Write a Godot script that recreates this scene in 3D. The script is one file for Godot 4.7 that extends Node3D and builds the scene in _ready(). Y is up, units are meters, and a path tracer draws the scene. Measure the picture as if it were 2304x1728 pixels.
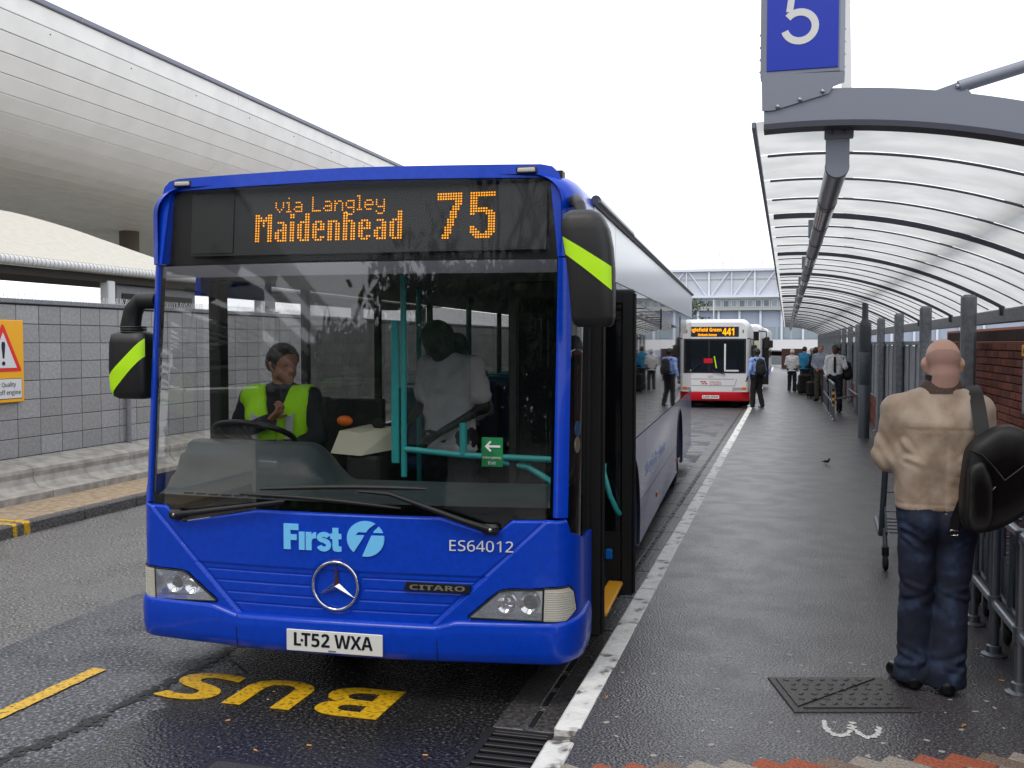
extends Node3D

# ---------------------------------------------------------------- geometry helpers
class G:
	var v := PackedVector3Array()
	var n := PackedVector3Array()
	var xf := Transform3D.IDENTITY
	func put(a: Vector3, b: Vector3, c: Vector3, na: Vector3, nb: Vector3, nc: Vector3) -> void:
		v.push_back(xf * a); v.push_back(xf * c); v.push_back(xf * b)
		n.push_back((xf.basis * na).normalized()); n.push_back((xf.basis * nc).normalized()); n.push_back((xf.basis * nb).normalized())
	func tri(a: Vector3, b: Vector3, c: Vector3) -> void:
		var m := (b - a).cross(c - a)
		if m.length_squared() < 1e-16: return
		m = m.normalized()
		put(a, b, c, m, m, m)
	func quad(a: Vector3, b: Vector3, c: Vector3, d: Vector3) -> void:
		tri(a, b, c); tri(a, c, d)
	func box(c: Vector3, s: Vector3, bev := 0.0, bs := Basis.IDENTITY) -> G:
		var h := s * 0.5
		var e: float = min(bev, min(h.x, min(h.y, h.z)) * 0.98)
		if e <= 0.0:
			var p := []
			for i in 8: p.push_back(c + bs * Vector3(h.x * (1 if i & 1 else -1), h.y * (1 if i & 2 else -1), h.z * (1 if i & 4 else -1)))
			for f in [[4, 5, 7, 6], [1, 0, 2, 3], [5, 1, 3, 7], [0, 4, 6, 2], [6, 7, 3, 2], [0, 1, 5, 4]]:
				quad(p[f[0]], p[f[1]], p[f[2]], p[f[3]])
			return self
		var q := {}
		for i in 8:
			var sg := Vector3(1 if i & 1 else -1, 1 if i & 2 else -1, 1 if i & 4 else -1)
			for ax in 3:
				var t := h - Vector3(e, e, e)
				t[ax] = h[ax]
				q[i * 3 + ax] = c + bs * (t * sg)
		var faces := [[4, 5, 7, 6, 2], [1, 0, 2, 3, 2], [5, 1, 3, 7, 0], [0, 4, 6, 2, 0], [6, 7, 3, 2, 1], [0, 1, 5, 4, 1]]
		for f in faces: quad(q[f[0] * 3 + f[4]], q[f[1] * 3 + f[4]], q[f[2] * 3 + f[4]], q[f[3] * 3 + f[4]])
		for ed in [[0, 1, 1, 2], [2, 3, 1, 2], [4, 5, 1, 2], [6, 7, 1, 2], [0, 2, 0, 2], [1, 3, 0, 2], [4, 6, 0, 2], [5, 7, 0, 2], [0, 4, 0, 1], [1, 5, 0, 1], [2, 6, 0, 1], [3, 7, 0, 1]]:
			out_quad(q[ed[0] * 3 + ed[2]], q[ed[1] * 3 + ed[2]], q[ed[1] * 3 + ed[3]], q[ed[0] * 3 + ed[3]], c)
		for i in 8: out_tri(q[i * 3], q[i * 3 + 1], q[i * 3 + 2], c)
		return self
	func out_tri(a: Vector3, b: Vector3, c: Vector3, o: Vector3) -> void:
		if (b - a).cross(c - a).dot((a + b + c) / 3.0 - o) < 0.0: tri(a, c, b)
		else: tri(a, b, c)
	func out_quad(a: Vector3, b: Vector3, c: Vector3, d: Vector3, o: Vector3) -> void:
		if (b - a).cross(c - a).dot((a + b + c + d) / 4.0 - o) < 0.0: quad(a, d, c, b)
		else: quad(a, b, c, d)
	# tube along points; r a number or one radius per point
	func tube(pts: Array, r, sides := 10, caps := true, closed := false) -> G:
		var m := pts.size()
		var rings := []
		var nrm := []
		var up := Vector3.UP
		for i in m:
			var a: Vector3 = pts[(i - 1 + m) % m] if (closed or i > 0) else pts[i]
			var b: Vector3 = pts[(i + 1) % m] if (closed or i < m - 1) else pts[i]
			var d := (b - a).normalized()
			if abs(d.dot(up)) > 0.95: up = Vector3(0.2, 0.1, 1).normalized() if abs(d.y) > 0.7 else Vector3.UP
			var x := d.cross(up).normalized()
			var y := x.cross(d).normalized()
			up = y
			var rr: float = r[i] if r is Array else r
			var ring := []; var rn := []
			for s in sides:
				var an := TAU * s / sides
				var o := x * cos(an) + y * sin(an)
				ring.push_back(pts[i] + o * rr); rn.push_back(o)
			rings.push_back(ring); nrm.push_back(rn)
		var last := m if closed else m - 1
		for i in last:
			var j := (i + 1) % m
			for s in sides:
				var t := (s + 1) % sides
				put(rings[i][s], rings[j][t], rings[i][t], nrm[i][s], nrm[j][t], nrm[i][t])
				put(rings[i][s], rings[j][s], rings[j][t], nrm[i][s], nrm[j][s], nrm[j][t])
		if caps and not closed:
			for s in range(1, sides - 1):
				tri(rings[0][0], rings[0][s], rings[0][s + 1])
				tri(rings[m - 1][0], rings[m - 1][s + 1], rings[m - 1][s])
		return self
	# profile of (radius, height) turned round +y at c with basis bs
	func lathe(prof: Array, c: Vector3, sides := 20, bs := Basis.IDENTITY, hard := false) -> G:
		var m := prof.size()
		for i in m - 1:
			var p0: Vector2 = prof[i]; var p1: Vector2 = prof[i + 1]
			var d := (p1 - p0)
			if d.length() < 1e-7: continue
			var fn := Vector2(d.y, -d.x).normalized()
			var n0 := fn; var n1 := fn
			if not hard:
				if i > 0:
					var dp: Vector2 = p0 - prof[i - 1]
					var pn := Vector2(dp.y, -dp.x).normalized()
					if pn.dot(fn) > 0.5: n0 = (fn + pn).normalized()
				if i < m - 2:
					var dq: Vector2 = prof[i + 2] - p1
					var qn := Vector2(dq.y, -dq.x).normalized()
					if qn.dot(fn) > 0.5: n1 = (fn + qn).normalized()
			for s in sides:
				var a0 := TAU * s / sides; var a1 := TAU * (s + 1) / sides
				var c0 := Vector3(cos(a0), 0, -sin(a0)); var c1 := Vector3(cos(a1), 0, -sin(a1))
				var A := c + bs * (c0 * p0.x + Vector3(0, p0.y, 0)); var B := c + bs * (c1 * p0.x + Vector3(0, p0.y, 0))
				var C := c + bs * (c1 * p1.x + Vector3(0, p1.y, 0)); var D := c + bs * (c0 * p1.x + Vector3(0, p1.y, 0))
				var nA := bs * (c0 * n0.x + Vector3(0, n0.y, 0)); var nB := bs * (c1 * n0.x + Vector3(0, n0.y, 0))
				var nC := bs * (c1 * n1.x + Vector3(0, n1.y, 0)); var nD := bs * (c0 * n1.x + Vector3(0, n1.y, 0))
				if p0.x > 1e-6: put(A, B, C, nA, nB, nC)
				if p1.x > 1e-6: put(A, C, D, nA, nC, nD)
		return self
	func ball(c: Vector3, r: Vector3, sides := 14, rows := 9, bs := Basis.IDENTITY) -> G:
		for i in rows:
			for s in sides:
				var p := []; var q := []
				for k in [[i, s], [i, s + 1], [i + 1, s + 1], [i + 1, s]]:
					var t: float = PI * k[0] / rows - PI / 2; var a: float = TAU * k[1] / sides
					var u := Vector3(cos(t) * cos(a), sin(t), -cos(t) * sin(a))
					p.push_back(c + bs * (u * r)); q.push_back(bs * (u / r).normalized())
				if i > 0: put(p[0], p[1], p[2], q[0], q[1], q[2])
				if i < rows - 1: put(p[0], p[2], p[3], q[0], q[2], q[3])
		return self
	# polygon in xy, front face at z = z1, back at z = z0
	func prism(poly: PackedVector2Array, z0: float, z1: float, back := true) -> G:
		var p := poly
		if Geometry2D.is_polygon_clockwise(p): p.reverse()
		var t := Geometry2D.triangulate_polygon(p)
		for i in range(0, t.size(), 3):
			var a := p[t[i]]; var b := p[t[i + 1]]; var c := p[t[i + 2]]
			if (b - a).cross(c - a) < 0.0:
				var k := b; b = c; c = k
			tri(Vector3(a.x, a.y, z1), Vector3(b.x, b.y, z1), Vector3(c.x, c.y, z1))
			if back: tri(Vector3(a.x, a.y, z0), Vector3(c.x, c.y, z0), Vector3(b.x, b.y, z0))
		for i in p.size():
			var a := p[i]; var b := p[(i + 1) % p.size()]
			quad(Vector3(a.x, a.y, z0), Vector3(b.x, b.y, z0), Vector3(b.x, b.y, z1), Vector3(a.x, a.y, z1))
		return self
	# grid of points: rows[j][i]; smooth normals; front = du x dv
	func sheet(rows: Array, flip := false) -> G:
		var h := rows.size(); var w: int = rows[0].size()
		var nn := []
		for j in h:
			var r := []
			for i in w:
				var du: Vector3 = rows[j][min(i + 1, w - 1)] - rows[j][max(i - 1, 0)]
				var dv: Vector3 = rows[min(j + 1, h - 1)][i] - rows[max(j - 1, 0)][i]
				var m := du.cross(dv)
				m = m.normalized() if m.length_squared() > 1e-18 else Vector3.UP
				r.push_back(-m if flip else m)
			nn.push_back(r)
		for j in h - 1:
			for i in w - 1:
				var a: Vector3 = rows[j][i]; var b: Vector3 = rows[j][i + 1]; var c: Vector3 = rows[j + 1][i + 1]; var d: Vector3 = rows[j + 1][i]
				if flip:
					put(a, c, b, nn[j][i], nn[j + 1][i + 1], nn[j][i + 1]); put(a, d, c, nn[j][i], nn[j + 1][i], nn[j + 1][i + 1])
				else:
					put(a, b, c, nn[j][i], nn[j][i + 1], nn[j + 1][i + 1]); put(a, c, d, nn[j][i], nn[j + 1][i + 1], nn[j + 1][i])
		return self
	func mesh() -> ArrayMesh:
		var m := ArrayMesh.new()
		if v.is_empty(): return m
		var arr := []
		arr.resize(Mesh.ARRAY_MAX)
		arr[Mesh.ARRAY_VERTEX] = v; arr[Mesh.ARRAY_NORMAL] = n
		m.add_surface_from_arrays(Mesh.PRIMITIVE_TRIANGLES, arr)
		return m

# smooth union of tapered capsules, meshed as surface nets. bone: [a, b, ra, rb, squash (Vector3, optional)]
func nets(g: G, bones: Array, cell: float, k: float, cuts := [], noise: FastNoiseLite = null, amp := 0.0, stretch := Vector3.ONE, fn = null) -> void:
	var lo := Vector3.ONE * 1e6; var hi := -lo
	for b in bones:
		var r: float = max(b[2], b[3]) + k * 0.3 + 3.0 * cell
		lo = lo.min(b[0] - Vector3.ONE * r).min(b[1] - Vector3.ONE * r)
		hi = hi.max(b[0] + Vector3.ONE * r).max(b[1] + Vector3.ONE * r)
	var nx := int((hi.x - lo.x) / cell) + 2; var ny := int((hi.y - lo.y) / cell) + 2; var nz := int((hi.z - lo.z) / cell) + 2
	var f := PackedFloat32Array(); f.resize(nx * ny * nz); f.fill(0.5)
	for b in bones:
		var a: Vector3 = b[0]; var e: Vector3 = b[1]; var ra: float = b[2]; var rb: float = b[3]
		var sq: Vector3 = b[4] if b.size() > 4 else Vector3.ONE
		var ms: float = 1.0 / max(sq.x, max(sq.y, sq.z))
		var mg: float = max(ra, rb) / min(1.0, min(sq.x, min(sq.y, sq.z))) + k + 2.0 * cell
		var bl := ((a.min(e) - Vector3.ONE * mg) - lo) / cell; var bh := ((a.max(e) + Vector3.ONE * mg) - lo) / cell
		var x0: int = max(0, int(bl.x)); var x1: int = min(nx - 1, int(bh.x) + 1)
		var y0: int = max(0, int(bl.y)); var y1: int = min(ny - 1, int(bh.y) + 1)
		var z0: int = max(0, int(bl.z)); var z1: int = min(nz - 1, int(bh.z) + 1)
		var d := (e - a) * sq
		var inv := 1.0 / maxf(d.length_squared(), 1e-9)
		var dx := d.x; var dy := d.y; var dz := d.z; var dr := rb - ra
		for z in range(z0, z1 + 1):
			var pz := (lo.z + z * cell - a.z) * sq.z
			for y in range(y0, y1 + 1):
				var py := (lo.y + y * cell - a.y) * sq.y
				var ix := (z * ny + y) * nx
				for x in range(x0, x1 + 1):
					var px := (lo.x + x * cell - a.x) * sq.x
					var t := clampf((px * dx + py * dy + pz * dz) * inv, 0.0, 1.0)
					var ex := px - dx * t; var ey := py - dy * t; var ez := pz - dz * t
					var q := (sqrt(ex * ex + ey * ey + ez * ez) - ra - dr * t) * ms
					var o := f[ix + x]
					var h := k - absf(o - q)
					f[ix + x] = minf(o, q) - (h * h * 0.25 / k if h > 0.0 else 0.0)
	if cuts.size() > 0:
		for z in nz:
			for y in ny:
				var ix := (z * ny + y) * nx
				for x in nx:
					var o := f[ix + x]
					if o < 2.0 * cell:
						var p := Vector3(lo.x + x * cell, lo.y + y * cell, lo.z + z * cell)
						for c in cuts: o = maxf(o, c.distance_to(p))
						f[ix + x] = o
	var id := PackedInt32Array(); id.resize(nx * ny * nz); id.fill(-1)
	var vs := PackedVector3Array()
	var off := [0, 1, nx, nx + 1, nx * ny, nx * ny + 1, nx * ny + nx, nx * ny + nx + 1]
	var edges := [[0, 1], [2, 3], [4, 5], [6, 7], [0, 2], [1, 3], [4, 6], [5, 7], [0, 4], [1, 5], [2, 6], [3, 7]]
	var cn := []
	for i in 8: cn.push_back(Vector3(i & 1, (i >> 1) & 1, (i >> 2) & 1))
	var lim := cell * 4.0
	for z in nz - 1:
		for y in ny - 1:
			var ix := (z * ny + y) * nx
			for x in nx - 1:
				var i0 := ix + x
				if absf(f[i0]) > lim: continue
				var neg := 0
				for c in 8:
					if f[i0 + off[c]] < 0.0: neg += 1
				if neg == 0 or neg == 8: continue
				var s := Vector3.ZERO; var m := 0
				for e in edges:
					var fa := f[i0 + off[e[0]]]; var fb := f[i0 + off[e[1]]]
					if (fa < 0.0) != (fb < 0.0):
						s += cn[e[0]].lerp(cn[e[1]], fa / (fa - fb)); m += 1
				id[i0] = vs.size()
				vs.push_back(lo + (Vector3(x, y, z) + s / m) * cell)
	var tr := PackedInt32Array()
	var st := [1, nx, nx * ny]
	for z in range(1, nz - 1):
		for y in range(1, ny - 1):
			var ix := (z * ny + y) * nx
			for x in range(1, nx - 1):
				var i0 := ix + x
				if id[i0] < 0: continue
				var fa := f[i0] < 0.0
				for ax in 3:
					if fa == (f[i0 + st[ax]] < 0.0): continue
					var u: int = st[(ax + 1) % 3]; var w: int = st[(ax + 2) % 3]
					var A := id[i0]; var B := id[i0 - u]; var C := id[i0 - u - w]; var D := id[i0 - w]
					if A < 0 or B < 0 or C < 0 or D < 0: continue
					if fa: tr.append_array([A, B, C, A, C, D])
					else: tr.append_array([A, C, B, A, D, C])
	var nn := PackedVector3Array(); nn.resize(vs.size())
	for pss in (2 if noise != null else 1):
		nn.fill(Vector3.ZERO)
		for i in range(0, tr.size(), 3):
			var m := (vs[tr[i + 1]] - vs[tr[i]]).cross(vs[tr[i + 2]] - vs[tr[i]])
			for j in 3: nn[tr[i + j]] += m
		for i in nn.size(): nn[i] = nn[i].normalized()
		if pss == 0 and noise != null:
			for i in vs.size(): vs[i] += nn[i] * (noise.get_noise_3dv(vs[i] * stretch) * amp + (fn.call(vs[i], nn[i]) if fn != null else 0.0))
	for i in range(0, tr.size(), 3):
		g.put(vs[tr[i]], vs[tr[i + 1]], vs[tr[i + 2]], nn[tr[i]], nn[tr[i + 1]], nn[tr[i + 2]])

# ---------------------------------------------------------------- scene helpers
var M := {}
var taken := {}
var rng := RandomNumberGenerator.new()

func numbered(called: String) -> String:
	if not taken.has(called):
		taken[called] = 0
		return called
	taken[called] += 1
	return "%s_%03d" % [called, taken[called]]

func tag(o: Node, label: String, category: String, group := "", kind := "") -> Node:
	o.set_meta("label", label)
	if category: o.set_meta("category", category)
	if group: o.set_meta("group", group)
	if kind: o.set_meta("kind", kind)
	return o

func thing(called: String, label: String, category: String, at := Vector3.ZERO, turn := 0.0, group := "") -> Node3D:
	var o := Node3D.new()
	o.name = numbered(called)
	add_child(o)
	o.position = at; o.rotation.y = turn
	tag(o, label, category, group)
	return o

func obj(called: String, g, m: Material, parent: Node = self, at := Vector3.ZERO) -> MeshInstance3D:
	var o := MeshInstance3D.new()
	o.name = numbered(called) if parent == self else called
	o.mesh = g.mesh() if g is G else g
	o.material_override = m
	o.position = at
	parent.add_child(o, true)
	return o

func struct(called: String, g, m: Material, label := "") -> MeshInstance3D:
	var o := obj(called, g, m)
	o.set_meta("kind", "structure")
	if label: o.set_meta("label", label)
	return o

func again(o: Node3D, at: Vector3, turn: float, label := "") -> Node3D:
	var c: Node3D = o.duplicate()
	c.name = numbered(String(o.name).rstrip("0123456789").rstrip("_"))
	add_child(c)
	c.position = at; c.rotation.y = turn
	if label: c.set_meta("label", label)
	return c

func mat(key: String, col: Color, rough := 0.7, metal := 0.0) -> StandardMaterial3D:
	var m := StandardMaterial3D.new()
	m.albedo_color = col; m.roughness = rough; m.metallic = metal
	M[key] = m
	return m

func glass(key: String, col: Color, alpha: float, rough := 0.02) -> StandardMaterial3D:
	var m := mat(key, Color(col.r, col.g, col.b, alpha), rough)
	m.transparency = BaseMaterial3D.TRANSPARENCY_ALPHA
	m.metallic_specular = 0.5
	return m

func noise_tex(seed_: int, freq: float, stops: Array, size := 512, octaves := 4, kind := FastNoiseLite.TYPE_SIMPLEX_SMOOTH, normal := false, bump := 4.0) -> NoiseTexture2D:
	var f := FastNoiseLite.new()
	f.seed = seed_; f.frequency = freq; f.noise_type = kind
	f.fractal_octaves = octaves
	var t := NoiseTexture2D.new()
	t.width = size; t.height = size; t.seamless = true; t.noise = f
	t.generate_mipmaps = false
	if normal:
		t.as_normal_map = true; t.bump_strength = bump
	elif stops.size() > 0:
		var gr := Gradient.new()
		var offs := PackedFloat32Array(); var cols := PackedColorArray()
		for s in stops:
			offs.push_back(s[0]); cols.push_back(s[1])
		gr.offsets = offs; gr.colors = cols
		t.color_ramp = gr
	return t

# surface with grain: tone varies between a and b, real size of one tile in metres
func grain(key: String, a: Color, b: Color, rough: float, tile: float, freq: float, seed_: int, bump := 0.0, octaves := 4, size := 512, world := true) -> StandardMaterial3D:
	var m := mat(key, Color.WHITE, rough)
	m.albedo_texture = noise_tex(seed_, freq, [[0.25, a], [0.75, b]], size, octaves)
	m.uv1_triplanar = true; m.uv1_world_triplanar = world
	m.uv1_scale = Vector3.ONE / tile
	if bump > 0.0:
		m.normal_enabled = true
		m.normal_texture = noise_tex(seed_ + 7, freq, [], size, octaves, FastNoiseLite.TYPE_SIMPLEX_SMOOTH, true, bump)
	return m

var sans: SystemFont
var sans_bold: SystemFont
func text(called: String, s: String, m: Material, parent: Node, centre: Vector3, w: float, h: float, bold := false, bs := Basis.IDENTITY, depth := 0.002) -> MeshInstance3D:
	var t := TextMesh.new()
	t.text = s
	t.font = sans_bold if bold else sans
	t.font_size = 64; t.pixel_size = 0.01; t.depth = 0.01; t.curve_step = 1.0
	var bb := t.get_aabb()
	var o := MeshInstance3D.new()
	o.name = called; o.mesh = t; o.material_override = m
	var sc := Vector3(w / max(bb.size.x, 0.001), h / max(bb.size.y, 0.001), depth / 0.01)
	var c := bb.position + bb.size * 0.5
	o.transform = Transform3D(bs * Basis.from_scale(sc), centre - bs * (c * sc))
	parent.add_child(o, true)
	return o

# ---------------------------------------------------------------- the scene
func _ready() -> void:
	rng.seed = 7541
	var cam := Camera3D.new()
	cam.name = "camera"
	add_child(cam)
	cam.position = Vector3(0, 1.95, 0)
	cam.rotation_degrees = Vector3(-2.34, 15.35, 0)
	cam.fov = 42.0
	cam.near = 0.05; cam.far = 900.0
	cam.current = true
	var env := Environment.new()
	env.background_mode = Environment.BG_SKY
	var sm := ProceduralSkyMaterial.new()
	sm.sky_top_color = Color(0.95, 0.97, 1.0)
	sm.sky_horizon_color = Color(0.97, 0.985, 1.0)
	sm.ground_horizon_color = Color(0.8, 0.8, 0.82)
	sm.ground_bottom_color = Color(0.3, 0.3, 0.3)
	sm.sky_curve = 0.2
	sm.energy_multiplier = 1.15
	sm.sun_angle_max = 1.0
	var sk := Sky.new(); sk.sky_material = sm
	env.sky = sk
	env.tonemap_mode = Environment.TONE_MAPPER_LINEAR
	env.tonemap_exposure = 1.55
	env.sdfgi_enabled = true; env.ssao_enabled = true; env.ssil_enabled = true
	var we := WorldEnvironment.new()
	we.name = "world_environment"; we.environment = env
	add_child(we)
	var sun := DirectionalLight3D.new()
	sun.name = "sun"
	sun.light_energy = 0.3; sun.light_angular_distance = 25.0
	sun.light_color = Color(1.0, 0.97, 0.93)
	sun.shadow_enabled = true
	sun.rotation_degrees = Vector3(-58, -25, 0)
	add_child(sun)
	sans = SystemFont.new(); sans.font_names = PackedStringArray(["Droid Sans"])
	sans_bold = SystemFont.new(); sans_bold.font_names = PackedStringArray(["Droid Sans"]); sans_bold.font_weight = 700
	materials()
	ground()
	left_side()
	shelter()
	far_side()
	blue_bus()
	other_buses()
	street_things()
	people()
	behind_camera()

func materials() -> void:
	# road: coarse chippings, damp in patches
	var m := mat("road", Color.WHITE, 1.0)
	m.albedo_texture = noise_tex(11, 0.16, [[0.2, Color(0.2, 0.195, 0.195)], [0.45, Color(0.35, 0.345, 0.34)], [0.68, Color(0.46, 0.45, 0.44)], [0.82, Color(0.64, 0.62, 0.59)]], 1024, 3)
	m.roughness_texture = noise_tex(12, 0.006, [[0.3, Color(0.35, 0.35, 0.35)], [0.45, Color(0.5, 0.5, 0.5)], [0.6, Color(0.7, 0.7, 0.7)], [0.8, Color(0.8, 0.8, 0.8)]], 1024, 5)
	m.uv1_triplanar = true; m.uv1_world_triplanar = true; m.uv1_scale = Vector3.ONE / 4.6
	m.normal_enabled = true; m.normal_scale = 0.45
	m.normal_texture = noise_tex(13, 0.14, [], 1024, 3, FastNoiseLite.TYPE_SIMPLEX_SMOOTH, true, 7.0)
	m = mat("road_lane", Color.WHITE, 1.0)
	m.albedo_texture = noise_tex(16, 0.16, [[0.2, Color(0.15, 0.155, 0.17)], [0.45, Color(0.26, 0.265, 0.29)], [0.68, Color(0.36, 0.365, 0.385)], [0.8, Color(0.57, 0.56, 0.55)]], 1024, 3)
	m.roughness_texture = noise_tex(17, 0.006, [[0.3, Color(0.28, 0.28, 0.28)], [0.45, Color(0.5, 0.5, 0.5)], [0.6, Color(0.7, 0.7, 0.7)], [0.8, Color(0.8, 0.8, 0.8)]], 1024, 5)
	m.uv1_triplanar = true; m.uv1_world_triplanar = true; m.uv1_scale = Vector3.ONE / 4.6
	m.normal_enabled = true; m.normal_scale = 0.45
	m.normal_texture = noise_tex(18, 0.14, [], 1024, 3, FastNoiseLite.TYPE_SIMPLEX_SMOOTH, true, 7.0)
	# wet film under the bus, its colour darkened for the shade there
	m = mat("wet_shaded_road", Color.WHITE, 0.24)
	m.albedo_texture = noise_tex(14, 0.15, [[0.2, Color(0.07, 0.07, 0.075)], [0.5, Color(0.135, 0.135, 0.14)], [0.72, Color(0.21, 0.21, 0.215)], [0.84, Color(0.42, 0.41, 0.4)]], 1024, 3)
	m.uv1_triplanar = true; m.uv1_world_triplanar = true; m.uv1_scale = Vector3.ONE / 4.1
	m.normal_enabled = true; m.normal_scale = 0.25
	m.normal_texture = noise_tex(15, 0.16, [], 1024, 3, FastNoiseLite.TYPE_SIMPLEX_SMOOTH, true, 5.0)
	# footway: fine dense asphalt, damp
	m = mat("pavement", Color.WHITE, 1.0)
	m.albedo_texture = noise_tex(21, 0.2, [[0.2, Color(0.165, 0.165, 0.18)], [0.5, Color(0.265, 0.26, 0.275)], [0.72, Color(0.34, 0.33, 0.34)], [0.86, Color(0.52, 0.5, 0.49)]], 1024, 3)
	m.roughness_texture = noise_tex(22, 0.007, [[0.25, Color(0.29, 0.29, 0.29)], [0.5, Color(0.33, 0.33, 0.33)], [0.75, Color(0.385, 0.385, 0.385)]], 1024, 5)
	m.uv1_triplanar = true; m.uv1_world_triplanar = true; m.uv1_scale = Vector3.ONE / 3.7
	m.normal_enabled = true; m.normal_scale = 0.22
	m.normal_texture = noise_tex(23, 0.2, [], 1024, 3, FastNoiseLite.TYPE_SIMPLEX_SMOOTH, true, 6.0)
	grain("footpath", Color(0.52, 0.45, 0.36), Color(0.62, 0.55, 0.46), 0.85, 2.0, 0.03, 31, 2.0)
	grain("kerb_grey", Color(0.27, 0.26, 0.255), Color(0.4, 0.385, 0.37), 0.8, 1.2, 0.05, 33, 3.0, 5)
	m = mat("kerb_white", Color.WHITE, 0.6)
	m.albedo_texture = noise_tex(35, 0.012, [[0.18, Color(0.36, 0.35, 0.34)], [0.26, Color(0.62, 0.61, 0.6)], [0.36, Color(0.8, 0.8, 0.79)], [0.8, Color(0.86, 0.86, 0.85)]], 512, 6)
	m.uv1_triplanar = true; m.uv1_world_triplanar = true; m.uv1_scale = Vector3.ONE / 1.3
	m.normal_enabled = true; m.normal_texture = noise_tex(36, 0.03, [], 512, 4, FastNoiseLite.TYPE_SIMPLEX_SMOOTH, true, 3.0)
	m = mat("road_yellow", Color.WHITE, 0.5)
	m.albedo_texture = noise_tex(37, 0.05, [[0.2, Color(0.3, 0.27, 0.15)], [0.3, Color(0.74, 0.57, 0.06)], [0.8, Color(0.84, 0.67, 0.1)]], 512, 5)
	m.uv1_triplanar = true; m.uv1_world_triplanar = true
	grain("chalk", Color(0.6, 0.6, 0.6), Color(0.85, 0.85, 0.84), 0.9, 0.3, 0.05, 38)
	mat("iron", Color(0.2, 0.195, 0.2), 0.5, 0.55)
	grain("iron_lid", Color(0.2, 0.195, 0.2), Color(0.3, 0.29, 0.285), 0.5, 0.5, 0.06, 39, 2.0).metallic = 0.35
	mat("dark_gap", Color(0.03, 0.03, 0.03), 0.9)
	grain("channel", Color(0.2, 0.2, 0.205), Color(0.33, 0.32, 0.315), 0.4, 1.0, 0.05, 40, 3.0, 5)
	grain("block_red", Color(0.5, 0.25, 0.17), Color(0.64, 0.34, 0.23), 0.75, 0.5, 0.06, 41, 3.0)
	grain("block_grey", Color(0.46, 0.43, 0.4), Color(0.6, 0.57, 0.53), 0.75, 0.5, 0.06, 42, 3.0)
	grain("block_brown", Color(0.36, 0.3, 0.27), Color(0.5, 0.43, 0.38), 0.75, 0.5, 0.06, 43, 3.0)
	grain("gum", Color(0.5, 0.49, 0.47), Color(0.64, 0.62, 0.59), 0.8, 0.1, 0.05, 44)
	mat("butt", Color(0.78, 0.55, 0.33), 0.8)
	# left side
	for i in 3: grain("wall_tile_%d" % i, [Color(0.515, 0.51, 0.505), Color(0.535, 0.53, 0.525), Color(0.56, 0.555, 0.55)][i], [Color(0.57, 0.565, 0.56), Color(0.59, 0.585, 0.58), Color(0.62, 0.615, 0.61)][i], 0.55, 0.9, 0.03, 50 + i, 0.0, 5)
	mat("wall_joint", Color(0.27, 0.27, 0.31), 0.8)
	grain("coping", Color(0.44, 0.44, 0.455), Color(0.5, 0.5, 0.515), 0.7, 1.0, 0.03, 54)
	grain("concrete", Color(0.52, 0.5, 0.47), Color(0.64, 0.62, 0.59), 0.8, 1.6, 0.012, 55, 2.5, 6)
	grain("ledge", Color(0.46, 0.4, 0.33), Color(0.58, 0.52, 0.44), 0.8, 1.2, 0.03, 56, 2.0, 5)
	for i in 3: grain("soffit_%d" % i, [Color(0.89, 0.885, 0.875), Color(0.895, 0.89, 0.88), Color(0.9, 0.895, 0.885)][i], [Color(0.925, 0.92, 0.91), Color(0.93, 0.925, 0.915), Color(0.935, 0.93, 0.92)][i], 0.42, 6.0, 0.008, 60 + i, 0.0, 5)
	mat("soffit_gap", Color(0.62, 0.61, 0.6), 0.9); mat("tar", Color(0.05, 0.05, 0.053), 0.6)
	mat("fascia", Color(0.46, 0.47, 0.53), 0.45, 0.2)
	grain("membrane", Color(0.7, 0.68, 0.64), Color(0.74, 0.72, 0.68), 0.75, 2.0, 0.02, 64)
	mat("white_steel", Color(0.8, 0.8, 0.8), 0.4)
	mat("dark_ceiling", Color(0.17, 0.15, 0.13), 0.8)
	mat("terminal_wall", Color(0.4, 0.37, 0.33), 0.8)
	mat("green_glass", Color(0.42, 0.6, 0.58), 0.15, 0.2)
	mat("sign_yellow", Color(0.93, 0.66, 0.03), 0.45)
	mat("sign_red", Color(0.85, 0.13, 0.1), 0.45)
	mat("white_paint", Color(0.83, 0.83, 0.83), 0.45)
	mat("black_print", Color(0.03, 0.03, 0.035), 0.5)
	# shelter
	mat("rib_grey", Color(0.5, 0.52, 0.57), 0.42, 0.25)
	mat("rib_dark", Color(0.26, 0.265, 0.31), 0.45, 0.25)
	grain("post_grey", Color(0.45, 0.465, 0.49), Color(0.52, 0.535, 0.56), 0.5, 1.0, 0.02, 70)
	m = grain("poly_panel", Color(0.86, 0.865, 0.86), Color(0.94, 0.94, 0.93), 0.3, 2.6, 0.01, 71, 0.0, 5)
	m.backlight_enabled = true; m.backlight = Color(1, 1, 1)
	mat("lamp_tube", Color(0.36, 0.36, 0.38), 0.28, 0.5)
	mat("lamp_lens", Color(0.08, 0.08, 0.09), 0.1)
	mat("sign_blue", Color(0.07, 0.19, 0.68), 0.4)
	mat("bolt", Color(0.6, 0.6, 0.62), 0.3, 0.9)
	mat("dark_post", Color(0.27, 0.3, 0.33), 0.42, 0.1)
	mat("galvanised", Color(0.47, 0.49, 0.52), 0.34, 0.75)
	grain("screen_panel", Color(0.5, 0.52, 0.545), Color(0.58, 0.6, 0.625), 0.4, 1.5, 0.01, 72)
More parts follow.
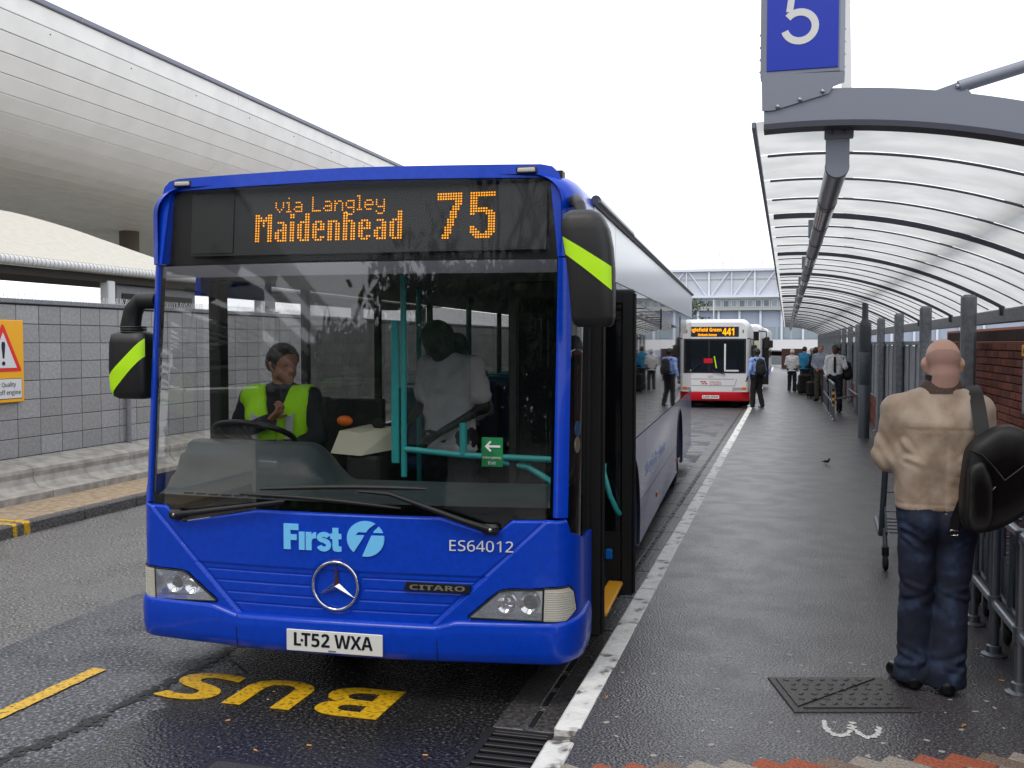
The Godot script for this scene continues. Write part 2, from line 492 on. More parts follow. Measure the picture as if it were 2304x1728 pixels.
	for i in 3: grain("brick_%d" % i, [Color(0.36, 0.16, 0.11), Color(0.42, 0.2, 0.14), Color(0.31, 0.14, 0.1)][i], [Color(0.48, 0.25, 0.18), Color(0.54, 0.3, 0.21), Color(0.41, 0.2, 0.15)][i], 0.85, 0.4, 0.04, 73 + i, 3.0)
	mat("mortar", Color(0.42, 0.38, 0.32), 0.9)
	mat("brick_dark", Color(0.2, 0.1, 0.09), 0.75)
	# vehicles
	m = grain("bus_blue", Color(0.0, 0.222, 0.69), Color(0.0, 0.242, 0.735), 0.3, 0.8, 0.03, 79, 0.0, 6, 512, false)
	m.metallic_specular = 0.35
	m.clearcoat_enabled = true; m.clearcoat = 0.25; m.clearcoat_roughness = 0.06
	mat("black_rubber", Color(0.03, 0.03, 0.033), 0.55)
	mat("black_gloss", Color(0.012, 0.012, 0.014), 0.12)
	grain("mirror_plastic", Color(0.06, 0.06, 0.068), Color(0.09, 0.09, 0.1), 0.45, 0.2, 0.08, 80, 2.0, 4, 512, false)
	m = mat("hi_vis", Color(0.72, 0.93, 0.03), 0.5)
	glass("windscreen", Color(0.06, 0.09, 0.09), 0.09)
	glass("dest_glass", Color(0.02, 0.02, 0.025), 0.12, 0.03).metallic_specular = 0.3
	glass("tint_glass", Color(0.07, 0.075, 0.085), 0.8)
	glass("clear_glass", Color(0.3, 0.4, 0.38), 0.08)
	glass("lamp_glass", Color(0.9, 0.92, 0.95), 0.14, 0.05)
	m = mat("side_white", Color(0.72, 0.73, 0.76), 0.22)
	m = mat("side_lilac", Color(0.27, 0.29, 0.52), 0.25)
	m.clearcoat_enabled = true; m.clearcoat = 0.5; m.clearcoat_roughness = 0.08
	mat("side_text", Color(0.68, 0.72, 0.88), 0.3)
	mat("gutter_rail", Color(0.32, 0.33, 0.36), 0.3, 0.4)
	mat("roof_white", Color(0.78, 0.8, 0.86), 0.3)
	mat("chrome", Color(0.82, 0.82, 0.84), 0.12, 1.0)
	mat("reflector", Color(0.78, 0.79, 0.82), 0.16, 0.9)
	mat("lamp_white", Color(0.72, 0.71, 0.67), 0.35)
	mat("logo_blue", Color(0.45, 0.78, 0.98), 0.4)
	mat("plate", Color(0.86, 0.86, 0.84), 0.35)
	mat("plate_print", Color(0.03, 0.03, 0.12), 0.4)
	mat("badge_text", Color(0.55, 0.52, 0.45), 0.35, 0.4)
	m = mat("led", Color(0.1, 0.05, 0.0), 0.8)
	m.emission_enabled = true; m.emission = Color(1.0, 0.63, 0.0); m.emission_energy_multiplier = 1.3
	mat("display_board", Color(0.045, 0.05, 0.055), 0.4)
	grain("dash", Color(0.17, 0.21, 0.22), Color(0.21, 0.25, 0.26), 0.5, 0.3, 0.06, 84, 1.0, 4, 512, false)
	mat("dash_dark", Color(0.07, 0.085, 0.09), 0.55)
	mat("turquoise", Color(0.18, 0.62, 0.62), 0.35)
	mat("cream_box", Color(0.72, 0.72, 0.63), 0.45)
	mat("interior_grey", Color(0.3, 0.31, 0.32), 0.6); glass("off_glass", Color(0.06, 0.08, 0.08), 0.45)
	mat("interior_dark", Color(0.12, 0.125, 0.13), 0.7)
	grain("seat_cloth", Color(0.08, 0.12, 0.3), Color(0.16, 0.24, 0.45), 0.9, 0.15, 0.08, 85, 0.0, 3, 512, false)
	mat("exit_green", Color(0.03, 0.45, 0.25), 0.5)
	mat("orange", Color(0.85, 0.4, 0.04), 0.4)
	mat("step_yellow", Color(0.85, 0.6, 0.12), 0.5)
	mat("tyre", Color(0.045, 0.045, 0.047), 0.8)
	mat("wheel_grey", Color(0.55, 0.55, 0.56), 0.4, 0.4)
	mat("button_blue", Color(0.02, 0.4, 0.75), 0.4)
	mat("sticker_blue", Color(0.22, 0.5, 0.72), 0.5)
	mat("sticker_cream", Color(0.75, 0.72, 0.66), 0.5)
	mat("bus_white", Color(0.84, 0.84, 0.85), 0.25)
	mat("bus_red", Color(0.75, 0.04, 0.12), 0.3)
	mat("red_text", Color(0.7, 0.12, 0.2), 0.4)
	mat("car_silver", Color(0.52, 0.54, 0.57), 0.3, 0.5)
	mat("tail_red", Color(0.6, 0.03, 0.03), 0.3)

func box_thing(called: String, m: Material, parent: Node, c: Vector3, s: Vector3, bev := 0.0, bs := Basis.IDENTITY) -> MeshInstance3D:
	return obj(called, G.new().box(c, s, bev, bs), m, parent)

func tube_thing(called: String, m: Material, parent: Node, pts: Array, r, sides := 12) -> MeshInstance3D:
	return obj(called, G.new().tube(pts, r, sides), m, parent)

func arc(c: Vector3, u: Vector3, w: Vector3, a0: float, a1: float, steps: int) -> Array:
	var p := []
	for i in steps + 1:
		var a := lerpf(a0, a1, float(i) / steps)
		p.push_back(c + u * cos(a) + w * sin(a))
	return p

# rough-edged flat blob polygon lying on the ground (stain, gum, paint)
func blob(g: G, x: float, z: float, y: float, rx: float, rz: float, turn: float, steps := 10, wob := 0.2) -> void:
	var p := []
	for i in steps:
		var a := TAU * i / steps
		var r := 1.0 + rng.randf_range(-wob, wob)
		var q := Vector2(cos(a) * rx * r, sin(a) * rz * r).rotated(turn)
		p.push_back(Vector3(x + q.x, y, z + q.y))
	var c := Vector3(x, y + 0.0006, z)
	for i in steps: g.tri(c, p[(i + 1) % steps], p[i])

func flat_poly(g: G, pts: PackedVector2Array, y: float) -> void:
	var t := Geometry2D.triangulate_polygon(pts)
	for i in range(0, t.size(), 3):
		var a := pts[t[i]]; var b := pts[t[i + 1]]; var c := pts[t[i + 2]]
		var A := Vector3(a.x, y, a.y); var B := Vector3(b.x, y, b.y); var C := Vector3(c.x, y, c.y)
		if (B - A).cross(C - A).y < 0: g.tri(A, C, B)
		else: g.tri(A, B, C)

# line of paint with worn edges between two points
func paint_line(g: G, a: Vector2, b: Vector2, w: float, y: float) -> void:
	var d := (b - a).normalized(); var s := Vector2(-d.y, d.x)
	var nseg := int((b - a).length() / 0.05) + 1
	var l := []; var r := []
	for i in nseg + 1:
		var p := a.lerp(b, float(i) / nseg)
		l.push_back(p + s * (w * 0.5 + rng.randf_range(-0.006, 0.004))); r.push_back(p - s * (w * 0.5 + rng.randf_range(-0.006, 0.004)))
	for i in nseg:
		var A := Vector3(l[i].x, y, l[i].y); var B := Vector3(l[i + 1].x, y, l[i + 1].y); var C := Vector3(r[i + 1].x, y, r[i + 1].y); var D := Vector3(r[i].x, y, r[i].y)
		if (B - A).cross(C - A).y < 0: g.quad(A, D, C, B)
		else: g.quad(A, B, C, D)

const SEAM := [Vector2(-3.39, -5.62), Vector2(-3.37, -5.13), Vector2(-3.41, -4.74), Vector2(-3.42, -4.27), Vector2(-3.48, -3.92), Vector2(-3.54, -3.66)]
const LANE_X := -4.82
func ground() -> void:
	var g := G.new()
	g.quad(Vector3(-400, 0, 300), Vector3(400, 0, 300), Vector3(400, 0, -500), Vector3(-400, 0, -500))
	var road := struct("road", g, M.road, "grey asphalt bus lane, damp in patches")
	# newer, bluer strip of tarmac along the stands
	g = G.new()
	var lane := PackedVector2Array()
	for i in 90: lane.push_back(Vector2(LANE_X - 0.03 * sin(i * 1.7) + rng.randf_range(-0.015, 0.015), 2.0 - i * 1.0))
	lane.push_back(Vector2(-1.03, -87.0)); lane.push_back(Vector2(-1.03, 2.0))
	flat_poly(g, lane, 0.004)
	obj("lane_strip", g, M.road_lane, road)
	# damp tarmac where the buses stand, with their shade painted in
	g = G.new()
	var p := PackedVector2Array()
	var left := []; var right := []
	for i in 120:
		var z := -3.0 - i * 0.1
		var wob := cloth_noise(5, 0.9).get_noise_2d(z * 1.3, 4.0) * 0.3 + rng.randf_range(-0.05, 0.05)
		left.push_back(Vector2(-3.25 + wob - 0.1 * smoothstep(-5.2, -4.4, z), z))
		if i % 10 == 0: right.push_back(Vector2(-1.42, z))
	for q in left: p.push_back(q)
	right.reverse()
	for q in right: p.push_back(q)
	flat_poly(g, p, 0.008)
	obj("wet_shaded_tarmac", g, M.wet_shaded_road, road)
	g = G.new()
	var path := Curve2D.new()
	for q in SEAM: path.add_point(q)
	var pl := path.get_baked_length()
	var gap := cloth_noise(9, 1.6)
	for k in 420:
		var u := rng.randf() * pl
		var c := path.sample_baked(u)
		var dn := gap.get_noise_1d(u * 2.0)
		if dn < -0.25: continue
		c += Vector2(rng.randfn(0, 0.018), rng.randfn(0, 0.018)) * (1.0 + dn)
		blob(g, c.x, c.y, 0.0095 + 0.0001 * (k % 9), rng.randf_range(0.006, 0.03), rng.randf_range(0.005, 0.014), -0.75, 8, 0.45)
	obj("tar_seam", g, M.tar, road)
	# road paint
	g = G.new()
	paint_line(g, Vector2(-3.93, -5.03), Vector2(-3.97, -2.6), 0.1, 0.012)
	obj("yellow_line", g, M.road_yellow, road)
	g = G.new()
	paint_line(g, Vector2(-3.9, -18.0), Vector2(-1.6, -18.1), 0.1, 0.012)
	obj("yellow_line", g, M.road_yellow, road)
	g = G.new()
	paint_line(g, Vector2(-6.45, -9.1), Vector2(-6.25, -9.3), 0.03, 0.006)
	obj("chalk_mark", g, M.chalk, road)
	var flat := Basis(Vector3(-1, 0, 0), Vector3(0, 0, 1), Vector3(0, 1, 0))
	for l in [["B", -2.22, 0.4, 0.42], ["U", -2.72, 0.4, 0.41], ["S", -3.18, 0.36, 0.42]]:
		text("painted_letter", l[0], M.road_yellow, road, Vector3(l[1], 0.0125, -4.92), l[2], l[3], true, flat, 0.003)
	# litter
	g = G.new()
	for i in 90:
		blob(g, rng.randf_range(-7.0, -1.5), -rng.randf_range(3.8, 9.0), 0.0115, rng.randf_range(0.004, 0.014), rng.randf_range(0.004, 0.01), rng.randf() * 3.0, 6)
	var o := obj("pale_chippings", g, M.gum, road)
	o.set_meta("kind", "stuff")
	# ---- footway
	g = G.new()
	g.box(Vector3(0.8, 0.0, -40.3), Vector3(3.44, 0.3, 74.0))
	var pav := struct("pavement", g, M.pavement, "damp dark asphalt footway of the bus stop")
	# raised painted kerb stones
	var z := -2.6
	var i := 0
	while z > -76.0:
		var ln := 0.915 if i != 1 else 0.62
		if i == 1: ln = 0.845
		g = G.new()
		var drop := 0.0
		g.box(Vector3(0, 0.02 - drop, 0), Vector3(0.14, 0.27, ln - 0.006), 0.014)
		var ks := obj("kerb_stone", g, M.kerb_white, pav, Vector3(-0.965 + rng.randf_range(-0.002, 0.002), rng.randf_range(-0.003, 0.002), z - ln * 0.5))
		if i == 1:
			g = G.new()
			g.box(Vector3(-0.975, 0.05, z - ln - 0.07), Vector3(0.13, 0.16, 0.13), 0.03, Basis(Vector3(1, 0.3, 0).normalized(), 0.16))
			obj("broken_kerb_chunk", g, M.kerb_grey, pav)
			g = G.new()
			g.box(Vector3(-0.955, 0.1, z - ln - 0.05), Vector3(0.07, 0.07, 0.05), 0.02, Basis(Vector3(0.2, 1, 0).normalized(), 0.5))
			obj("broken_kerb_chunk", g, M.concrete, pav)
			z -= 0.15
		z -= ln
		i += 1
	# channel stones and slot drain beside the kerb
	for k in 46:
		g = G.new()
		g.box(Vector3(-1.335, -0.02, -4.78 - k * 0.915 - 0.4575), Vector3(0.17, 0.06, 0.905), 0.008)
		obj("channel_stone", g, M.channel, road)
		g = G.new()
		g.box(Vector3(-1.125, -0.02, -4.78 - k * 0.915 - 0.4575), Vector3(0.17, 0.06, 0.905), 0.008)
		obj("channel_stone", g, M.channel, road)
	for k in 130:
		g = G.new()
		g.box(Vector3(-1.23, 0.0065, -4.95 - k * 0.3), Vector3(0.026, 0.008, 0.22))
		obj("slot_shade_strip", g, M.iron, road)  # raised dark strip standing in for the shade inside an open slot
	var gr := thing("drain_grate", "dark iron drain grate with cross bars beside the white kerb", "drain grate", Vector3(-1.245, 0.0, -4.2))
	var fr := G.new()
	for s in [-1, 1]:
		fr.box(Vector3(s * 0.16, 0.012, 0), Vector3(0.04, 0.024, 1.1), 0.003)
		fr.box(Vector3(0, 0.011, s * 0.53), Vector3(0.28, 0.022, 0.04), 0.003)
	obj("frame", fr, M.iron, gr)
	box_thing("pit_shade_sheet", M.iron, gr, Vector3(0, 0.0055, 0), Vector3(0.3, 0.003, 1.04))  # flat dark sheet standing in for the shaded pit below the bars
	for k in 15: box_thing("bar", M.iron, gr, Vector3(0, 0.016, -0.49 + k * 0.07), Vector3(0.28, 0.014, 0.03), 0.003)
	var g2 := thing("inspection_cover", "flat dark iron cover set in the wet tarmac before the painted letters", "drain cover", Vector3(-2.25, 0.0, -3.84))
	box_thing("rim", M.iron, g2, Vector3(0, 0.01, 0), Vector3(0.62, 0.014, 0.46), 0.004)
	box_thing("lid", M.iron_lid, g2, Vector3(0, 0.015, 0), Vector3(0.54, 0.014, 0.38), 0.004)
	# spots of trodden gum
	g = G.new()
	for k in 420:
		var zz := -4.3 - pow(rng.randf(), 1.6) * 22.0
		blob(g, rng.randf_range(-0.85, 2.0), zz, 0.1512, rng.randf_range(0.006, 0.02), rng.randf_range(0.006, 0.018), rng.randf() * 3.0, 8)
	o = obj("gum_spots", g, M.gum, pav)
	o.set_meta("kind", "stuff")
	# sprayed figure 3
	var pts := []
	for c in [[0.245, 0.06], [0.37, 0.068]]: pass
	g = G.new()
	var cen := [Vector2(0.25, -4.88), Vector2(0.375, -4.9)]
	for ci in 2:
		var st := 16
		for k in st:
			for j in 3:
				var a := lerpf(-0.15, PI + 0.35, (k + rng.randf()) / st)
				var r := Vector2(0.058, 0.125)
				blob(g, cen[ci].x + cos(a) * r.x + rng.randfn(0, 0.004), cen[ci].y + sin(a) * r.y + rng.randfn(0, 0.006), 0.1518 + 0.0004 * j, 0.011, 0.013, rng.randf() * 3.0, 8, 0.3)
	obj("sprayed_number", g, M.chalk, pav)
	# manhole
	var mh := thing("manhole_cover", "rectangular cast iron manhole cover with studded split lid", "manhole cover", Vector3(0.285, 0.15, -5.32), 0.27)
	box_thing("frame", M.iron_lid, mh, Vector3(0, 0.003, 0), Vector3(0.62, 0.012, 0.5), 0.004)
	for s in [-1, 1]:
		var tp := PackedVector2Array([Vector2(-0.275 * s, -0.215 * s), Vector2(0.255 * s, -0.215 * s), Vector2(-0.275 * s, 0.195 * s)])
		if s < 0: tp = PackedVector2Array([Vector2(0.275, 0.215), Vector2(-0.255, 0.215), Vector2(0.275, -0.195)])
		var lid := G.new()
		lid.xf = Transform3D(Basis(Vector3.RIGHT, PI / 2), Vector3(0, 0.0, 0))
		lid.prism(tp, -0.0155, -0.004)
		var ld := obj("lid", lid, M.iron_lid, mh)
		for ix in 8:
			for iz in 6:
				var q := Vector2(-0.23 + ix * 0.064 + (iz % 2) * 0.02, -0.18 + iz * 0.07)
				if Geometry2D.is_point_in_polygon(q * 1.12, tp):
					var stud := G.new()
					stud.box(Vector3(q.x, 0.0175, q.y), Vector3(0.03, 0.005, 0.014), 0.002, Basis(Vector3.UP, 0.7 if (ix + iz) % 2 else -0.7))
					obj("stud", stud, M.iron_lid, ld)
	# block paving, laid at an angle with a stepped edge
	var bp := thing("block_paving", "red and grey paving blocks laid herringbone at the footway's end", "paving", Vector3.ZERO)
	var u := Vector2(cos(-0.33), sin(-0.33))
	var w := Vector2(-u.y, u.x)
	var dirs := [(u + w).normalized(), (u - w).normalized()]
	var e1: Vector2 = dirs[0]; var e2: Vector2 = dirs[1]
	var cols := [M.block_red, M.block_grey, M.block_brown, M.block_red, M.block_grey]
	var shared := []
	for k in 2:
		var bg := G.new()
		bg.box(Vector3.ZERO, Vector3(0.196, 0.06, 0.096), 0.006)
		shared.push_back(bg.mesh())
	var o0 := Vector2(0.0, -4.36)
	for a in range(-16, 17):
		for b in range(-16, 17):
			# herringbone cell: one lengthwise, one crosswise
			for k in 2:
				var cell := e1 * (0.1 * a + 0.2 * b) + e2 * (0.1 * a - 0.2 * b) * 1.0
				cell = e1 * (0.1 * (a + 2.0 * b)) + e2 * (0.1 * (a - 2.0 * b))
				var c := cell + (e1 * 0.1 + e2 * 0.05 if k == 0 else e1 * 0.25 + e2 * 0.1 - e1 * 0.0)
				if k == 1: c = cell + e1 * 0.05 + e2 * 0.2
				var at := o0 + c
				var rel := at - o0
				if rel.dot(w) < 0.03 or rel.dot(w) > 0.75 or at.x < -0.86 or at.x > 2.0: continue
				var bo := obj("block", shared[0], cols[(a * 7 + b * 13 + k * 3 + 200) % 5], bp, Vector3(at.x, 0.1245 + rng.randf_range(-0.002, 0.002), at.y))
				var dd := e1 if k == 0 else e2
				bo.rotation.y = -dd.angle()
	# cigarette ends
	for c in [[-2.2, -4.32, 0.009], [-1.62, -4.36, 0.009], [-2.42, -4.2, 0.009], [0.82, -5.02, 0.155], [1.12, -5.75, 0.155], [0.94, -6.2, 0.155], [-0.86, -4.95, 0.155], [-2.75, -4.5, 0.009]]:
		var cg := G.new()
		var dr := Vector3(0.012, 0, 0).rotated(Vector3.UP, rng.randf() * 3.0)
		cg.tube([Vector3(c[0], c[2] + 0.0035, c[1]) - dr, Vector3(c[0], c[2] + 0.0035, c[1]) + dr], 0.004, 7)
		tag(obj("cigarette_end", cg, M.butt), "stubbed cigarette end lying on the ground", "litter", "cigarette ends on the ground")

func left_side() -> void:
	var fc := G.new()
	fc.box(Vector3(-60, 0.0, -37), Vector3(101, 0.06, 120))  # unseen pale ground, added to bounce light up onto the roof soffit
	grain("added_forecourt", Color(0.6, 0.58, 0.54), Color(0.7, 0.68, 0.64), 0.8, 4.0, 0.02, 57)
	struct("added_forecourt", fc, M.added_forecourt, "unseen light-bouncing pale forecourt under the terminal roof")
	# footpath, kerb and concrete trough against the tiled wall
	var g := G.new()
	g.box(Vector3(-8.05, 0.03, -25), Vector3(0.9, 0.18, 60))
	var fp := struct("footpath", g, M.footpath, "narrow buff footpath along the tiled wall")
	for i in 36:
		g = G.new()
		g.box(Vector3(0, 0.0, 0), Vector3(0.14, 0.25, 0.905), 0.018)
		obj("kerb_stone", g, M.kerb_grey, fp, Vector3(-7.54, 0.0, -3.0 - i * 0.915 - 0.42))
	for zz in [-8.32, -8.5]:
		g = G.new()
		g.box(Vector3(-7.54, 0.0005, zz), Vector3(0.146, 0.257, 0.09), 0.018)
		obj("yellow_band", g, M.road_yellow, fp)
		g = G.new()
		paint_line(g, Vector2(-7.61, zz), Vector2(-7.95, zz - 0.01), 0.08, 0.124)
		obj("yellow_band", g, M.road_yellow, fp)
	var tr := thing("concrete_barrier", "pale weathered concrete barrier blocks with a hollowed face below the tiled wall", "barrier", Vector3.ZERO)
	var prof := PackedVector2Array([Vector2(-8.4, 0.1), Vector2(-8.4, 0.2), Vector2(-8.42, 0.215), Vector2(-8.6, 0.235), Vector2(-8.66, 0.28), Vector2(-8.69, 0.35), Vector2(-8.68, 0.41), Vector2(-8.69, 0.45), Vector2(-8.74, 0.475), Vector2(-9.12, 0.53), Vector2(-9.12, 0.1)])
	var block := G.new()
	block.prism(prof, -0.455, 0.455)
	var bm := block.mesh()
	for i in 30: obj("block", bm, M.concrete, tr, Vector3(rng.randf_range(-0.006, 0.006), 0, -4.0 - i * 0.92))
	# tiled wall
	var wl := thing("tiled_wall", "long grey wall faced with square tiles and dark joints", "wall", Vector3(-9.15, 0, 0))
	box_thing("core", M.wall_joint, wl, Vector3(-0.15, 1.25, -28), Vector3(0.28, 2.38, 56))
	box_thing("coping", M.coping, wl, Vector3(-0.14, 2.47, -28), Vector3(0.36, 0.06, 56.2), 0.008)
	var tile := G.new()
	tile.box(Vector3.ZERO, Vector3(0.02, 0.228, 0.38), 0.004)
	var tm := tile.mesh()
	var rest := [G.new(), G.new(), G.new()]
	for c in 110:
		for r in 9:
			var at := Vector3(0.0 + rng.randf_range(-0.0015, 0.0015), 0.41 + r * 0.236 + 0.008, -3.05 - c * 0.39)
			var kind := rng.randi() % 3
			if c >= 15 and c < 48: obj("tile", tm, M["wall_tile_%d" % kind], wl, at)
			else: rest[kind].box(at, Vector3(0.02, 0.228, 0.38), 0.0)
	for k in 3:
		var o := obj("distant_tiles", rest[k], M["wall_tile_%d" % k], wl)
		o.set_meta("kind", "stuff")
	tube_thing("drain_pipe", M.coping, wl, [Vector3(0.06, 0.5, -12.35), Vector3(0.06, 1.2, -12.35)], 0.035)
	# warning board
	var sg := thing("warning_sign", "yellow board with red warning triangle and white text panel on tiled wall", "sign", Vector3(-9.1, 1.73, -9.98), PI / 2)
	box_thing("board", M.sign_yellow, sg, Vector3(0, 0, 0), Vector3(0.68, 1.0, 0.03), 0.006)
	g = G.new()
	g.prism(PackedVector2Array([Vector2(0, 0.445), Vector2(-0.015, 0.44), Vector2(-0.29, -0.1), Vector2(-0.285, -0.125), Vector2(0.285, -0.125), Vector2(0.29, -0.1), Vector2(0.015, 0.44)]), 0.012, 0.019)
	obj("triangle", g, M.sign_red, sg)
	g = G.new()
	g.prism(PackedVector2Array([Vector2(0, 0.35), Vector2(-0.215, -0.08), Vector2(0.215, -0.08)]), 0.015, 0.022)
	obj("triangle_field", g, M.white_paint, sg)
	g = G.new()
	g.prism(PackedVector2Array([Vector2(-0.03, 0.2), Vector2(-0.012, 0.035), Vector2(0.012, 0.035), Vector2(0.03, 0.2), Vector2(0.02, 0.235), Vector2(-0.02, 0.235)]), 0.018, 0.025)
	var dot := []
	for k in 14: dot.push_back(Vector2(cos(TAU * k / 14.0) * 0.026, -0.025 + sin(TAU * k / 14.0) * 0.026))
	g.prism(PackedVector2Array(dot), 0.018, 0.025)
	obj("exclamation_mark", g, M.plate_print, sg)
	box_thing("text_border", M.black_print, sg, Vector3(0, -0.335, 0.016), Vector3(0.6, 0.25, 0.006), 0.004)
	box_thing("text_panel", M.white_paint, sg, Vector3(0, -0.335, 0.019), Vector3(0.585, 0.235, 0.006), 0.003)
	text("lettering", "Air Quality", M.black_print, sg, Vector3(0.02, -0.29, 0.0235), 0.34, 0.075)
	text("lettering", "Turn off engine", M.black_print, sg, Vector3(0.0, -0.385, 0.0235), 0.54, 0.075)
	# bird spikes along the wall top
	g = G.new()
	for k in 170:
		var zz := -8.5 - k * 0.06
		for d in [-0.05, 0.0, 0.05]:
			var b := Vector3(-9.29 + d, 2.5, zz)
			g.tube([b, b + Vector3(d * 0.8, 0.09, rng.randf_range(-0.03, 0.03))], 0.0025, 4, false)
	tag(obj("bird_spikes", g, M.white_steel), "row of white bird spikes along the tiled wall's coping", "bird spikes")
	# fabric canopy behind the wall
	var cn := thing("fabric_canopy", "cream fabric canopy with tubular white edge behind the tiled wall", "canopy", Vector3.ZERO)
	tube_thing("edge_tube", M.white_steel, cn, [Vector3(-12, 3.29, -2), Vector3(-12, 3.29, -34)], 0.075, 14)
	g = G.new()
	for k in 260: g.tube(arc(Vector3(-12.0, 3.29, -5.0 - k * 0.1), Vector3(0.083, 0, 0), Vector3(0, 0.083, 0), -0.9, PI + 0.6, 8), 0.006, 5, false)
	var ls := obj("lacing", g, M.membrane, cn)
	ls.set_meta("kind", "stuff")
	g = G.new()
	var rows := []
	for j in 72:
		var zz := -4.0 - j * 0.4
		var r := []
		for i in 16:
			var t := i / 15.0
			var bump := exp(-pow((zz + 17.6) / 3.6, 2.0))
			r.push_back(Vector3(-12.1 - t * 6.0, 3.37 + sin(t * PI * 0.5) * (0.12 + 1.5 * bump) + 0.02 * sin(zz * 3.0) * t, zz))
		rows.push_back(r)
	g.sheet(rows, false)
	obj("membrane", g, M.membrane, cn)
	box_thing("ceiling", M.dark_ceiling, cn, Vector3(-12.8, 3.14, -17), Vector3(1.4, 0.14, 30), 0.0)
	for zz in [-15.95, -21.5, -27.0]:
		box_thing("post", M.white_steel, cn, Vector3(-12.15, 1.5, zz), Vector3(0.2, 3.2, 0.2), 0.02)
	var wn := box_thing("glazed_screen", M.coping, cn, Vector3(-12.25, 2.5, -17.6), Vector3(0.06, 1.1, 2.6), 0.01)
	box_thing("pane", M.black_gloss, wn, Vector3(-12.21, 2.5, -17.6), Vector3(0.02, 0.8, 2.3))
	# terminal: great slatted soffit running along the road
	var tm2 := thing("terminal_roof", "vast pale terminal roof with slatted metal soffit overhanging the road", "roof", Vector3.ZERO)
	# cross-section: a steep curved brow, then a near-level soffit running inwards
	var sec := []
	for i in 13:
		var f := PI / 2 * i / 12.0
		sec.push_back(Vector2(-20.0 - 4.6 * (1.0 - cos(f)), 11.3 - 4.0 * sin(f)))
	for i in 26: sec.push_back(Vector2(-24.6 - (i + 1) * 1.05, 7.3 - 0.012 * (i + 1)))
	g = G.new()
	g.box(Vector3(-20.0, 11.38, -50), Vector3(0.16, 0.16, 140), 0.02)
	obj("edge_fascia", g, M.fascia, tm2)
	for k in 14: box_thing("fascia_joint", M.soffit_gap, tm2, Vector3(-19.915, 11.38, -6.0 - k * 6.4), Vector3(0.012, 0.165, 0.03))
	g = G.new()
	g.box(Vector3(-36.5, 11.3, -50), Vector3(32.6, 0.2, 140))
	obj("roof_deck", g, M.soffit_gap, tm2)
	for i in sec.size() - 1:
		var pa: Vector2 = sec[i]; var pb: Vector2 = sec[i + 1]
		var d := pb - pa
		for k in 4:
			g = G.new()
			var off: float = [0.0, 9.0, 17.0, 5.0, 26.0][i % 5]
			var c := (pa + pb) * 0.5
			g.box(Vector3(c.x - 0.03, c.y, 42.0 - off - k * 38.0 - 19.0), Vector3(d.length() - (0.018 if i < 12 else 0.09), 0.05, 37.985), 0.012, Basis(Vector3(0, 0, 1), atan2(d.y, d.x)))
			obj("soffit_panel", g, M["soffit_%d" % (rng.randi() % 3)], tm2)
	var bk := []
	for j in 2:
		var r := []
		for p in sec: r.push_back(Vector3(p.x - 0.12, p.y + 0.1, 20.0 - j * 140.0))
		bk.push_back(r)
	g = G.new(); g.sheet(bk, true)
	obj("soffit_backing", g, M.terminal_wall, tm2)
	for i in 24: box_thing("fixing", M.dark_ceiling, tm2, Vector3(-20.02, 10.6, -6.0 - i * 3.6), Vector3(0.035, 0.035, 0.035), 0.01)
	for c in [-41.0, -54.0, -67.0, -80.0]:
		g = G.new()
		g.tube([Vector3(-30.0, 0, c), Vector3(-30.0, 7.4, c)], 0.45, 20)
		tag(obj("roof_column", g, M.terminal_wall), "stout round column holding up the slatted terminal roof", "column", "columns under the terminal roof")
	var gb := thing("glass_building", "low green glazed building seen over the tiled wall", "building", Vector3(-62, 0, -62), 0.5)
	box_thing("glazing", M.green_glass, gb, Vector3(0, 2.2, 0), Vector3(50, 4.4, 8))
	for k in 50: box_thing("mullion", M.fascia, gb, Vector3(-24.5 + k, 2.2, 4.05), Vector3(0.12, 4.4, 0.12))
	for k in 3: box_thing("transom", M.fascia, gb, Vector3(0, 1.5 + k * 1.4, 4.04), Vector3(50, 0.12, 0.1))

func roof_y(x: float) -> float: return 2.93 - 0.14 * (x - 0.08) * (x - 0.08)

# curved bar across the canopy, top and bottom offsets from the roof line
func rib(x0: float, x1: float, lo: float, hi: float, wid: float, steps := 22) -> G:
	var g := G.new()
	var p := PackedVector2Array()
	for i in steps + 1:
		var x := lerpf(x0, x1, float(i) / steps)
		p.push_back(Vector2(x, roof_y(x) + lo))
	for i in steps + 1:
		var x := lerpf(x1, x0, float(i) / steps)
		p.push_back(Vector2(x, roof_y(x) + hi))
	g.prism(p, -wid * 0.5, wid * 0.5)
	return g

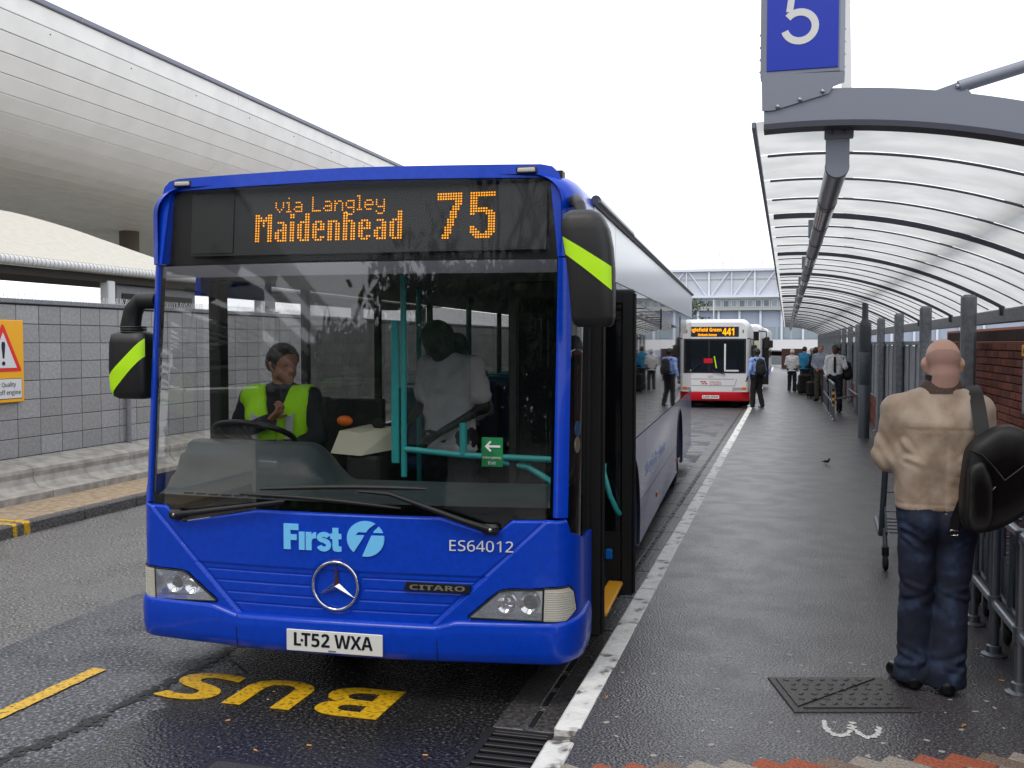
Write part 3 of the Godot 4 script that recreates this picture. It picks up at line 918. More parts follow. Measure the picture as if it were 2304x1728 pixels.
func shelter() -> void:
	var sh := thing("bus_shelter", "long curved bus shelter roof of milky panels on grey ribs and posts", "bus shelter", Vector3.ZERO)
	var Z0 := -4.7
	var bays := 18
	# end beam that carries the stand sign
	var eb := obj("end_beam", rib(-0.11, 2.2, 0.0, 0.14, 0.09, 30), M.rib_grey, sh, Vector3(0, 0, Z0))
	obj("end_beam_flange", rib(-0.11, 2.2, -0.025, 0.0, 0.12, 30), M.rib_dark, sh, Vector3(0, 0, Z0))
	var pl := G.new()
	pl.prism(PackedVector2Array([Vector2(-0.118, 2.985), Vector2(-0.07, 2.985), Vector2(0.165, 3.045), Vector2(0.185, 3.075), Vector2(0.23, 3.09), Vector2(0.232, 3.135), Vector2(-0.122, 3.145)]), 0.046, 0.054)
	var gp := obj("gusset_plate", pl, M.rib_grey, eb)
	for b in [[-0.05, 3.0], [0.045, 3.025], [0.14, 3.055]]:
		var bg := G.new()
		bg.lathe([Vector2(0.0, 0.009), Vector2(0.006, 0.009), Vector2(0.01, 0.004), Vector2(0.01, 0.0)], Vector3(b[0], b[1], 0.054), 12, Basis(Vector3.RIGHT, PI / 2))
		obj("bolt", bg, M.bolt, gp)
	var lug := G.new()
	lug.prism(PackedVector2Array([Vector2(0.58, 3.03), Vector2(0.72, 3.075), Vector2(0.735, 3.035), Vector2(0.76, 3.0)]), -0.015, 0.015)
	obj("lug", lug, M.rib_grey, eb)
	tube_thing("tie_bar", M.rib_grey, sh, [Vector3(0.7, 3.05, Z0), Vector3(2.6, 3.58, Z0 - 0.1)], 0.028)
	var bl := G.new()
	bl.lathe([Vector2(0.0, 0.012), Vector2(0.008, 0.01), Vector2(0.011, 0.0)], Vector3(0.695, 3.048, Z0 + 0.016), 12, Basis(Vector3.RIGHT, PI / 2))
	obj("bolt", bl, M.bolt, sh)
	# ribs, glazing bars, panels
	var main := rib(-0.11, 2.19, -0.012, 0.026, 0.036).mesh()
	var thin := rib(-0.11, 2.19, 0.014, 0.026, 0.016).mesh()
	var pan := G.new()
	var rows := []
	for j in 2:
		var r := []
		for i in 25:
			var x := lerpf(-0.16, 2.22, i / 24.0)
			r.push_back(Vector3(x, roof_y(x) + 0.028, -0.015 - j * 0.82))
		rows.push_back(r)
	pan.sheet(rows, false)
	var pm := pan.mesh()
	for b in bays:
		var zb := Z0 - b * 3.4
		if b > 0: obj("rib", main, M.rib_dark, sh, Vector3(0, 0, zb))
		for k in 4:
			if k > 0: obj("glazing_bar", thin, M.rib_dark, sh, Vector3(0, 0, zb - k * 0.85))
			obj("roof_panel", pm, M.poly_panel, sh, Vector3(0, 0, zb - k * 0.85))
		# post and foot of the rib
		if b > 0:
			var g := G.new()
			g.box(Vector3(1.85, (0.15 + roof_y(1.85) - 0.03) * 0.5, zb), Vector3(0.15, roof_y(1.85) - 0.18, 0.13), 0.03)
			obj("post", g, M.post_grey, sh)
			g = G.new()
			g.box(Vector3(1.85, 0.156, zb), Vector3(0.24, 0.012, 0.24), 0.003)
			obj("base_plate", g, M.post_grey, sh)
		box_thing("rib_foot", M.rib_dark, sh, Vector3(2.17, 2.29, zb), Vector3(0.05, 0.1, 0.06), 0.006)
		if b > 0:
			box_thing("lamp_hanger", M.rib_grey, sh, Vector3(0.2, 2.83, zb), Vector3(0.1, 0.14, 0.02), 0.003)
	var len := bays * 3.4
	box_thing("eaves_trim", M.rib_grey, sh, Vector3(-0.155, 2.935, Z0 - len * 0.5), Vector3(0.02, 0.03, len), 0.004)
	box_thing("back_beam", M.post_grey, sh, Vector3(2.21, 2.235, Z0 - len * 0.5), Vector3(0.07, 0.15, len), 0.01)
	tube_thing("roof_conduit", M.post_grey, sh, [Vector3(1.36, 2.83, Z0 - 0.3), Vector3(1.36, 2.83, Z0 - len)], 0.045)
	# lamp tubes
	var proto: Node3D = null
	for b in 17:
		var zb := Z0 - 0.06 - b * 3.4
		var lab: String = ["first", "second", "third", "fourth", "fifth", "sixth", "seventh", "eighth", "ninth", "tenth", "eleventh", "twelfth", "thirteenth", "fourteenth", "fifteenth", "sixteenth", "seventeenth"][b] + " tubular lamp under the shelter roof, counting from the number sign"
		if b == 0: lab = "grey tubular lamp bolted under the beam that carries the number sign"
		if b == 0 or b == 1:
			var lp := thing("tube_lamp", lab, "lamp", Vector3(0.21, 2.745, zb), 0.0, "tube lamps under the shelter roof")
			tube_thing("housing", M.lamp_tube, lp, [Vector3(0, 0, 0.0), Vector3(0, 0, -3.37)], 0.05, 20)
			for k in [0.0, -1.12, -2.24]:
				var rg := G.new()
				rg.lathe([Vector2(0.05, -0.012), Vector2(0.0535, -0.008), Vector2(0.0535, 0.008), Vector2(0.05, 0.012)], Vector3(0, 0, k - 0.02), 20, Basis(Vector3.RIGHT, PI / 2))
				obj("collar", rg, M.post_grey, lp)
			var lens := G.new()
			var lr := []
			for j in 2:
				var r := []
				for i in 10:
					var a := lerpf(PI * 1.12, PI * 1.88, i / 9.0)
					r.push_back(Vector3(cos(a) * 0.0515, sin(a) * 0.0515, -1.25 - j * 0.9))
				lr.push_back(r)
			lens.sheet(lr, false)
			obj("lens", lens, M.lamp_lens, lp)
			if b == 0:
				var cap := G.new()
				var cp := []
				for i in 13: cp.push_back(Vector2(cos(PI + PI * i / 12.0) * 0.051, sin(PI + PI * i / 12.0) * 0.051))
				cp.push_back(Vector2(0.051, 0.13)); cp.push_back(Vector2(-0.051, 0.13))
				cap.prism(PackedVector2Array(cp), 0.0, 0.012)
				obj("end_plate", cap, M.rib_grey, lp)
				box_thing("bracket", M.rib_grey, lp, Vector3(0.005, 0.155, 0.006), Vector3(0.125, 0.07, 0.03), 0.004)
				for s in [-1, 1]:
					box_thing("screw", M.bolt, lp, Vector3(s * 0.025, 0.145, 0.024), Vector3(0.012, 0.02, 0.012), 0.003)
			else: proto = lp
		else: again(proto, Vector3(0.21, 2.745, zb), 0.0, lab)
	# stand number sign
	var sg := thing("stand_sign", "blue upright sign with a white 5 on the shelter's end beam", "sign", Vector3(0.052, 3.125, Z0))
	box_thing("frame", M.rib_grey, sg, Vector3(0, 0.4, -0.02), Vector3(0.36, 0.8, 0.12), 0.02)
	box_thing("panel", M.sign_blue, sg, Vector3(0, 0.405, 0.035), Vector3(0.305, 0.74, 0.02), 0.002)
	var fp := PackedVector2Array([Vector2(0.05, 0.405), Vector2(-0.04, 0.405), Vector2(-0.056, 0.287)])
	var bw2 := PackedVector2Array()
	for i in 25:
		var a := lerpf(2.45, -2.86, i / 24.0)
		bw2.push_back(Vector2(-0.012 + cos(a) * 0.066, 0.222 + sin(a) * 0.063))
	var ng := G.new()
	for p in Geometry2D.offset_polyline(fp, 0.0145, Geometry2D.JOIN_MITER, Geometry2D.END_BUTT): ng.prism(p, 0.044, 0.0475)
	for p in Geometry2D.offset_polyline(bw2, 0.0155, Geometry2D.JOIN_ROUND, Geometry2D.END_BUTT): ng.prism(p, 0.044, 0.0472)
	obj("number", ng, M.white_paint, sg)
	for s in [-1, 1]:
		for k in 4: box_thing("screw", M.bolt, sg, Vector3(s * 0.182, 0.05 + k * 0.055, -0.02), Vector3(0.008, 0.01, 0.01), 0.003)
	# mast behind the sign
	tag(tube_thing("mast", M.white_steel, self, [Vector3(0.65, 2.9, -11.6), Vector3(0.52, 7.4, -11.6)], 0.055, 16), "slim white mast rising behind the number sign", "mast")
	# dark freestanding column
	var dp := thing("dark_column", "dark grey round column with narrower top standing on the footway", "column", Vector3(1.42, 0.15, -20.0))
	var cg := G.new()
	cg.lathe([Vector2(0.11, 0.0), Vector2(0.105, 0.02), Vector2(0.105, 1.0), Vector2(0.102, 1.005), Vector2(0.102, 1.012), Vector2(0.105, 1.018), Vector2(0.105, 1.62), Vector2(0.102, 1.625), Vector2(0.102, 1.632), Vector2(0.105, 1.64), Vector2(0.105, 2.12), Vector2(0.1, 2.17), Vector2(0.062, 2.24), Vector2(0.058, 2.28), Vector2(0.058, 2.56)], Vector3.ZERO, 24)
	obj("shaft", cg, M.dark_post, dp)
	# screens on a dwarf brick wall
	var sc := thing("windbreak_screen", "row of grey metal windbreak screens standing on a low brick wall", "screen", Vector3.ZERO)
	var brick := G.new(); brick.box(Vector3.ZERO, Vector3(0.1, 0.065, 0.215), 0.004)
	var bmesh := brick.mesh()
	box_thing("wall_core", M.mortar, sc, Vector3(1.97, 0.44, -29.0), Vector3(0.09, 0.58, 29.4))
	var far_b := [G.new(), G.new(), G.new()]
	for c in 130:
		for r in 8:
			var at := Vector3(1.965, 0.19 + r * 0.075, -14.5 - c * 0.225 - (0.112 if r % 2 else 0.0))
			var k := rng.randi() % 3
			if c < 36: obj("brick", bmesh, M["brick_%d" % k], sc, at)
			else: far_b[k].box(at, Vector3(0.1, 0.065, 0.215))
	for k in 3: obj("distant_bricks", far_b[k], M["brick_%d" % k], sc).set_meta("kind", "stuff")
	for k in 34:
		var zz := -14.95 - k * 0.85
		box_thing("panel", M.screen_panel, sc, Vector3(1.95, 1.33, zz - 0.425), Vector3(0.02, 1.14, 0.8), 0.004)
		box_thing("mullion", M.post_grey, sc, Vector3(1.945, 1.35, zz), Vector3(0.05, 1.22, 0.045), 0.006)
	box_thing("top_rail", M.post_grey, sc, Vector3(1.945, 1.95, -29.4), Vector3(0.055, 0.06, 28.9), 0.006)
	box_thing("bottom_rail", M.post_grey, sc, Vector3(1.945, 0.76, -29.4), Vector3(0.055, 0.05, 28.9), 0.006)
	var nt := box_thing("notice", M.white_paint, sc, Vector3(1.93, 1.5, -15.7), Vector3(0.01, 0.7, 0.5), 0.002)
	# tall brick wall behind the trolleys
	var bw := thing("brick_wall", "dark red brick wall with brick on edge coping behind the rail", "wall", Vector3.ZERO)
	box_thing("wall_core", M.mortar, bw, Vector3(2.2, 1.05, -7.6), Vector3(0.29, 1.82, 13.1))
	var rest := [G.new(), G.new(), G.new()]
	for c in 58:
		for r in 24:
			var at := Vector3(2.06, 0.19 + r * 0.075, -1.2 - c * 0.225 - (0.112 if r % 2 else 0.0))
			var k := rng.randi() % 3
			if c >= 30 and c < 46 and r >= 6: obj("brick", bmesh, M["brick_%d" % k], bw, at + Vector3(rng.randf_range(-0.002, 0.002), 0, 0))
			else: rest[k].box(at, Vector3(0.1, 0.065, 0.215))
	for k in 3: obj("other_bricks", rest[k], M["brick_%d" % k], bw).set_meta("kind", "stuff")
	var cap := G.new(); cap.box(Vector3.ZERO, Vector3(0.34, 0.11, 0.069), 0.005)
	var cpm := cap.mesh()
	for k in 172: obj("coping_brick", cpm, M.brick_dark, bw, Vector3(2.2, 2.025, -1.2 - k * 0.0755))
	var ob := thing("fire_point_box", "small yellow box on the brick wall above a tall glazed case", "box", Vector3(2.0, 1.885, -9.35), -PI / 2)
	box_thing("case", M.sign_yellow, ob, Vector3(0, 0, -0.02), Vector3(0.34, 0.1, 0.12), 0.006)
	text("lettering", "Outlet", M.black_print, ob, Vector3(0, 0, 0.0415), 0.2, 0.045)
	var cs := thing("glazed_case", "tall grey glazed case fixed to the brick wall", "case", Vector3(2.0, 1.57, -9.35), -PI / 2)
	box_thing("frame", M.galvanised, cs, Vector3(0, 0, -0.01), Vector3(0.4, 0.48, 0.07), 0.008)
	box_thing("back", M.screen_panel, cs, Vector3(0, 0, 0.026), Vector3(0.3, 0.42, 0.005))
	box_thing("red_notice", M.bus_red, cs, Vector3(0.03, 0.06, 0.03), Vector3(0.05, 0.12, 0.003), 0.0, Basis(Vector3(0, 0, 1), -0.4))

func far_side() -> void:
	# distant terminal with braced upper storey
	var fb := thing("distant_terminal", "haze-paled blue terminal building with white diagonal bracing and window band", "building", Vector3(0, 0, -140))
	mat("far_hazed_wall", Color(0.74, 0.755, 0.79), 0.7); mat("far_band", Color(0.66, 0.67, 0.66), 0.7); mat("far_hazed_blue", Color(0.62, 0.66, 0.73), 0.6)  # wall and pane colours lightened to put distance haze into them
	mat("far_white", Color(0.83, 0.85, 0.9), 0.6); mat("far_hazed_pane", Color(0.42, 0.46, 0.5), 0.2); mat("far_pane_light", Color(0.55, 0.6, 0.63), 0.2)
	box_thing("upper_wall", M.far_hazed_wall, fb, Vector3(-4, 10.0, -2), Vector3(70, 3.6, 3.2))
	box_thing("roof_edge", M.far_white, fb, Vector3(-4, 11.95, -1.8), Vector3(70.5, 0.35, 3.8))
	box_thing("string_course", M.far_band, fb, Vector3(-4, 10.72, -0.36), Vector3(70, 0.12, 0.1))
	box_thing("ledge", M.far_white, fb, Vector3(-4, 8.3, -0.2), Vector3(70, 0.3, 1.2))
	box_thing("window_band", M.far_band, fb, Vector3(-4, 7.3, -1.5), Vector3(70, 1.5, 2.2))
	box_thing("lower_wall", M.far_hazed_blue, fb, Vector3(-4, 3.3, -2.0), Vector3(70, 6.5, 2.0))
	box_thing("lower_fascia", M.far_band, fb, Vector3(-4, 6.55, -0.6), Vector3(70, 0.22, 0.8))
	for i in 23:
		var x := -38.0 + i * 3.06
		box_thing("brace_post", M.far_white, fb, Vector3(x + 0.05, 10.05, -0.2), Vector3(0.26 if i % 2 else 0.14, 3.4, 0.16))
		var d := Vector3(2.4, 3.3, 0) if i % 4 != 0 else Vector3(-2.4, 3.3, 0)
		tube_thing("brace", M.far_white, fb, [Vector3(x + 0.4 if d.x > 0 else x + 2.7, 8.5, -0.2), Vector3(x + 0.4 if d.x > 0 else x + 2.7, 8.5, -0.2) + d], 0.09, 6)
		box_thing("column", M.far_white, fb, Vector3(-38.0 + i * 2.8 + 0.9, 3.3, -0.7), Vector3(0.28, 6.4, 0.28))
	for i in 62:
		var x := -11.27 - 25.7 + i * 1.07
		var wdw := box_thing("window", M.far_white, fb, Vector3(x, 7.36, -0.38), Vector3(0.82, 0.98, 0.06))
		box_thing("pane", M.far_hazed_pane if rng.randf() < 0.55 else M.far_pane_light, wdw, Vector3(x, 7.36, -0.36), Vector3(0.68, 0.84, 0.06))
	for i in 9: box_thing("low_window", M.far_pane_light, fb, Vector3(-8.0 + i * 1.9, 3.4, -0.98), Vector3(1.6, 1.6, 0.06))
	var hs := [[-9.84, 13.4], [-9.06, 14.9], [-8.69, 13.5], [-8.5, 13.2], [-7.44, 14.2], [-5.01, 14.0], [-3.3, 13.4], [-2.6, 14.4]]
	for h in hs:
		var an := G.new()
		an.tube([Vector3(h[0], 11.9, -141), Vector3(h[0], h[1], -141)], 0.035, 5)
		for k in 3: an.tube([Vector3(h[0] - 0.22, h[1] - 0.3 - k * 0.3, -141), Vector3(h[0] + 0.22, h[1] - 0.3 - k * 0.3, -141)], 0.02, 4)
		tag(obj("roof_aerial", an, M.fascia), "thin aerial on the distant terminal's roof", "aerial", "aerials on the distant roof")
	tag(tube_thing("lamp_post", M.white_steel, self, [Vector3(-6.6, 0, -95), Vector3(-6.6, 6.0, -95)], 0.06, 8), "thin pale lamp post in front of the distant terminal", "lamp post")
	# low structures at the end of the lane
	tag(box_thing("site_hoarding", M.bus_white, self, Vector3(1.5, 1.75, -110), Vector3(8, 1.1, 0.3)), "low white hoarding across the far end of the lane", "hoarding")
	tag(box_thing("far_office", M.far_band, self, Vector3(22, 3.2, -48), Vector3(10, 6.4, 40)), "pale flat office block beyond the brick wall", "building")
	tag(box_thing("brick_office", M.brick_1, self, Vector3(14, 1.35, -40), Vector3(8, 2.7, 60)), "low red brick building beyond the screens", "building")
	var br := G.new()
	br.box(Vector3(0.45, 0.85, -74.0), Vector3(1.6, 1.4, 1.2), 0.02)
	tag(obj("brown_kiosk", br, M.brick_dark), "brown boxy kiosk at the far end of the footway", "kiosk")
	# tree beyond the buses
	tree("leafy_tree", "dark green tree beyond the white buses", Vector3(-7.6, 0, -76), 5.4, 2.3, 1500, 0.16, 5)
	# plants along the top of the wall
	for p in [[2.9, -11.6], [2.9, -13.2], [2.9, -10.0]]:
		var pt := thing("potted_plant", "spiky green plant in a dark pot beyond the wall top", "plant", Vector3(p[0], 0.15, p[1]), 0.0, "plants beyond the wall")
		var pg := G.new(); pg.lathe([Vector2(0.1, 0.0), Vector2(0.14, 1.85), Vector2(0.12, 1.85)], Vector3.ZERO, 12)
		obj("pot", pg, M.black_rubber, pt)
		var lg := G.new()
		for k in 60:
			var a := rng.randf() * TAU; var t := rng.randf_range(0.05, 0.3)
			var tip := Vector3(cos(a) * t, 1.85 + rng.randf_range(0.12, 0.34), sin(a) * t)
			var s := Vector3(-sin(a), 0, cos(a)) * 0.012
			lg.tri(Vector3(0, 1.83, 0) - s, Vector3(0, 1.83, 0) + s, tip)
		obj("leaves", lg, leaf_mat(), pt)

func leaf_mat() -> StandardMaterial3D:
	if M.has("leaf"): return M["leaf"]
	var m := grain("leaf", Color(0.13, 0.2, 0.07), Color(0.25, 0.34, 0.12), 0.6, 1.5, 0.02, 91)
	m.backlight_enabled = true; m.backlight = Color(0.08, 0.12, 0.03)
	m.cull_mode = BaseMaterial3D.CULL_DISABLED
	grain("bark", Color(0.16, 0.13, 0.1), Color(0.25, 0.21, 0.17), 0.9, 0.5, 0.05, 92, 3.0)
	return m

func tree(called: String, label: String, at: Vector3, h: float, spread: float, leaves: int, size: float, seed_: int, bare := false) -> void:
	var lm := leaf_mat()
	var r := RandomNumberGenerator.new(); r.seed = seed_
	var t := thing(called, label, "tree", at)
	var tg := G.new()
	tg.tube([Vector3(0, 0, 0), Vector3(0.05, h * 0.25, 0.03), Vector3(-0.03, h * 0.55, 0), Vector3(0, h * 0.8, 0)], [h * 0.028, h * 0.022, h * 0.016, h * 0.008], 10)
	obj("trunk", tg, M.bark, t)
	var lg := G.new(); var cg := G.new()
	var tips := []
	for i in (26 if bare else 16):
		var a := r.randf() * TAU
		var y0 := h * r.randf_range(0.3, 0.65)
		var e := Vector3(cos(a) * spread * r.randf_range(0.4, 1.0), h * r.randf_range(0.5, 0.96), sin(a) * spread * r.randf_range(0.5, 1.0))
		var mid := Vector3(0, y0, 0).lerp(e, 0.5) + Vector3(r.randfn(0, 0.2), h * 0.05, r.randfn(0, 0.2))
		lg.tube([Vector3(0, y0, 0), mid, e], [h * 0.01, h * 0.006, h * 0.002], 6)
		tips.push_back(e); tips.push_back(mid)
		for k in (9 if bare else 3):
			var b := mid.lerp(e, r.randf())
			var q := b + Vector3(r.randfn(0, spread * 0.2), r.randf_range(0.1, 0.5) * spread * 0.5, r.randfn(0, spread * 0.2))
			lg.tube([b, b.lerp(q, 0.5) + Vector3(r.randfn(0, 0.08), 0.03, r.randfn(0, 0.08)), q], [h * 0.004, h * 0.003, h * 0.0012], 5)
			tips.push_back(q)
			if bare:
				for w in 3:
					var q2 := b.lerp(q, r.randf_range(0.4, 1.0))
					lg.tube([q2, q2 + Vector3(r.randfn(0, 0.25), r.randf_range(0.0, 0.5), r.randfn(0, 0.25))], [h * 0.002, h * 0.0007], 4)
	obj("limbs", lg, M.bark, t)
	if leaves > 0:
		for i in leaves:
			var c: Vector3 = tips[r.randi() % tips.size()]
			var p := c + Vector3(r.randfn(0, spread * 0.14), r.randfn(0, spread * 0.1), r.randfn(0, spread * 0.14))
			var u := Vector3(r.randfn(), r.randfn(), r.randfn()).normalized()
			var w := u.cross(Vector3(r.randfn(), r.randfn(), r.randfn())).normalized()
			var s := size * r.randf_range(0.6, 1.2)
			cg.quad(p - u * s, p + w * s * 0.45, p + u * s, p - w * s * 0.45)
		var cr := obj("crown", cg, lm, t)

# ---------------------------------------------------------------- blue bus
# plan of the front: q runs along the outline (0 = middle, + = kerb side), returns x, z
func plan(q: float) -> Vector2:
	var s := signf(q); var a := absf(q)
	if a <= 1.16: return Vector2(q, -0.06 * q * q)
	if a <= 1.41:
		var t := (a - 1.16) / 0.25 * PI / 2
		return Vector2(s * (1.16 + 0.12 * sin(t)), -0.081 - 0.219 * (1.0 - cos(t)))
	return Vector2(s * 1.28, -0.30 - (a - 1.41))
func to_q(x: float) -> float:
	var a := absf(x)
	if a <= 1.16: return x
	return signf(x) * (1.16 + 0.25 * asin(clampf((a - 1.16) / 0.12, 0, 1)) / (PI / 2))
func lean(y: float) -> float: return -(y - 1.03) * 0.09 if y > 1.03 else 0.0
func skin_n(q: float) -> Vector3:
	var a := plan(q - 0.01); var b := plan(q + 0.01)
	var t := (b - a).normalized()
	return Vector3(-t.y, 0, t.x) if false else Vector3(-(b.y - a.y), 0, (b.x - a.x)).normalized()
func skin(q: float, y: float, off := 0.0) -> Vector3:
	var p := plan(q)
	var k := clampf(1.0 - (absf(q) - 1.41) / 0.5, 0.0, 1.0)
	return Vector3(p.x, y, p.y + lean(y) * k) + skin_n(q) * off
# polygon drawn in (q, y) wrapped on the front
func wrap_skin(g: G, poly: PackedVector2Array, off: float, step := 0.06) -> void:
	var lo := 9.0; var hi := -9.0
	for p in poly:
		lo = min(lo, p.x); hi = max(hi, p.x)
	var x := lo
	while x < hi - 1e-5:
		var st := step if absf(x) < 1.1 else step * 0.4
		var e: float = min(x + st, hi)
		for piece in Geometry2D.intersect_polygons(poly, PackedVector2Array([Vector2(x, -9), Vector2(e, -9), Vector2(e, 9), Vector2(x, 9)])):
			var t := Geometry2D.triangulate_polygon(piece)
			for i in range(0, t.size(), 3):
				var v := [piece[t[i]], piece[t[i + 1]], piece[t[i + 2]]]
				if (v[1] - v[0]).cross(v[2] - v[0]) < 0: v = [v[0], v[2], v[1]]
				var n := []
				for c in v: n.push_back((skin_n(c.x) + Vector3(0, 0.09 if c.y > 1.03 else 0.0, 0)).normalized())
				g.put(skin(v[0].x, v[0].y, off), skin(v[1].x, v[1].y, off), skin(v[2].x, v[2].y, off), n[0], n[1], n[2])
		x = e
# ribbon along an outline in (q, y), from offset a to offset b
func rim(g: G, poly: PackedVector2Array, a: float, b: float) -> void:
	for i in poly.size():
		var p := poly[i]; var r := poly[(i + 1) % poly.size()]
		var nseg: int = max(1, int((r - p).length() / 0.06))
		for k in nseg:
			var u := p.lerp(r, float(k) / nseg); var w := p.lerp(r, float(k + 1) / nseg)
			g.quad(skin(u.x, u.y, a), skin(w.x, w.y, a), skin(w.x, w.y, b), skin(u.x, u.y, b))
func outline(g: G, poly: PackedVector2Array, off: float, r: float) -> void:
	var pts := []
	for i in poly.size():
		var p := poly[i]; var e := poly[(i + 1) % poly.size()]
		var nseg: int = max(1, int((e - p).length() / 0.05))
		for k in nseg:
			var u := p.lerp(e, float(k) / nseg)
			pts.push_back(skin(u.x, u.y, off))
	g.tube(pts, r, 6, false, true)
func qpoly(a: Array) -> PackedVector2Array:
	var p := PackedVector2Array()
	for i in range(0, a.size(), 2): p.push_back(Vector2(to_q(a[i]), a[i + 1]))
	return p
func interp(tab: Array, x: float) -> float:
	if x <= tab[0]: return tab[1]
	for i in range(2, tab.size(), 2):
		if x <= tab[i]:
			return lerpf(tab[i - 1], tab[i + 1], (x - tab[i - 2]) / (tab[i] - tab[i - 2]))
	return tab[tab.size() - 1]
func seg_d(p: Vector2, a: Vector2, b: Vector2) -> float:
	var d := (b - a).normalized()
	return (p - a).cross(d)

const NOTCH := [-1.9, 1.17, -1.73, 1.17, -1.3, 1.17, -1.27, 1.03, -1.19, 1.027, -1.08, 1.026, -0.995, 0.938, -0.97, 0.935, -0.485, 1.03, 0.568, 1.029, 0.835, 0.942, 0.865, 0.942, 0.955, 1.022, 1.27, 1.026, 1.275, 0.96, 1.42, 0.9, 1.56, 0.885, 1.75, 0.885]
var lamp_polys := []

# mirror housing: table of y, left x, right x, depth
func mirror(parent: Node, at: Vector3, tab: Array, band: Array) -> Node3D:
	var m := thing_part("mirror", parent)
	var g := G.new()
	var rows := []
	for t in tab:
		var r := []
		for i in 29:
			var a := TAU * i / 28.0
			var c := cos(a); var s := sin(a)
			r.push_back(at + Vector3((t[1] + t[2]) * 0.5 + (t[2] - t[1]) * 0.5 * signf(c) * pow(absf(c), 0.55), t[0], t[3] * signf(s) * pow(absf(s), 0.55)))
		rows.push_back(r)
	g.sheet(rows, true)
	for e in [0, rows.size() - 1]:
		var c := Vector3.ZERO
		for i in 28: c += rows[e][i] / 28.0
		for i in 28:
			if e == 0: g.tri(c, rows[e][i], rows[e][i + 1])
			else: g.tri(c, rows[e][i + 1], rows[e][i])
	obj("housing", g, M.mirror_plastic, m)
	# hi-vis tape across the face
	g = G.new()
	rows = []
	for j in 7:
		var r := []
		for i in 25:
			var u := lerpf(0.03, 0.97, i / 24.0)
			var y: float = lerpf(lerpf(band[1], band[3], u), lerpf(band[0], band[2], u), j / 6.0)
			var xl := 0.0; var xr := 0.0; var d := 0.0
			for k in tab.size() - 1:
				if y >= tab[k][0] and y <= tab[k + 1][0]:
					var f: float = (y - tab[k][0]) / (tab[k + 1][0] - tab[k][0])
					xl = lerpf(tab[k][1], tab[k + 1][1], f); xr = lerpf(tab[k][2], tab[k + 1][2], f); d = lerpf(tab[k][3], tab[k + 1][3], f)
			var x := lerpf(xl, xr, u); var e := absf(u * 2.0 - 1.0)
			r.push_back(at + Vector3(x, y, d * pow(maxf(0.0, 1.0 - pow(e, 3.636)), 0.275) + 0.003))
		rows.push_back(r)
	g.sheet(rows, false)
	obj("reflective_band", g, M.hi_vis, m)
	return m

const GLYPH := {
	"v": [".....", ".....", "X...X", "X...X", "X...X", ".X.X.", "..X..", "", ""],
	"i": [".X.", "...", "XX.", ".X.", ".X.", ".X.", "XXX", "", ""],
	"a": [".....", ".....", ".XXX.", "....X", ".XXXX", "X...X", ".XXXX", "", ""],
	"L": ["X....", "X....", "X....", "X....", "X....", "X....", "XXXXX", "", ""],
	"n": [".....", ".....", "X.XX.", "XX..X", "X...X", "X...X", "X...X", "", ""],
	"g": [".....", ".....", ".XXXX", "X...X", "X...X", ".XXXX", "....X", "X...X", ".XXX."],
	"l": ["XX.", ".X.", ".X.", ".X.", ".X.", ".X.", "XXX", "", ""],
	"e": [".....", ".....", ".XXX.", "X...X", "XXXXX", "X....", ".XXX.", "", ""],
	"y": [".....", ".....", "X...X", "X...X", "X...X", ".XXXX", "....X", "X...X", ".XXX."],
}
const BIG := {
	"M": ["XX...XX", "XXX.XXX", "XXXXXXX", "XX.X.XX", "XX.X.XX", "XX...XX", "XX...XX", "XX...XX", "XX...XX", "XX...XX", "XX...XX"],
	"a": ["", "", "", ".XXX.", "...XX", "...XX", ".XXXX", "XX.XX", "XX.XX", "XX.XX", ".XXXX"],
	"i": ["XX", "XX", "", "XX", "XX", "XX", "XX", "XX", "XX", "XX", "XX"],
	"d": ["...XX", "...XX", "...XX", ".XXXX", "XX.XX", "XX.XX", "XX.XX", "XX.XX", "XX.XX", "XX.XX", ".XXXX"],
	"e": ["", "", "", ".XXX.", "XX.XX", "XX.XX", "XXXXX", "XX...", "XX...", "XX.XX", ".XXX."],
	"n": ["", "", "", "XXXX.", "XX.XX", "XX.XX", "XX.XX", "XX.XX", "XX.XX", "XX.XX", "XX.XX"],
	"h": ["XX...", "XX...", "XX...", "XXXX.", "XX.XX", "XX.XX", "XX.XX", "XX.XX", "XX.XX", "XX.XX", "XX.XX"],
	"7": ["XXXXXXXXXX", "XXXXXXXXXX", "XXXXXXXXXX", ".......XXX", ".......XXX", "......XXX.", "......XXX.", ".....XXX..", ".....XXX..", ".....XXX..", "....XXX...", "....XXX...", "....XXX...", "...XXX....", "...XXX....", "...XXX....", "..XXX.....", "..XXX....."],
	"5": ["XXXXXXXXXX", "XXXXXXXXXX", "XXX.......", "XXX.......", "XXX.......", "XXX.......", "XXXXXXX...", "XXXXXXXXX.", "XX....XXXX", ".......XXX", ".......XXX", ".......XXX", ".......XXX", "XX.....XXX", "XXX....XXX", "XXXX..XXXX", ".XXXXXXXX.", "..XXXXXX.."],
}
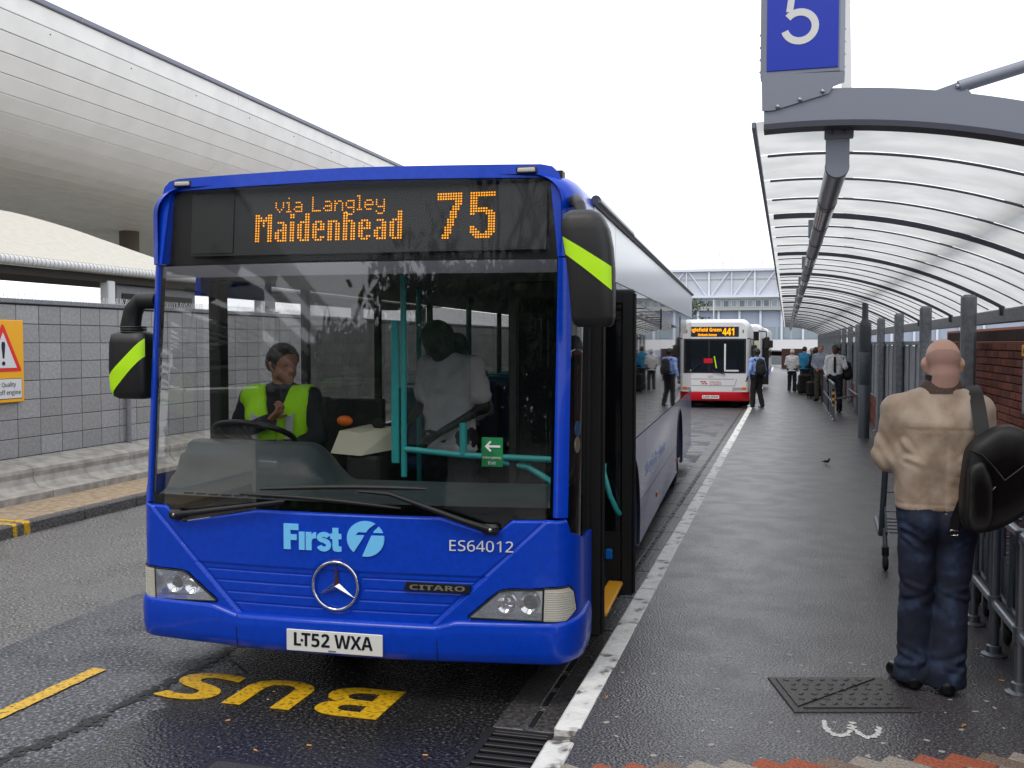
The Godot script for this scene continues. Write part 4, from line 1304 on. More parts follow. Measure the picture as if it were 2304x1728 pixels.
func led_text(parent: Node, s: String, font: Dictionary, x0: float, ytop: float, w: float, rows: int, h: float, gap: int, z: float, slope := 0.0) -> void:
	var cols := 0
	for ch in s:
		var cw := 0
		if font.has(ch):
			for r in font[ch]: cw = max(cw, r.length())
		else: cw = 3
		cols += cw + gap
	cols -= gap
	var px := w / cols; var py := h / rows
	var g := G.new()
	var c := 0
	for ch in s:
		var cw := 0
		if not font.has(ch):
			c += 3 + gap
			continue
		for j in font[ch].size():
			var r: String = font[ch][j]
			cw = max(cw, r.length())
			for i in r.length():
				if r[i] == "X":
					var p := Vector3(x0 + (c + i + 0.5) * px, ytop - (j + 0.5) * py + slope * (c + i), z + lean(ytop - j * py) - lean(ytop))
					var rr: float = min(px, py) * 0.36
					var pts := []
					for k in 6: pts.push_back(p + Vector3(cos(TAU * k / 6.0) * rr, sin(TAU * k / 6.0) * rr, 0))
					for k in range(1, 5): g.tri(pts[0], pts[k], pts[k + 1])
		c += cw + gap
	obj("lit_lettering", g, M.led, parent)

func wheel(parent: Node, at: Vector3, r: float, s: float) -> void:
	var t := G.new()
	t.lathe([Vector2(r * 0.6, -0.13), Vector2(r * 0.9, -0.14), Vector2(r * 0.985, -0.11), Vector2(r, -0.08), Vector2(r, 0.08), Vector2(r * 0.985, 0.11), Vector2(r * 0.9, 0.14), Vector2(r * 0.6, 0.13)], at, 32, Basis(Vector3(0, 0, 1), PI / 2))
	var o := obj("wheel", t, M.tyre, parent)
	var m := G.new()
	m.lathe([Vector2(0.0, 0.1), Vector2(0.1, 0.1), Vector2(0.12, 0.05), Vector2(r * 0.52, 0.02), Vector2(r * 0.56, 0.12), Vector2(r * 0.62, 0.135), Vector2(r * 0.62, -0.1), Vector2(0.0, -0.1)], at, 28, Basis(Vector3(0, 0, 1), -PI / 2 * s))
	obj("rim", m, M.wheel_grey, o)

func blue_bus() -> void:
	var bus := thing("city_bus", "blue single deck city bus with amber destination display at the kerb", "bus", Vector3(-2.33, 0, -4.93), deg_to_rad(2.3))
	var g := G.new()
	# --- bumper
	var rows := []
	var prof := [[0.0, -0.1], [0.0, -0.05], [0.05, -0.008], [0.12, 0.02], [0.35, 0.03], [0.7, 0.033], [0.88, 0.03], [0.95, 0.022], [0.985, 0.008], [1.0, -0.012], [1.0, -0.04]]
	for pr in prof:
		var r := []
		for i in 121:
			var q := lerpf(-1.75, 1.6, i / 120.0)
			var yt := interp([-1.6, 0.51, -1.2, 0.5, -0.76, 0.497, -0.6, 0.45, 0.0, 0.455, 0.55, 0.456, 0.66, 0.488, 1.12, 0.492, 1.6, 0.515], q)
			r.push_back(skin(q, lerpf(0.25 - 0.012 * (1.0 - absf(q) / 1.6), yt, pr[0]), pr[1]))
		rows.push_back(r)
	g.sheet(rows, false)
	obj("bumper", g, M.bus_blue, bus)
	for q in [-0.6, 0.56]:
		g = G.new()
		g.tube([skin(q, 0.25, 0.026), skin(q, 0.36, 0.0325), skin(q, 0.445, 0.026)], 0.0025, 5)
		obj("bumper_seam", g, M.black_rubber, bus)
	# --- lower front panel, with the diagonal creases and ribs
	lamp_polys = [qpoly([-1.145, 0.658, -0.965, 0.655, -0.935, 0.645, -0.745, 0.508, -1.14, 0.49]), qpoly([1.115, 0.655, 0.93, 0.65, 0.89, 0.64, 0.735, 0.506, 1.11, 0.5]),
		qpoly([-1.155, 0.66, -1.15, 0.49, -1.235, 0.495, -1.262, 0.53, -1.255, 0.665]), qpoly([1.125, 0.662, 1.12, 0.495, 1.225, 0.495, 1.262, 0.54, 1.252, 0.64, 1.235, 0.668])]
	var fat := []
	for p in lamp_polys: fat.push_back(Geometry2D.offset_polygon(p, 0.008)[0])
	var ys := []
	for k in 111: ys.push_back(lerpf(0.43, 0.93, k / 110.0))
	g = G.new()
	rows = []
	var qs := []
	for i in 300: qs.push_back(lerpf(-1.75, 1.74, i / 299.0))
	for k in 125:
		var r := []
		for q in qs:
			var yt := interp(NOTCH, q)
			var ybase: float = min(0.93, yt - 0.01)
			var y: float
			if k <= 110: y = lerpf(0.43, ybase, k / 110.0)
			else: y = lerpf(ybase, yt, (k - 110) / 14.0)
			var p := Vector2(q, y)
			var dl := seg_d(p, Vector2(-1.165, 0.995), Vector2(-0.616, 0.457))
			var dr := -seg_d(p, Vector2(1.125, 1.0), Vector2(0.56, 0.469))
			var ins: float = min(-dl, -dr)      # > 0 inside the middle panel
			var off := 0.009 * (1.0 - smoothstep(0.0, 0.016, ins))
			off -= 0.007 * exp(-pow((ins - 0.012) / 0.008, 2.0))
			if ins > 0.0:
				off -= 0.006 * (1.0 - smoothstep(0.712, 0.722, y))
				var rad := (p - Vector2(-0.013, 0.635)).length()
				if ins > 0.025 and rad > 0.155:
					for gy in [0.684, 0.623, 0.563, 0.506]: off -= 0.006 * exp(-pow((y - gy) / 0.0032, 2.0))
				if rad < 0.155: off -= 0.004 * (1.0 - smoothstep(0.145, 0.155, rad))
			for lp in 4:
				if Geometry2D.is_point_in_polygon(p, fat[lp]): off = -0.07 if lp < 2 else -0.02
			if k >= 123: off -= 0.004
			if k == 124: off -= 0.012
			r.push_back(skin(q, y, off))
		rows.push_back(r)
	g.sheet(rows, false)
	obj("front_panel", g, M.bus_blue, bus)
	# headlamps
	for s in 2:
		var h := thing_part("headlight", bus)
		g = G.new(); wrap_skin(g, lamp_polys[s], -0.06); rim(g, lamp_polys[s], -0.066, 0.016)
		obj("reflector", g, M.reflector, h)
		var sg := -1.0 if s == 0 else 1.0
		for b in [[1.045, 0.575, 0.052], [0.925, 0.572, 0.05]]:
			g = G.new()
			var c := skin(sg * b[0], b[1], -0.055)
			var bs := Basis(Vector3.RIGHT, PI / 2)
			g.lathe([Vector2(b[2], 0.035), Vector2(b[2] + 0.004, 0.035), Vector2(b[2] + 0.004, 0.0)], c, 24, bs)
			g.lathe([Vector2(0.0, 0.004), Vector2(b[2] * 0.5, 0.01), Vector2(b[2], 0.035)], c, 24, bs)
			obj("lamp_bowl", g, M.chrome, h)
			g = G.new()
			g.ball(c + Vector3(0, 0, 0.02), Vector3(0.022, 0.022, 0.016) if b[0] > 1.0 else Vector3(0.012, 0.012, 0.03))
			obj("bulb", g, M.black_gloss if b[0] > 1.0 else M.chrome, h)
		g = G.new(); wrap_skin(g, lamp_polys[s], 0.016)
		obj("lens", g, M.lamp_glass, h)
		g = G.new(); outline(g, Geometry2D.offset_polygon(lamp_polys[s], 0.004)[0], 0.013, 0.005)
		obj("gasket", g, M.black_rubber, h)
		var ind := thing_part("indicator", bus)
		g = G.new(); wrap_skin(g, lamp_polys[s + 2], 0.014, 0.02); rim(g, lamp_polys[s + 2], -0.02, 0.014)
		obj("lens", g, M.lamp_white, ind)
		g = G.new()
		for k in 13:
			var y := 0.505 + k * 0.0118
			var pp: PackedVector2Array = lamp_polys[s + 2]
			var qa := 9.0; var qb := -9.0
			for i in 40:
				var q := sg * lerpf(1.1, 1.45, i / 39.0)
				if Geometry2D.is_point_in_polygon(Vector2(q, y), pp): qa = min(qa, q); qb = max(qb, q)
			if qb > qa:
				var pts := []
				for i in 9: pts.push_back(skin(lerpf(qa, qb, i / 8.0), y, 0.0145))
				g.tube(pts, 0.0022, 5)
		obj("lens_rib", g, M.lamp_white, ind)
		g = G.new(); outline(g, Geometry2D.offset_polygon(lamp_polys[s + 2], 0.004)[0], 0.012, 0.005)
		obj("gasket", g, M.black_rubber, ind)
	# --- windscreen
	var ws := PackedVector2Array()
	for i in range(8, 26, 2): ws.push_back(Vector2(NOTCH[i], NOTCH[i + 1] + 0.004))
	ws.push_back(Vector2(0.955, 1.026)); ws.push_back(Vector2(1.13, 1.028)); ws.push_back(Vector2(1.168, 1.07))
	ws.push_back(Vector2(1.172, 2.395)); ws.push_back(Vector2(-1.19, 2.395)); ws.push_back(Vector2(-1.2, 1.07))
	g = G.new(); wrap_skin(g, ws, -0.004, 0.05)
	wrap_skin(g, ws, -0.011, 0.05)
	obj("windscreen", g, M.windscreen, bus)
	var fl := Geometry2D.intersect_polygons(ws, PackedVector2Array([Vector2(-2, 0.5), Vector2(2, 0.5), Vector2(2, 1.086), Vector2(-2, 1.086)]))
	g = G.new()
	for p in fl: wrap_skin(g, p, -0.02, 0.05)
	obj("windscreen_border", g, M.black_gloss, bus)
	g = G.new()
	wrap_skin(g, PackedVector2Array([Vector2(-1.205, 1.08), Vector2(-1.165, 1.08), Vector2(-1.15, 2.4), Vector2(-1.195, 2.4)]), -0.016)
	wrap_skin(g, PackedVector2Array([Vector2(1.15, 1.08), Vector2(1.175, 1.08), Vector2(1.178, 2.4), Vector2(1.155, 2.4)]), -0.016)
	obj("windscreen_border", g, M.black_gloss, bus)
	g = G.new(); wrap_skin(g, PackedVector2Array([Vector2(-1.17, 2.325), Vector2(1.165, 2.325), Vector2(1.165, 2.393), Vector2(-1.17, 2.393)]), -0.012)
	obj("sun_band", g, glass("sun_band", Color(0.42, 0.42, 0.46), 0.75, 0.1), bus)
	# --- pillars
	for s in [-1, 1]:
		var e0 := 1.168 if s > 0 else 1.198
		g = G.new()
		var pp := PackedVector2Array([Vector2(s * (e0 + 0.002), 1.04), Vector2(s * 1.268, 1.034), Vector2(s * 1.268, 2.402), Vector2(s * (e0 + 0.004), 2.402)])
		wrap_skin(g, pp, 0.004, 0.02); rim(g, pp, 0.004, -0.03)
		obj("pillar", g, M.bus_blue, bus)
	# --- destination fascia
	var out := PackedVector2Array([Vector2(-1.268, 2.408), Vector2(-1.19, 2.79), Vector2(-1.17, 2.85), Vector2(-1.13, 2.888), Vector2(-1.07, 2.9), Vector2(0, 2.912), Vector2(1.07, 2.9), Vector2(1.13, 2.888), Vector2(1.17, 2.85), Vector2(1.19, 2.79), Vector2(1.268, 2.408), Vector2(1.168, 2.408), Vector2(1.122, 2.815), Vector2(1.11, 2.828), Vector2(0, 2.842), Vector2(-1.11, 2.828), Vector2(-1.122, 2.815), Vector2(-1.168, 2.408)])
	g = G.new(); wrap_skin(g, out, 0.006, 0.05); rim(g, out, 0.006, -0.12)
	obj("display_surround", g, M.bus_blue, bus)
	var inn := PackedVector2Array([Vector2(-1.168, 2.405), Vector2(1.168, 2.405), Vector2(1.122, 2.815), Vector2(1.11, 2.828), Vector2(0, 2.842), Vector2(-1.11, 2.828), Vector2(-1.122, 2.815)])
	var ds := thing_part("destination_display", bus)
	g = G.new(); wrap_skin(g, inn, -0.004, 0.05)
	obj("cover_glass", g, M.dest_glass, ds)
	var zb := -0.26
	box_thing("case", M.black_rubber, ds, Vector3(0, 2.62, zb - 0.05), Vector3(2.36, 0.5, 0.08))
	var tiltb := Basis(Vector3.RIGHT, -0.09)
	box_thing("board", M.display_board, ds, Vector3(0.05, 2.63, zb + 0.0), Vector3(2.1, 0.36, 0.02), 0.0, tiltb)
	box_thing("blank_panel", mat("blank_panel", Color(0.075, 0.08, 0.085), 0.5), ds, Vector3(-0.86, 2.63, zb + 0.012), Vector3(0.26, 0.33, 0.01), 0.0, tiltb)
	# the board leans with the glass: letters follow it
	var zt := zb + 0.022
	led_text(ds, "via Langley", GLYPH, -0.47, 2.775, 0.66, 7, 0.088, 1, zt - 0.012)
	led_text(ds, "Maidenhead", BIG, -0.592, 2.682, 0.885, 11, 0.16, 1, zt - 0.004)
	led_text(ds, "75", BIG, 0.49, 2.77, 0.33, 18, 0.255, 3, zt - 0.012)
	for s in [-1, 1]:
		var mk := thing_part("marker_light", bus)
		var c := skin(s * 1.0 - 0.035 if s < 0 else 0.995, 2.868, 0.01)
		obj("gasket", G.new().box(c, Vector3(0.115, 0.04, 0.02), 0.008), M.black_rubber, mk)
		obj("lens", G.new().box(c + Vector3(0, 0, 0.005), Vector3(0.1, 0.027, 0.02), 0.007), M.lamp_white, mk)
	# --- shoulders and roof
	var sec := func(hw: float, top: float, z: float, ylow: float) -> Array:
		var r := []
		r.push_back(Vector3(-hw, ylow, z)); r.push_back(Vector3(-hw, (ylow + top) * 0.5, z))
		for i in 9:
			var a := PI - i / 8.0 * PI / 2
			r.push_back(Vector3(-hw + 0.17 + cos(a) * 0.17, top - 0.15 + sin(a) * 0.15, z))
		for i in 7: r.push_back(Vector3(lerpf(-hw + 0.2, hw - 0.2, i / 6.0), top + 0.03 * sin(i / 6.0 * PI), z))
		for i in 9:
			var a := PI / 2 - i / 8.0 * PI / 2
			r.push_back(Vector3(hw - 0.17 + cos(a) * 0.17, top - 0.15 + sin(a) * 0.15, z))
		r.push_back(Vector3(hw, (ylow + top) * 0.5, z)); r.push_back(Vector3(hw, ylow, z))
		return r
	rows = []
	for z in [-0.2, -0.23, -0.27, -0.32, -0.38, -0.45, -0.6, -0.74]:
		var u := clampf(1.0 - (-z - 0.2) / 0.22, 0.0, 1.0)
		rows.push_back(sec.call(1.19 + 0.09 * sqrt(1.0 - u * u), 2.845 + 0.02 * (1.0 - u), z, 2.41))
	g = G.new(); g.sheet(rows, false)
	obj("front_dome", g, M.bus_blue, bus)
	rows = []
	for k in 12: rows.push_back(sec.call(1.275, 2.885 if k > 0 else 2.86, -0.742 - k * 1.02, 2.72))
	g = G.new(); g.sheet(rows, false)
	obj("roof", g, M.roof_white, bus)
	for s in [-1, 1]:
		tube_thing("gutter_rail", M.gutter_rail, bus, [Vector3(s * 1.29, 2.765, -0.72), Vector3(s * 1.29, 2.755, -11.9)], 0.022)
		tube_thing("door_gutter", M.gutter_rail, bus, [Vector3(s * 1.288, 2.775, -0.76), Vector3(s * 1.288, 2.77, -2.6)], 0.03)
	box_thing("ceiling", M.interior_grey, bus, Vector3(0, 2.38, -6.1), Vector3(2.44, 0.03, 11.4))
	box_thing("floor", M.interior_dark, bus, Vector3(0, 0.33, -6.2), Vector3(2.46, 0.06, 11.5))
	# --- sides
	var arch := [-2.85, -8.85]
	for s in [-1, 1]:
		var sx := float(s)
		# upper band
		var z0 := -0.76
		box_thing("upper_band", M.side_white if s > 0 else M.bus_blue, bus, Vector3(sx * 1.262, 2.55, -6.85), Vector3(0.036, 0.37, 10.2))
		box_thing("upper_band", M.side_white if s > 0 else M.bus_blue, bus, Vector3(sx * 1.262, 2.5, -1.25), Vector3(0.036, 0.49, 0.98))
		# waist panels with wheel arches
		var cuts := [-1.8, -3.9, -5.5, -7.1, -8.7, -10.3, -11.9] if s > 0 else [-0.9, -2.3, -3.9, -5.5, -7.1, -8.7, -10.3, -11.9]
		for k in cuts.size() - 1:
			for row in 2:
				var ya := 0.245 if row == 0 else 0.6; var yb := 0.595 if row == 0 else 1.172
				var poly := [PackedVector2Array([Vector2(-cuts[k] + 0.003, ya), Vector2(-cuts[k + 1] - 0.003, ya), Vector2(-cuts[k + 1] - 0.003, yb), Vector2(-cuts[k] + 0.003, yb)])]
				for a in arch:
					var circ := PackedVector2Array()
					for i in 28: circ.push_back(Vector2(-a + cos(TAU * i / 28.0) * 0.56, 0.48 + sin(TAU * i / 28.0) * 0.56))
					var nx := []
					for p in poly: nx.append_array(Geometry2D.clip_polygons(p, circ))
					poly = nx
				for p in poly:
					var f := PackedVector2Array()
					for c in p: f.push_back(Vector2(c.x, c.y))
					g = G.new()
					g.xf = Transform3D(Basis(Vector3(0, 0, -1), Vector3(0, 1, 0), Vector3(1, 0, 0)), Vector3(sx * 1.262, 0, 0))
					g.prism(f, -0.018, 0.018)
					obj("side_panel", g, M.side_lilac if s > 0 else M.bus_blue, bus)
		for a in arch:
			g = G.new()
			g.tube(arc(Vector3(sx * 1.275, 0.48, a), Vector3(0, 0, 0.565), Vector3(0, 0.565, 0), -0.4, PI + 0.4, 26), 0.014, 8)
			obj("arch_lip", g, M.black_rubber, bus)
			wheel(bus, Vector3(sx * 1.1, 0.475, a), 0.475, sx)
		# windows
		var wz := [-1.8, -3.0, -3.9, -5.5, -7.1, -8.7, -10.3, -11.87] if s > 0 else [-0.98, -2.3, -3.9, -5.5, -7.1, -8.7, -10.3, -11.85]
		for k in wz.size() - 1:
			var za: float = wz[k]; var zc: float = wz[k + 1]
			var w := thing_part("side_window", bus)
			obj("pane", G.new().box(Vector3(sx * 1.274, 1.77, (za + zc) * 0.5), Vector3(0.006, 1.18, za - zc - 0.012)), M.tint_glass if s > 0 else (M.clear_glass if k == 0 else M.off_glass), w)
			obj("frame", G.new().box(Vector3(sx * 1.235, 1.77, za), Vector3(0.05, 1.2, 0.07)), M.black_rubber, w)
			if s > 0 and k in [3, 5]: obj("hopper", G.new().box(Vector3(sx * 1.279, 2.2, (za + zc) * 0.5), Vector3(0.01, 0.22, za - zc - 0.2), 0.003), M.black_gloss, w)
		box_thing("inner_lining", M.interior_grey, bus, Vector3(sx * 1.225, 0.78, -6.9), Vector3(0.02, 0.78, 10.0))
	text("lettering", "Slough Heathrow", M.side_text, bus, Vector3(1.2815, 0.8, -5.1), 2.3, 0.17, true, Basis(Vector3.UP, PI / 2), 0.002)
	for z in [-5.15, -8.2]: box_thing("side_marker", M.orange, bus, Vector3(1.284, 0.42, z), Vector3(0.012, 0.05, 0.08), 0.004)
	# rear
	box_thing("rear_panel", M.side_lilac, bus, Vector3(0, 0.75, -11.93), Vector3(2.5, 0.95, 0.05), 0.01)
	box_thing("rear_upper", M.side_white, bus, Vector3(0, 2.55, -11.93), Vector3(2.5, 0.42, 0.05), 0.01)
	box_thing("rear_window", M.tint_glass, bus, Vector3(0, 1.77, -11.93), Vector3(2.3, 1.15, 0.01))
	for s in [-1, 1]: box_thing("rear_post", M.black_rubber, bus, Vector3(s * 1.22, 1.77, -11.92), Vector3(0.1, 1.2, 0.06))
	box_thing("chassis", M.black_rubber, bus, Vector3(0, 0.27, -6.2), Vector3(1.6, 0.12, 10.8))
	# --- kerb-side corner glass and black door post
	g = G.new()
	wrap_skin(g, PackedVector2Array([Vector2(1.272, 0.968), Vector2(1.42, 0.905), Vector2(1.56, 0.89), Vector2(1.7, 0.89), Vector2(1.7, 2.402), Vector2(1.272, 2.402)]), -0.004, 0.03)
	obj("corner_glass", g, M.off_glass, bus)
	g = G.new()
	wrap_skin(g, PackedVector2Array([Vector2(1.272, 0.968), Vector2(1.42, 0.905), Vector2(1.56, 0.89), Vector2(1.7, 0.89), Vector2(1.7, 1.1), Vector2(1.272, 1.12)]), -0.02, 0.03)
	wrap_skin(g, PackedVector2Array([Vector2(1.62, 0.89), Vector2(1.74, 0.89), Vector2(1.74, 2.42), Vector2(1.62, 2.42)]), -0.018, 0.03)
	obj("corner_glass_border", g, M.black_gloss, bus)
	g = G.new()
	wrap_skin(g, PackedVector2Array([Vector2(-1.272, 1.17), Vector2(-1.95, 1.17), Vector2(-1.95, 2.402), Vector2(-1.272, 2.402)]), -0.004, 0.03)
	obj("driver_corner_glass", g, M.clear_glass, bus)
	box_thing("door_post", M.black_rubber, bus, Vector3(1.23, 1.3, -0.66), Vector3(0.09, 2.1, 0.06), 0.01)
	box_thing("driver_post", M.black_rubber, bus, Vector3(-1.22, 1.75, -0.93), Vector3(0.08, 1.2, 0.12), 0.01)
	# --- doors folded open
	for d in [[-0.73, 1.34], [-1.72, 1.415]]:
		var dr := thing_part("door_leaf", bus)
		var x1: float = d[1]; var x0: float = x1 - 0.56
		var fz: float = d[0]
		g = G.new()
		for x in [x0 + 0.03, x1 - 0.045]: g.box(Vector3(x, 1.27, fz), Vector3(0.06 if x < 1.2 else 0.09, 2.06, 0.05), 0.012)
		for y in [0.29, 2.26]: g.box(Vector3((x0 + x1) * 0.5, y, fz), Vector3(0.56, 0.1, 0.045), 0.012)
		g.box(Vector3((x0 + x1) * 0.5, 0.5, fz), Vector3(0.48, 0.34, 0.03))
		obj("frame", g, M.black_rubber, dr)
		g = G.new()
		for k in 3: g.tube([Vector3(x1 + 0.001, 0.26, fz - 0.018 + k * 0.018), Vector3(x1 + 0.001, 2.28, fz - 0.018 + k * 0.018)], 0.008, 6)
		obj("rubber_seal", g, M.black_rubber, dr)
		obj("pane", G.new().box(Vector3((x0 + x1) * 0.5, 1.44, fz), Vector3(0.46, 1.56, 0.008)), M.tint_glass, dr)
		if fz < -1.0:
			g = G.new()
			g.tube([Vector3(1.215, 1.13, fz + 0.04), Vector3(1.22, 1.09, fz + 0.09), Vector3(1.265, 0.93, fz + 0.1), Vector3(1.31, 0.83, fz + 0.09), Vector3(1.32, 0.8, fz + 0.04)], 0.018, 10)
			obj("grab_rail", g, M.turquoise, dr)
			obj("door_button", G.new().box(Vector3(1.25, 0.52, fz + 0.035), Vector3(0.05, 0.075, 0.02), 0.012), M.button_blue, dr)
	box_thing("step_edge", M.step_yellow, bus, Vector3(1.3, 0.335, -1.25), Vector3(0.1, 0.03, 0.8), 0.008)
	box_thing("step_riser", M.black_rubber, bus, Vector3(1.21, 0.27, -1.22), Vector3(0.06, 0.1, 0.94))
	# --- mirrors
	mirror(bus, Vector3(0, 0, 0.12), [[2.03, 1.33, 1.49, 0.05], [2.045, 1.31, 1.505, 0.07], [2.08, 1.3, 1.512, 0.085], [2.2, 1.292, 1.512, 0.095], [2.32, 1.28, 1.51, 0.1], [2.42, 1.265, 1.502, 0.1], [2.5, 1.25, 1.487, 0.098], [2.55, 1.25, 1.466, 0.09], [2.58, 1.26, 1.445, 0.075], [2.6, 1.29, 1.41, 0.045]], [2.475, 2.39, 2.315, 2.2])
	tube_thing("mirror_arm", M.black_rubber, bus, [Vector3(1.24, 2.7, -0.25), Vector3(1.29, 2.68, -0.05), Vector3(1.33, 2.63, 0.08), Vector3(1.35, 2.56, 0.12)], 0.03)
	mirror(bus, Vector3(0, 0, -0.28), [[1.62, -1.5, -1.32, 0.05], [1.635, -1.525, -1.3, 0.07], [1.67, -1.54, -1.29, 0.085], [1.8, -1.545, -1.285, 0.1], [1.95, -1.54, -1.285, 0.1], [2.0, -1.53, -1.29, 0.09], [2.02, -1.5, -1.32, 0.05]], [1.74, 1.62, 1.985, 1.88])
	g = G.new()
	g.tube([Vector3(-1.41, 2.0, -0.28), Vector3(-1.43, 2.05, -0.28), Vector3(-1.41, 2.14, -0.28), Vector3(-1.36, 2.2, -0.28), Vector3(-1.25, 2.2, -0.28)], [0.06, 0.06, 0.056, 0.052, 0.05], 14)
	for k in 3: g.lathe([Vector2(0.075, 0.0), Vector2(0.08, 0.006), Vector2(0.075, 0.012)], Vector3(-1.41, 2.01 + k * 0.014, -0.28), 16)
	obj("mirror_arm", g, M.black_rubber, bus)
	# --- wipers
	for w in [[-0.994, 0.98, -0.3, 1.09, -0.3, 1.09, -0.58, 1.115, 0.36, 1.072], [0.845, 0.975, 0.306, 1.15, 0.13, 1.158, -0.457, 1.146, 0.5, 1.178]]:
		var wp := thing_part("wiper", bus)
		g = G.new()
		var o := 0.045
		g.tube([skin(w[0], w[1], 0.03), skin(lerpf(w[0], w[2], 0.25), lerpf(w[1], w[3], 0.25), o), skin(w[2], w[3], o), skin(w[4], w[5], o - 0.01)], [0.018, 0.016, 0.011, 0.007], 8)
		g.box(skin(w[0], w[1], 0.02), Vector3(0.09, 0.055, 0.04), 0.015)
		obj("arm", g, M.black_rubber, wp)
		g = G.new()
		var pts := []
		for i in 13: pts.push_back(skin(lerpf(w[6], w[8], i / 12.0), lerpf(w[7], w[9], i / 12.0) + 0.012 * sin(i / 12.0 * PI), 0.018))
		g.tube(pts, [0.006, 0.009, 0.01, 0.011, 0.012, 0.012, 0.012, 0.012, 0.012, 0.011, 0.01, 0.009, 0.006], 7)
		obj("blade", g, M.black_rubber, wp)
		g = G.new()
		g.lathe([Vector2(0.0, 0.01), Vector2(0.009, 0.008), Vector2(0.012, 0.0)], skin(w[0], w[1], 0.04), 12, Basis(Vector3.RIGHT, PI / 2))
		obj("pivot_nut", g, M.bolt, wp)
	bus_marks(bus)
	bus_inside(bus)

func bus_marks(bus: Node) -> void:
	var g := G.new()
	# star badge
	var c := Vector3(-0.013, 0.637, -0.005)
	g.tube(arc(c + Vector3(0, 0, 0.012), Vector3(0.13, 0, 0), Vector3(0, 0.13, 0), 0, TAU * 47.0 / 48.0, 47), 0.0085, 8, false, true)
	for k in 3:
		var a := PI / 2 + TAU * k / 3.0
		var tip := c + Vector3(cos(a), sin(a), 0) * 0.124 + Vector3(0, 0, 0.008)
		var l := c + Vector3(cos(a + PI / 3), sin(a + PI / 3), 0) * 0.022 + Vector3(0, 0, 0.003)
		var r := c + Vector3(cos(a - PI / 3), sin(a - PI / 3), 0) * 0.022 + Vector3(0, 0, 0.003)
		var m := c + Vector3(0, 0, 0.024)
		g.tri(m, tip, l); g.tri(m, r, tip)
	var bd := obj("star_badge", g, M.chrome, bus)
	# company lettering and roundel
	first_letters(bus)
	var disc := PackedVector2Array()
	for i in 64: disc.push_back(Vector2(cos(TAU * i / 64.0) * 0.106, sin(TAU * i / 64.0) * 0.096))
	var stem := PackedVector2Array()
	for p in [[-0.075, -0.085], [-0.05, -0.05], [-0.02, -0.005], [0.0, 0.03], [0.02, 0.056], [0.05, 0.079], [0.09, 0.093], [0.075, 0.068], [0.05, 0.045], [0.035, 0.02], [0.018, -0.015], [-0.028, -0.115], [-0.09, -0.115]]: stem.push_back(Vector2(p[0], p[1]))
	var bar := PackedVector2Array([Vector2(-0.055, 0.018), Vector2(-0.042, 0.035), Vector2(0.13, 0.035), Vector2(0.13, 0.02)])
	g = G.new()
	var pieces := Geometry2D.clip_polygons(disc, stem)
	for p in pieces:
		for q in Geometry2D.clip_polygons(p, bar):
			if Geometry2D.is_polygon_clockwise(q): continue
			g.xf = Transform3D(Basis.IDENTITY, Vector3(0.16, 0.9, 0.0))
			g.prism(q, -0.004, 0.0055)
	obj("company_roundel", g, M.logo_blue, bus)
	text("fleet_number", "ES64012", M.white_paint, bus, Vector3(0.793, 0.882, -0.032), 0.34, 0.058, false, Basis(Vector3.UP, 0.095), 0.003)
	# model badge
	g = G.new()
	g.prism(PackedVector2Array([Vector2(-0.18, -0.016), Vector2(0.18, -0.024), Vector2(0.18, 0.018), Vector2(-0.165, 0.024)]), -0.02, 0.0)
	var b := obj("model_badge", g, M.black_print, bus, Vector3(0.555, 0.654, -0.006))
	b.rotation.y = 0.066
	text("lettering", "CITARO", M.badge_text, b, Vector3(0.003, 0.0, 0.0005), 0.3, 0.027, true, Basis.IDENTITY, 0.003)
	# number plate
	var np := obj("number_plate", G.new().box(Vector3(-0.01, 0.335, 0.036), Vector3(0.555, 0.118, 0.008), 0.003), M.plate, bus)
	text("registration", "LT52 WXA", M.plate_print, np, Vector3(-0.015, 0.342, 0.041), 0.455, 0.075, true, Basis.IDENTITY, 0.0025)
	for x in [-0.196, 0.165]:
		g = G.new()
		g.lathe([Vector2(0.0, 0.003), Vector2(0.0075, 0.002), Vector2(0.0085, 0.0)], Vector3(x, 0.337, 0.041), 12, Basis(Vector3.RIGHT, PI / 2))
		obj("fixing", g, M.plate_print, np)
	obj("maker_mark", G.new().box(Vector3(-0.02, 0.287, 0.0405), Vector3(0.045, 0.009, 0.002)), M.coping, np)

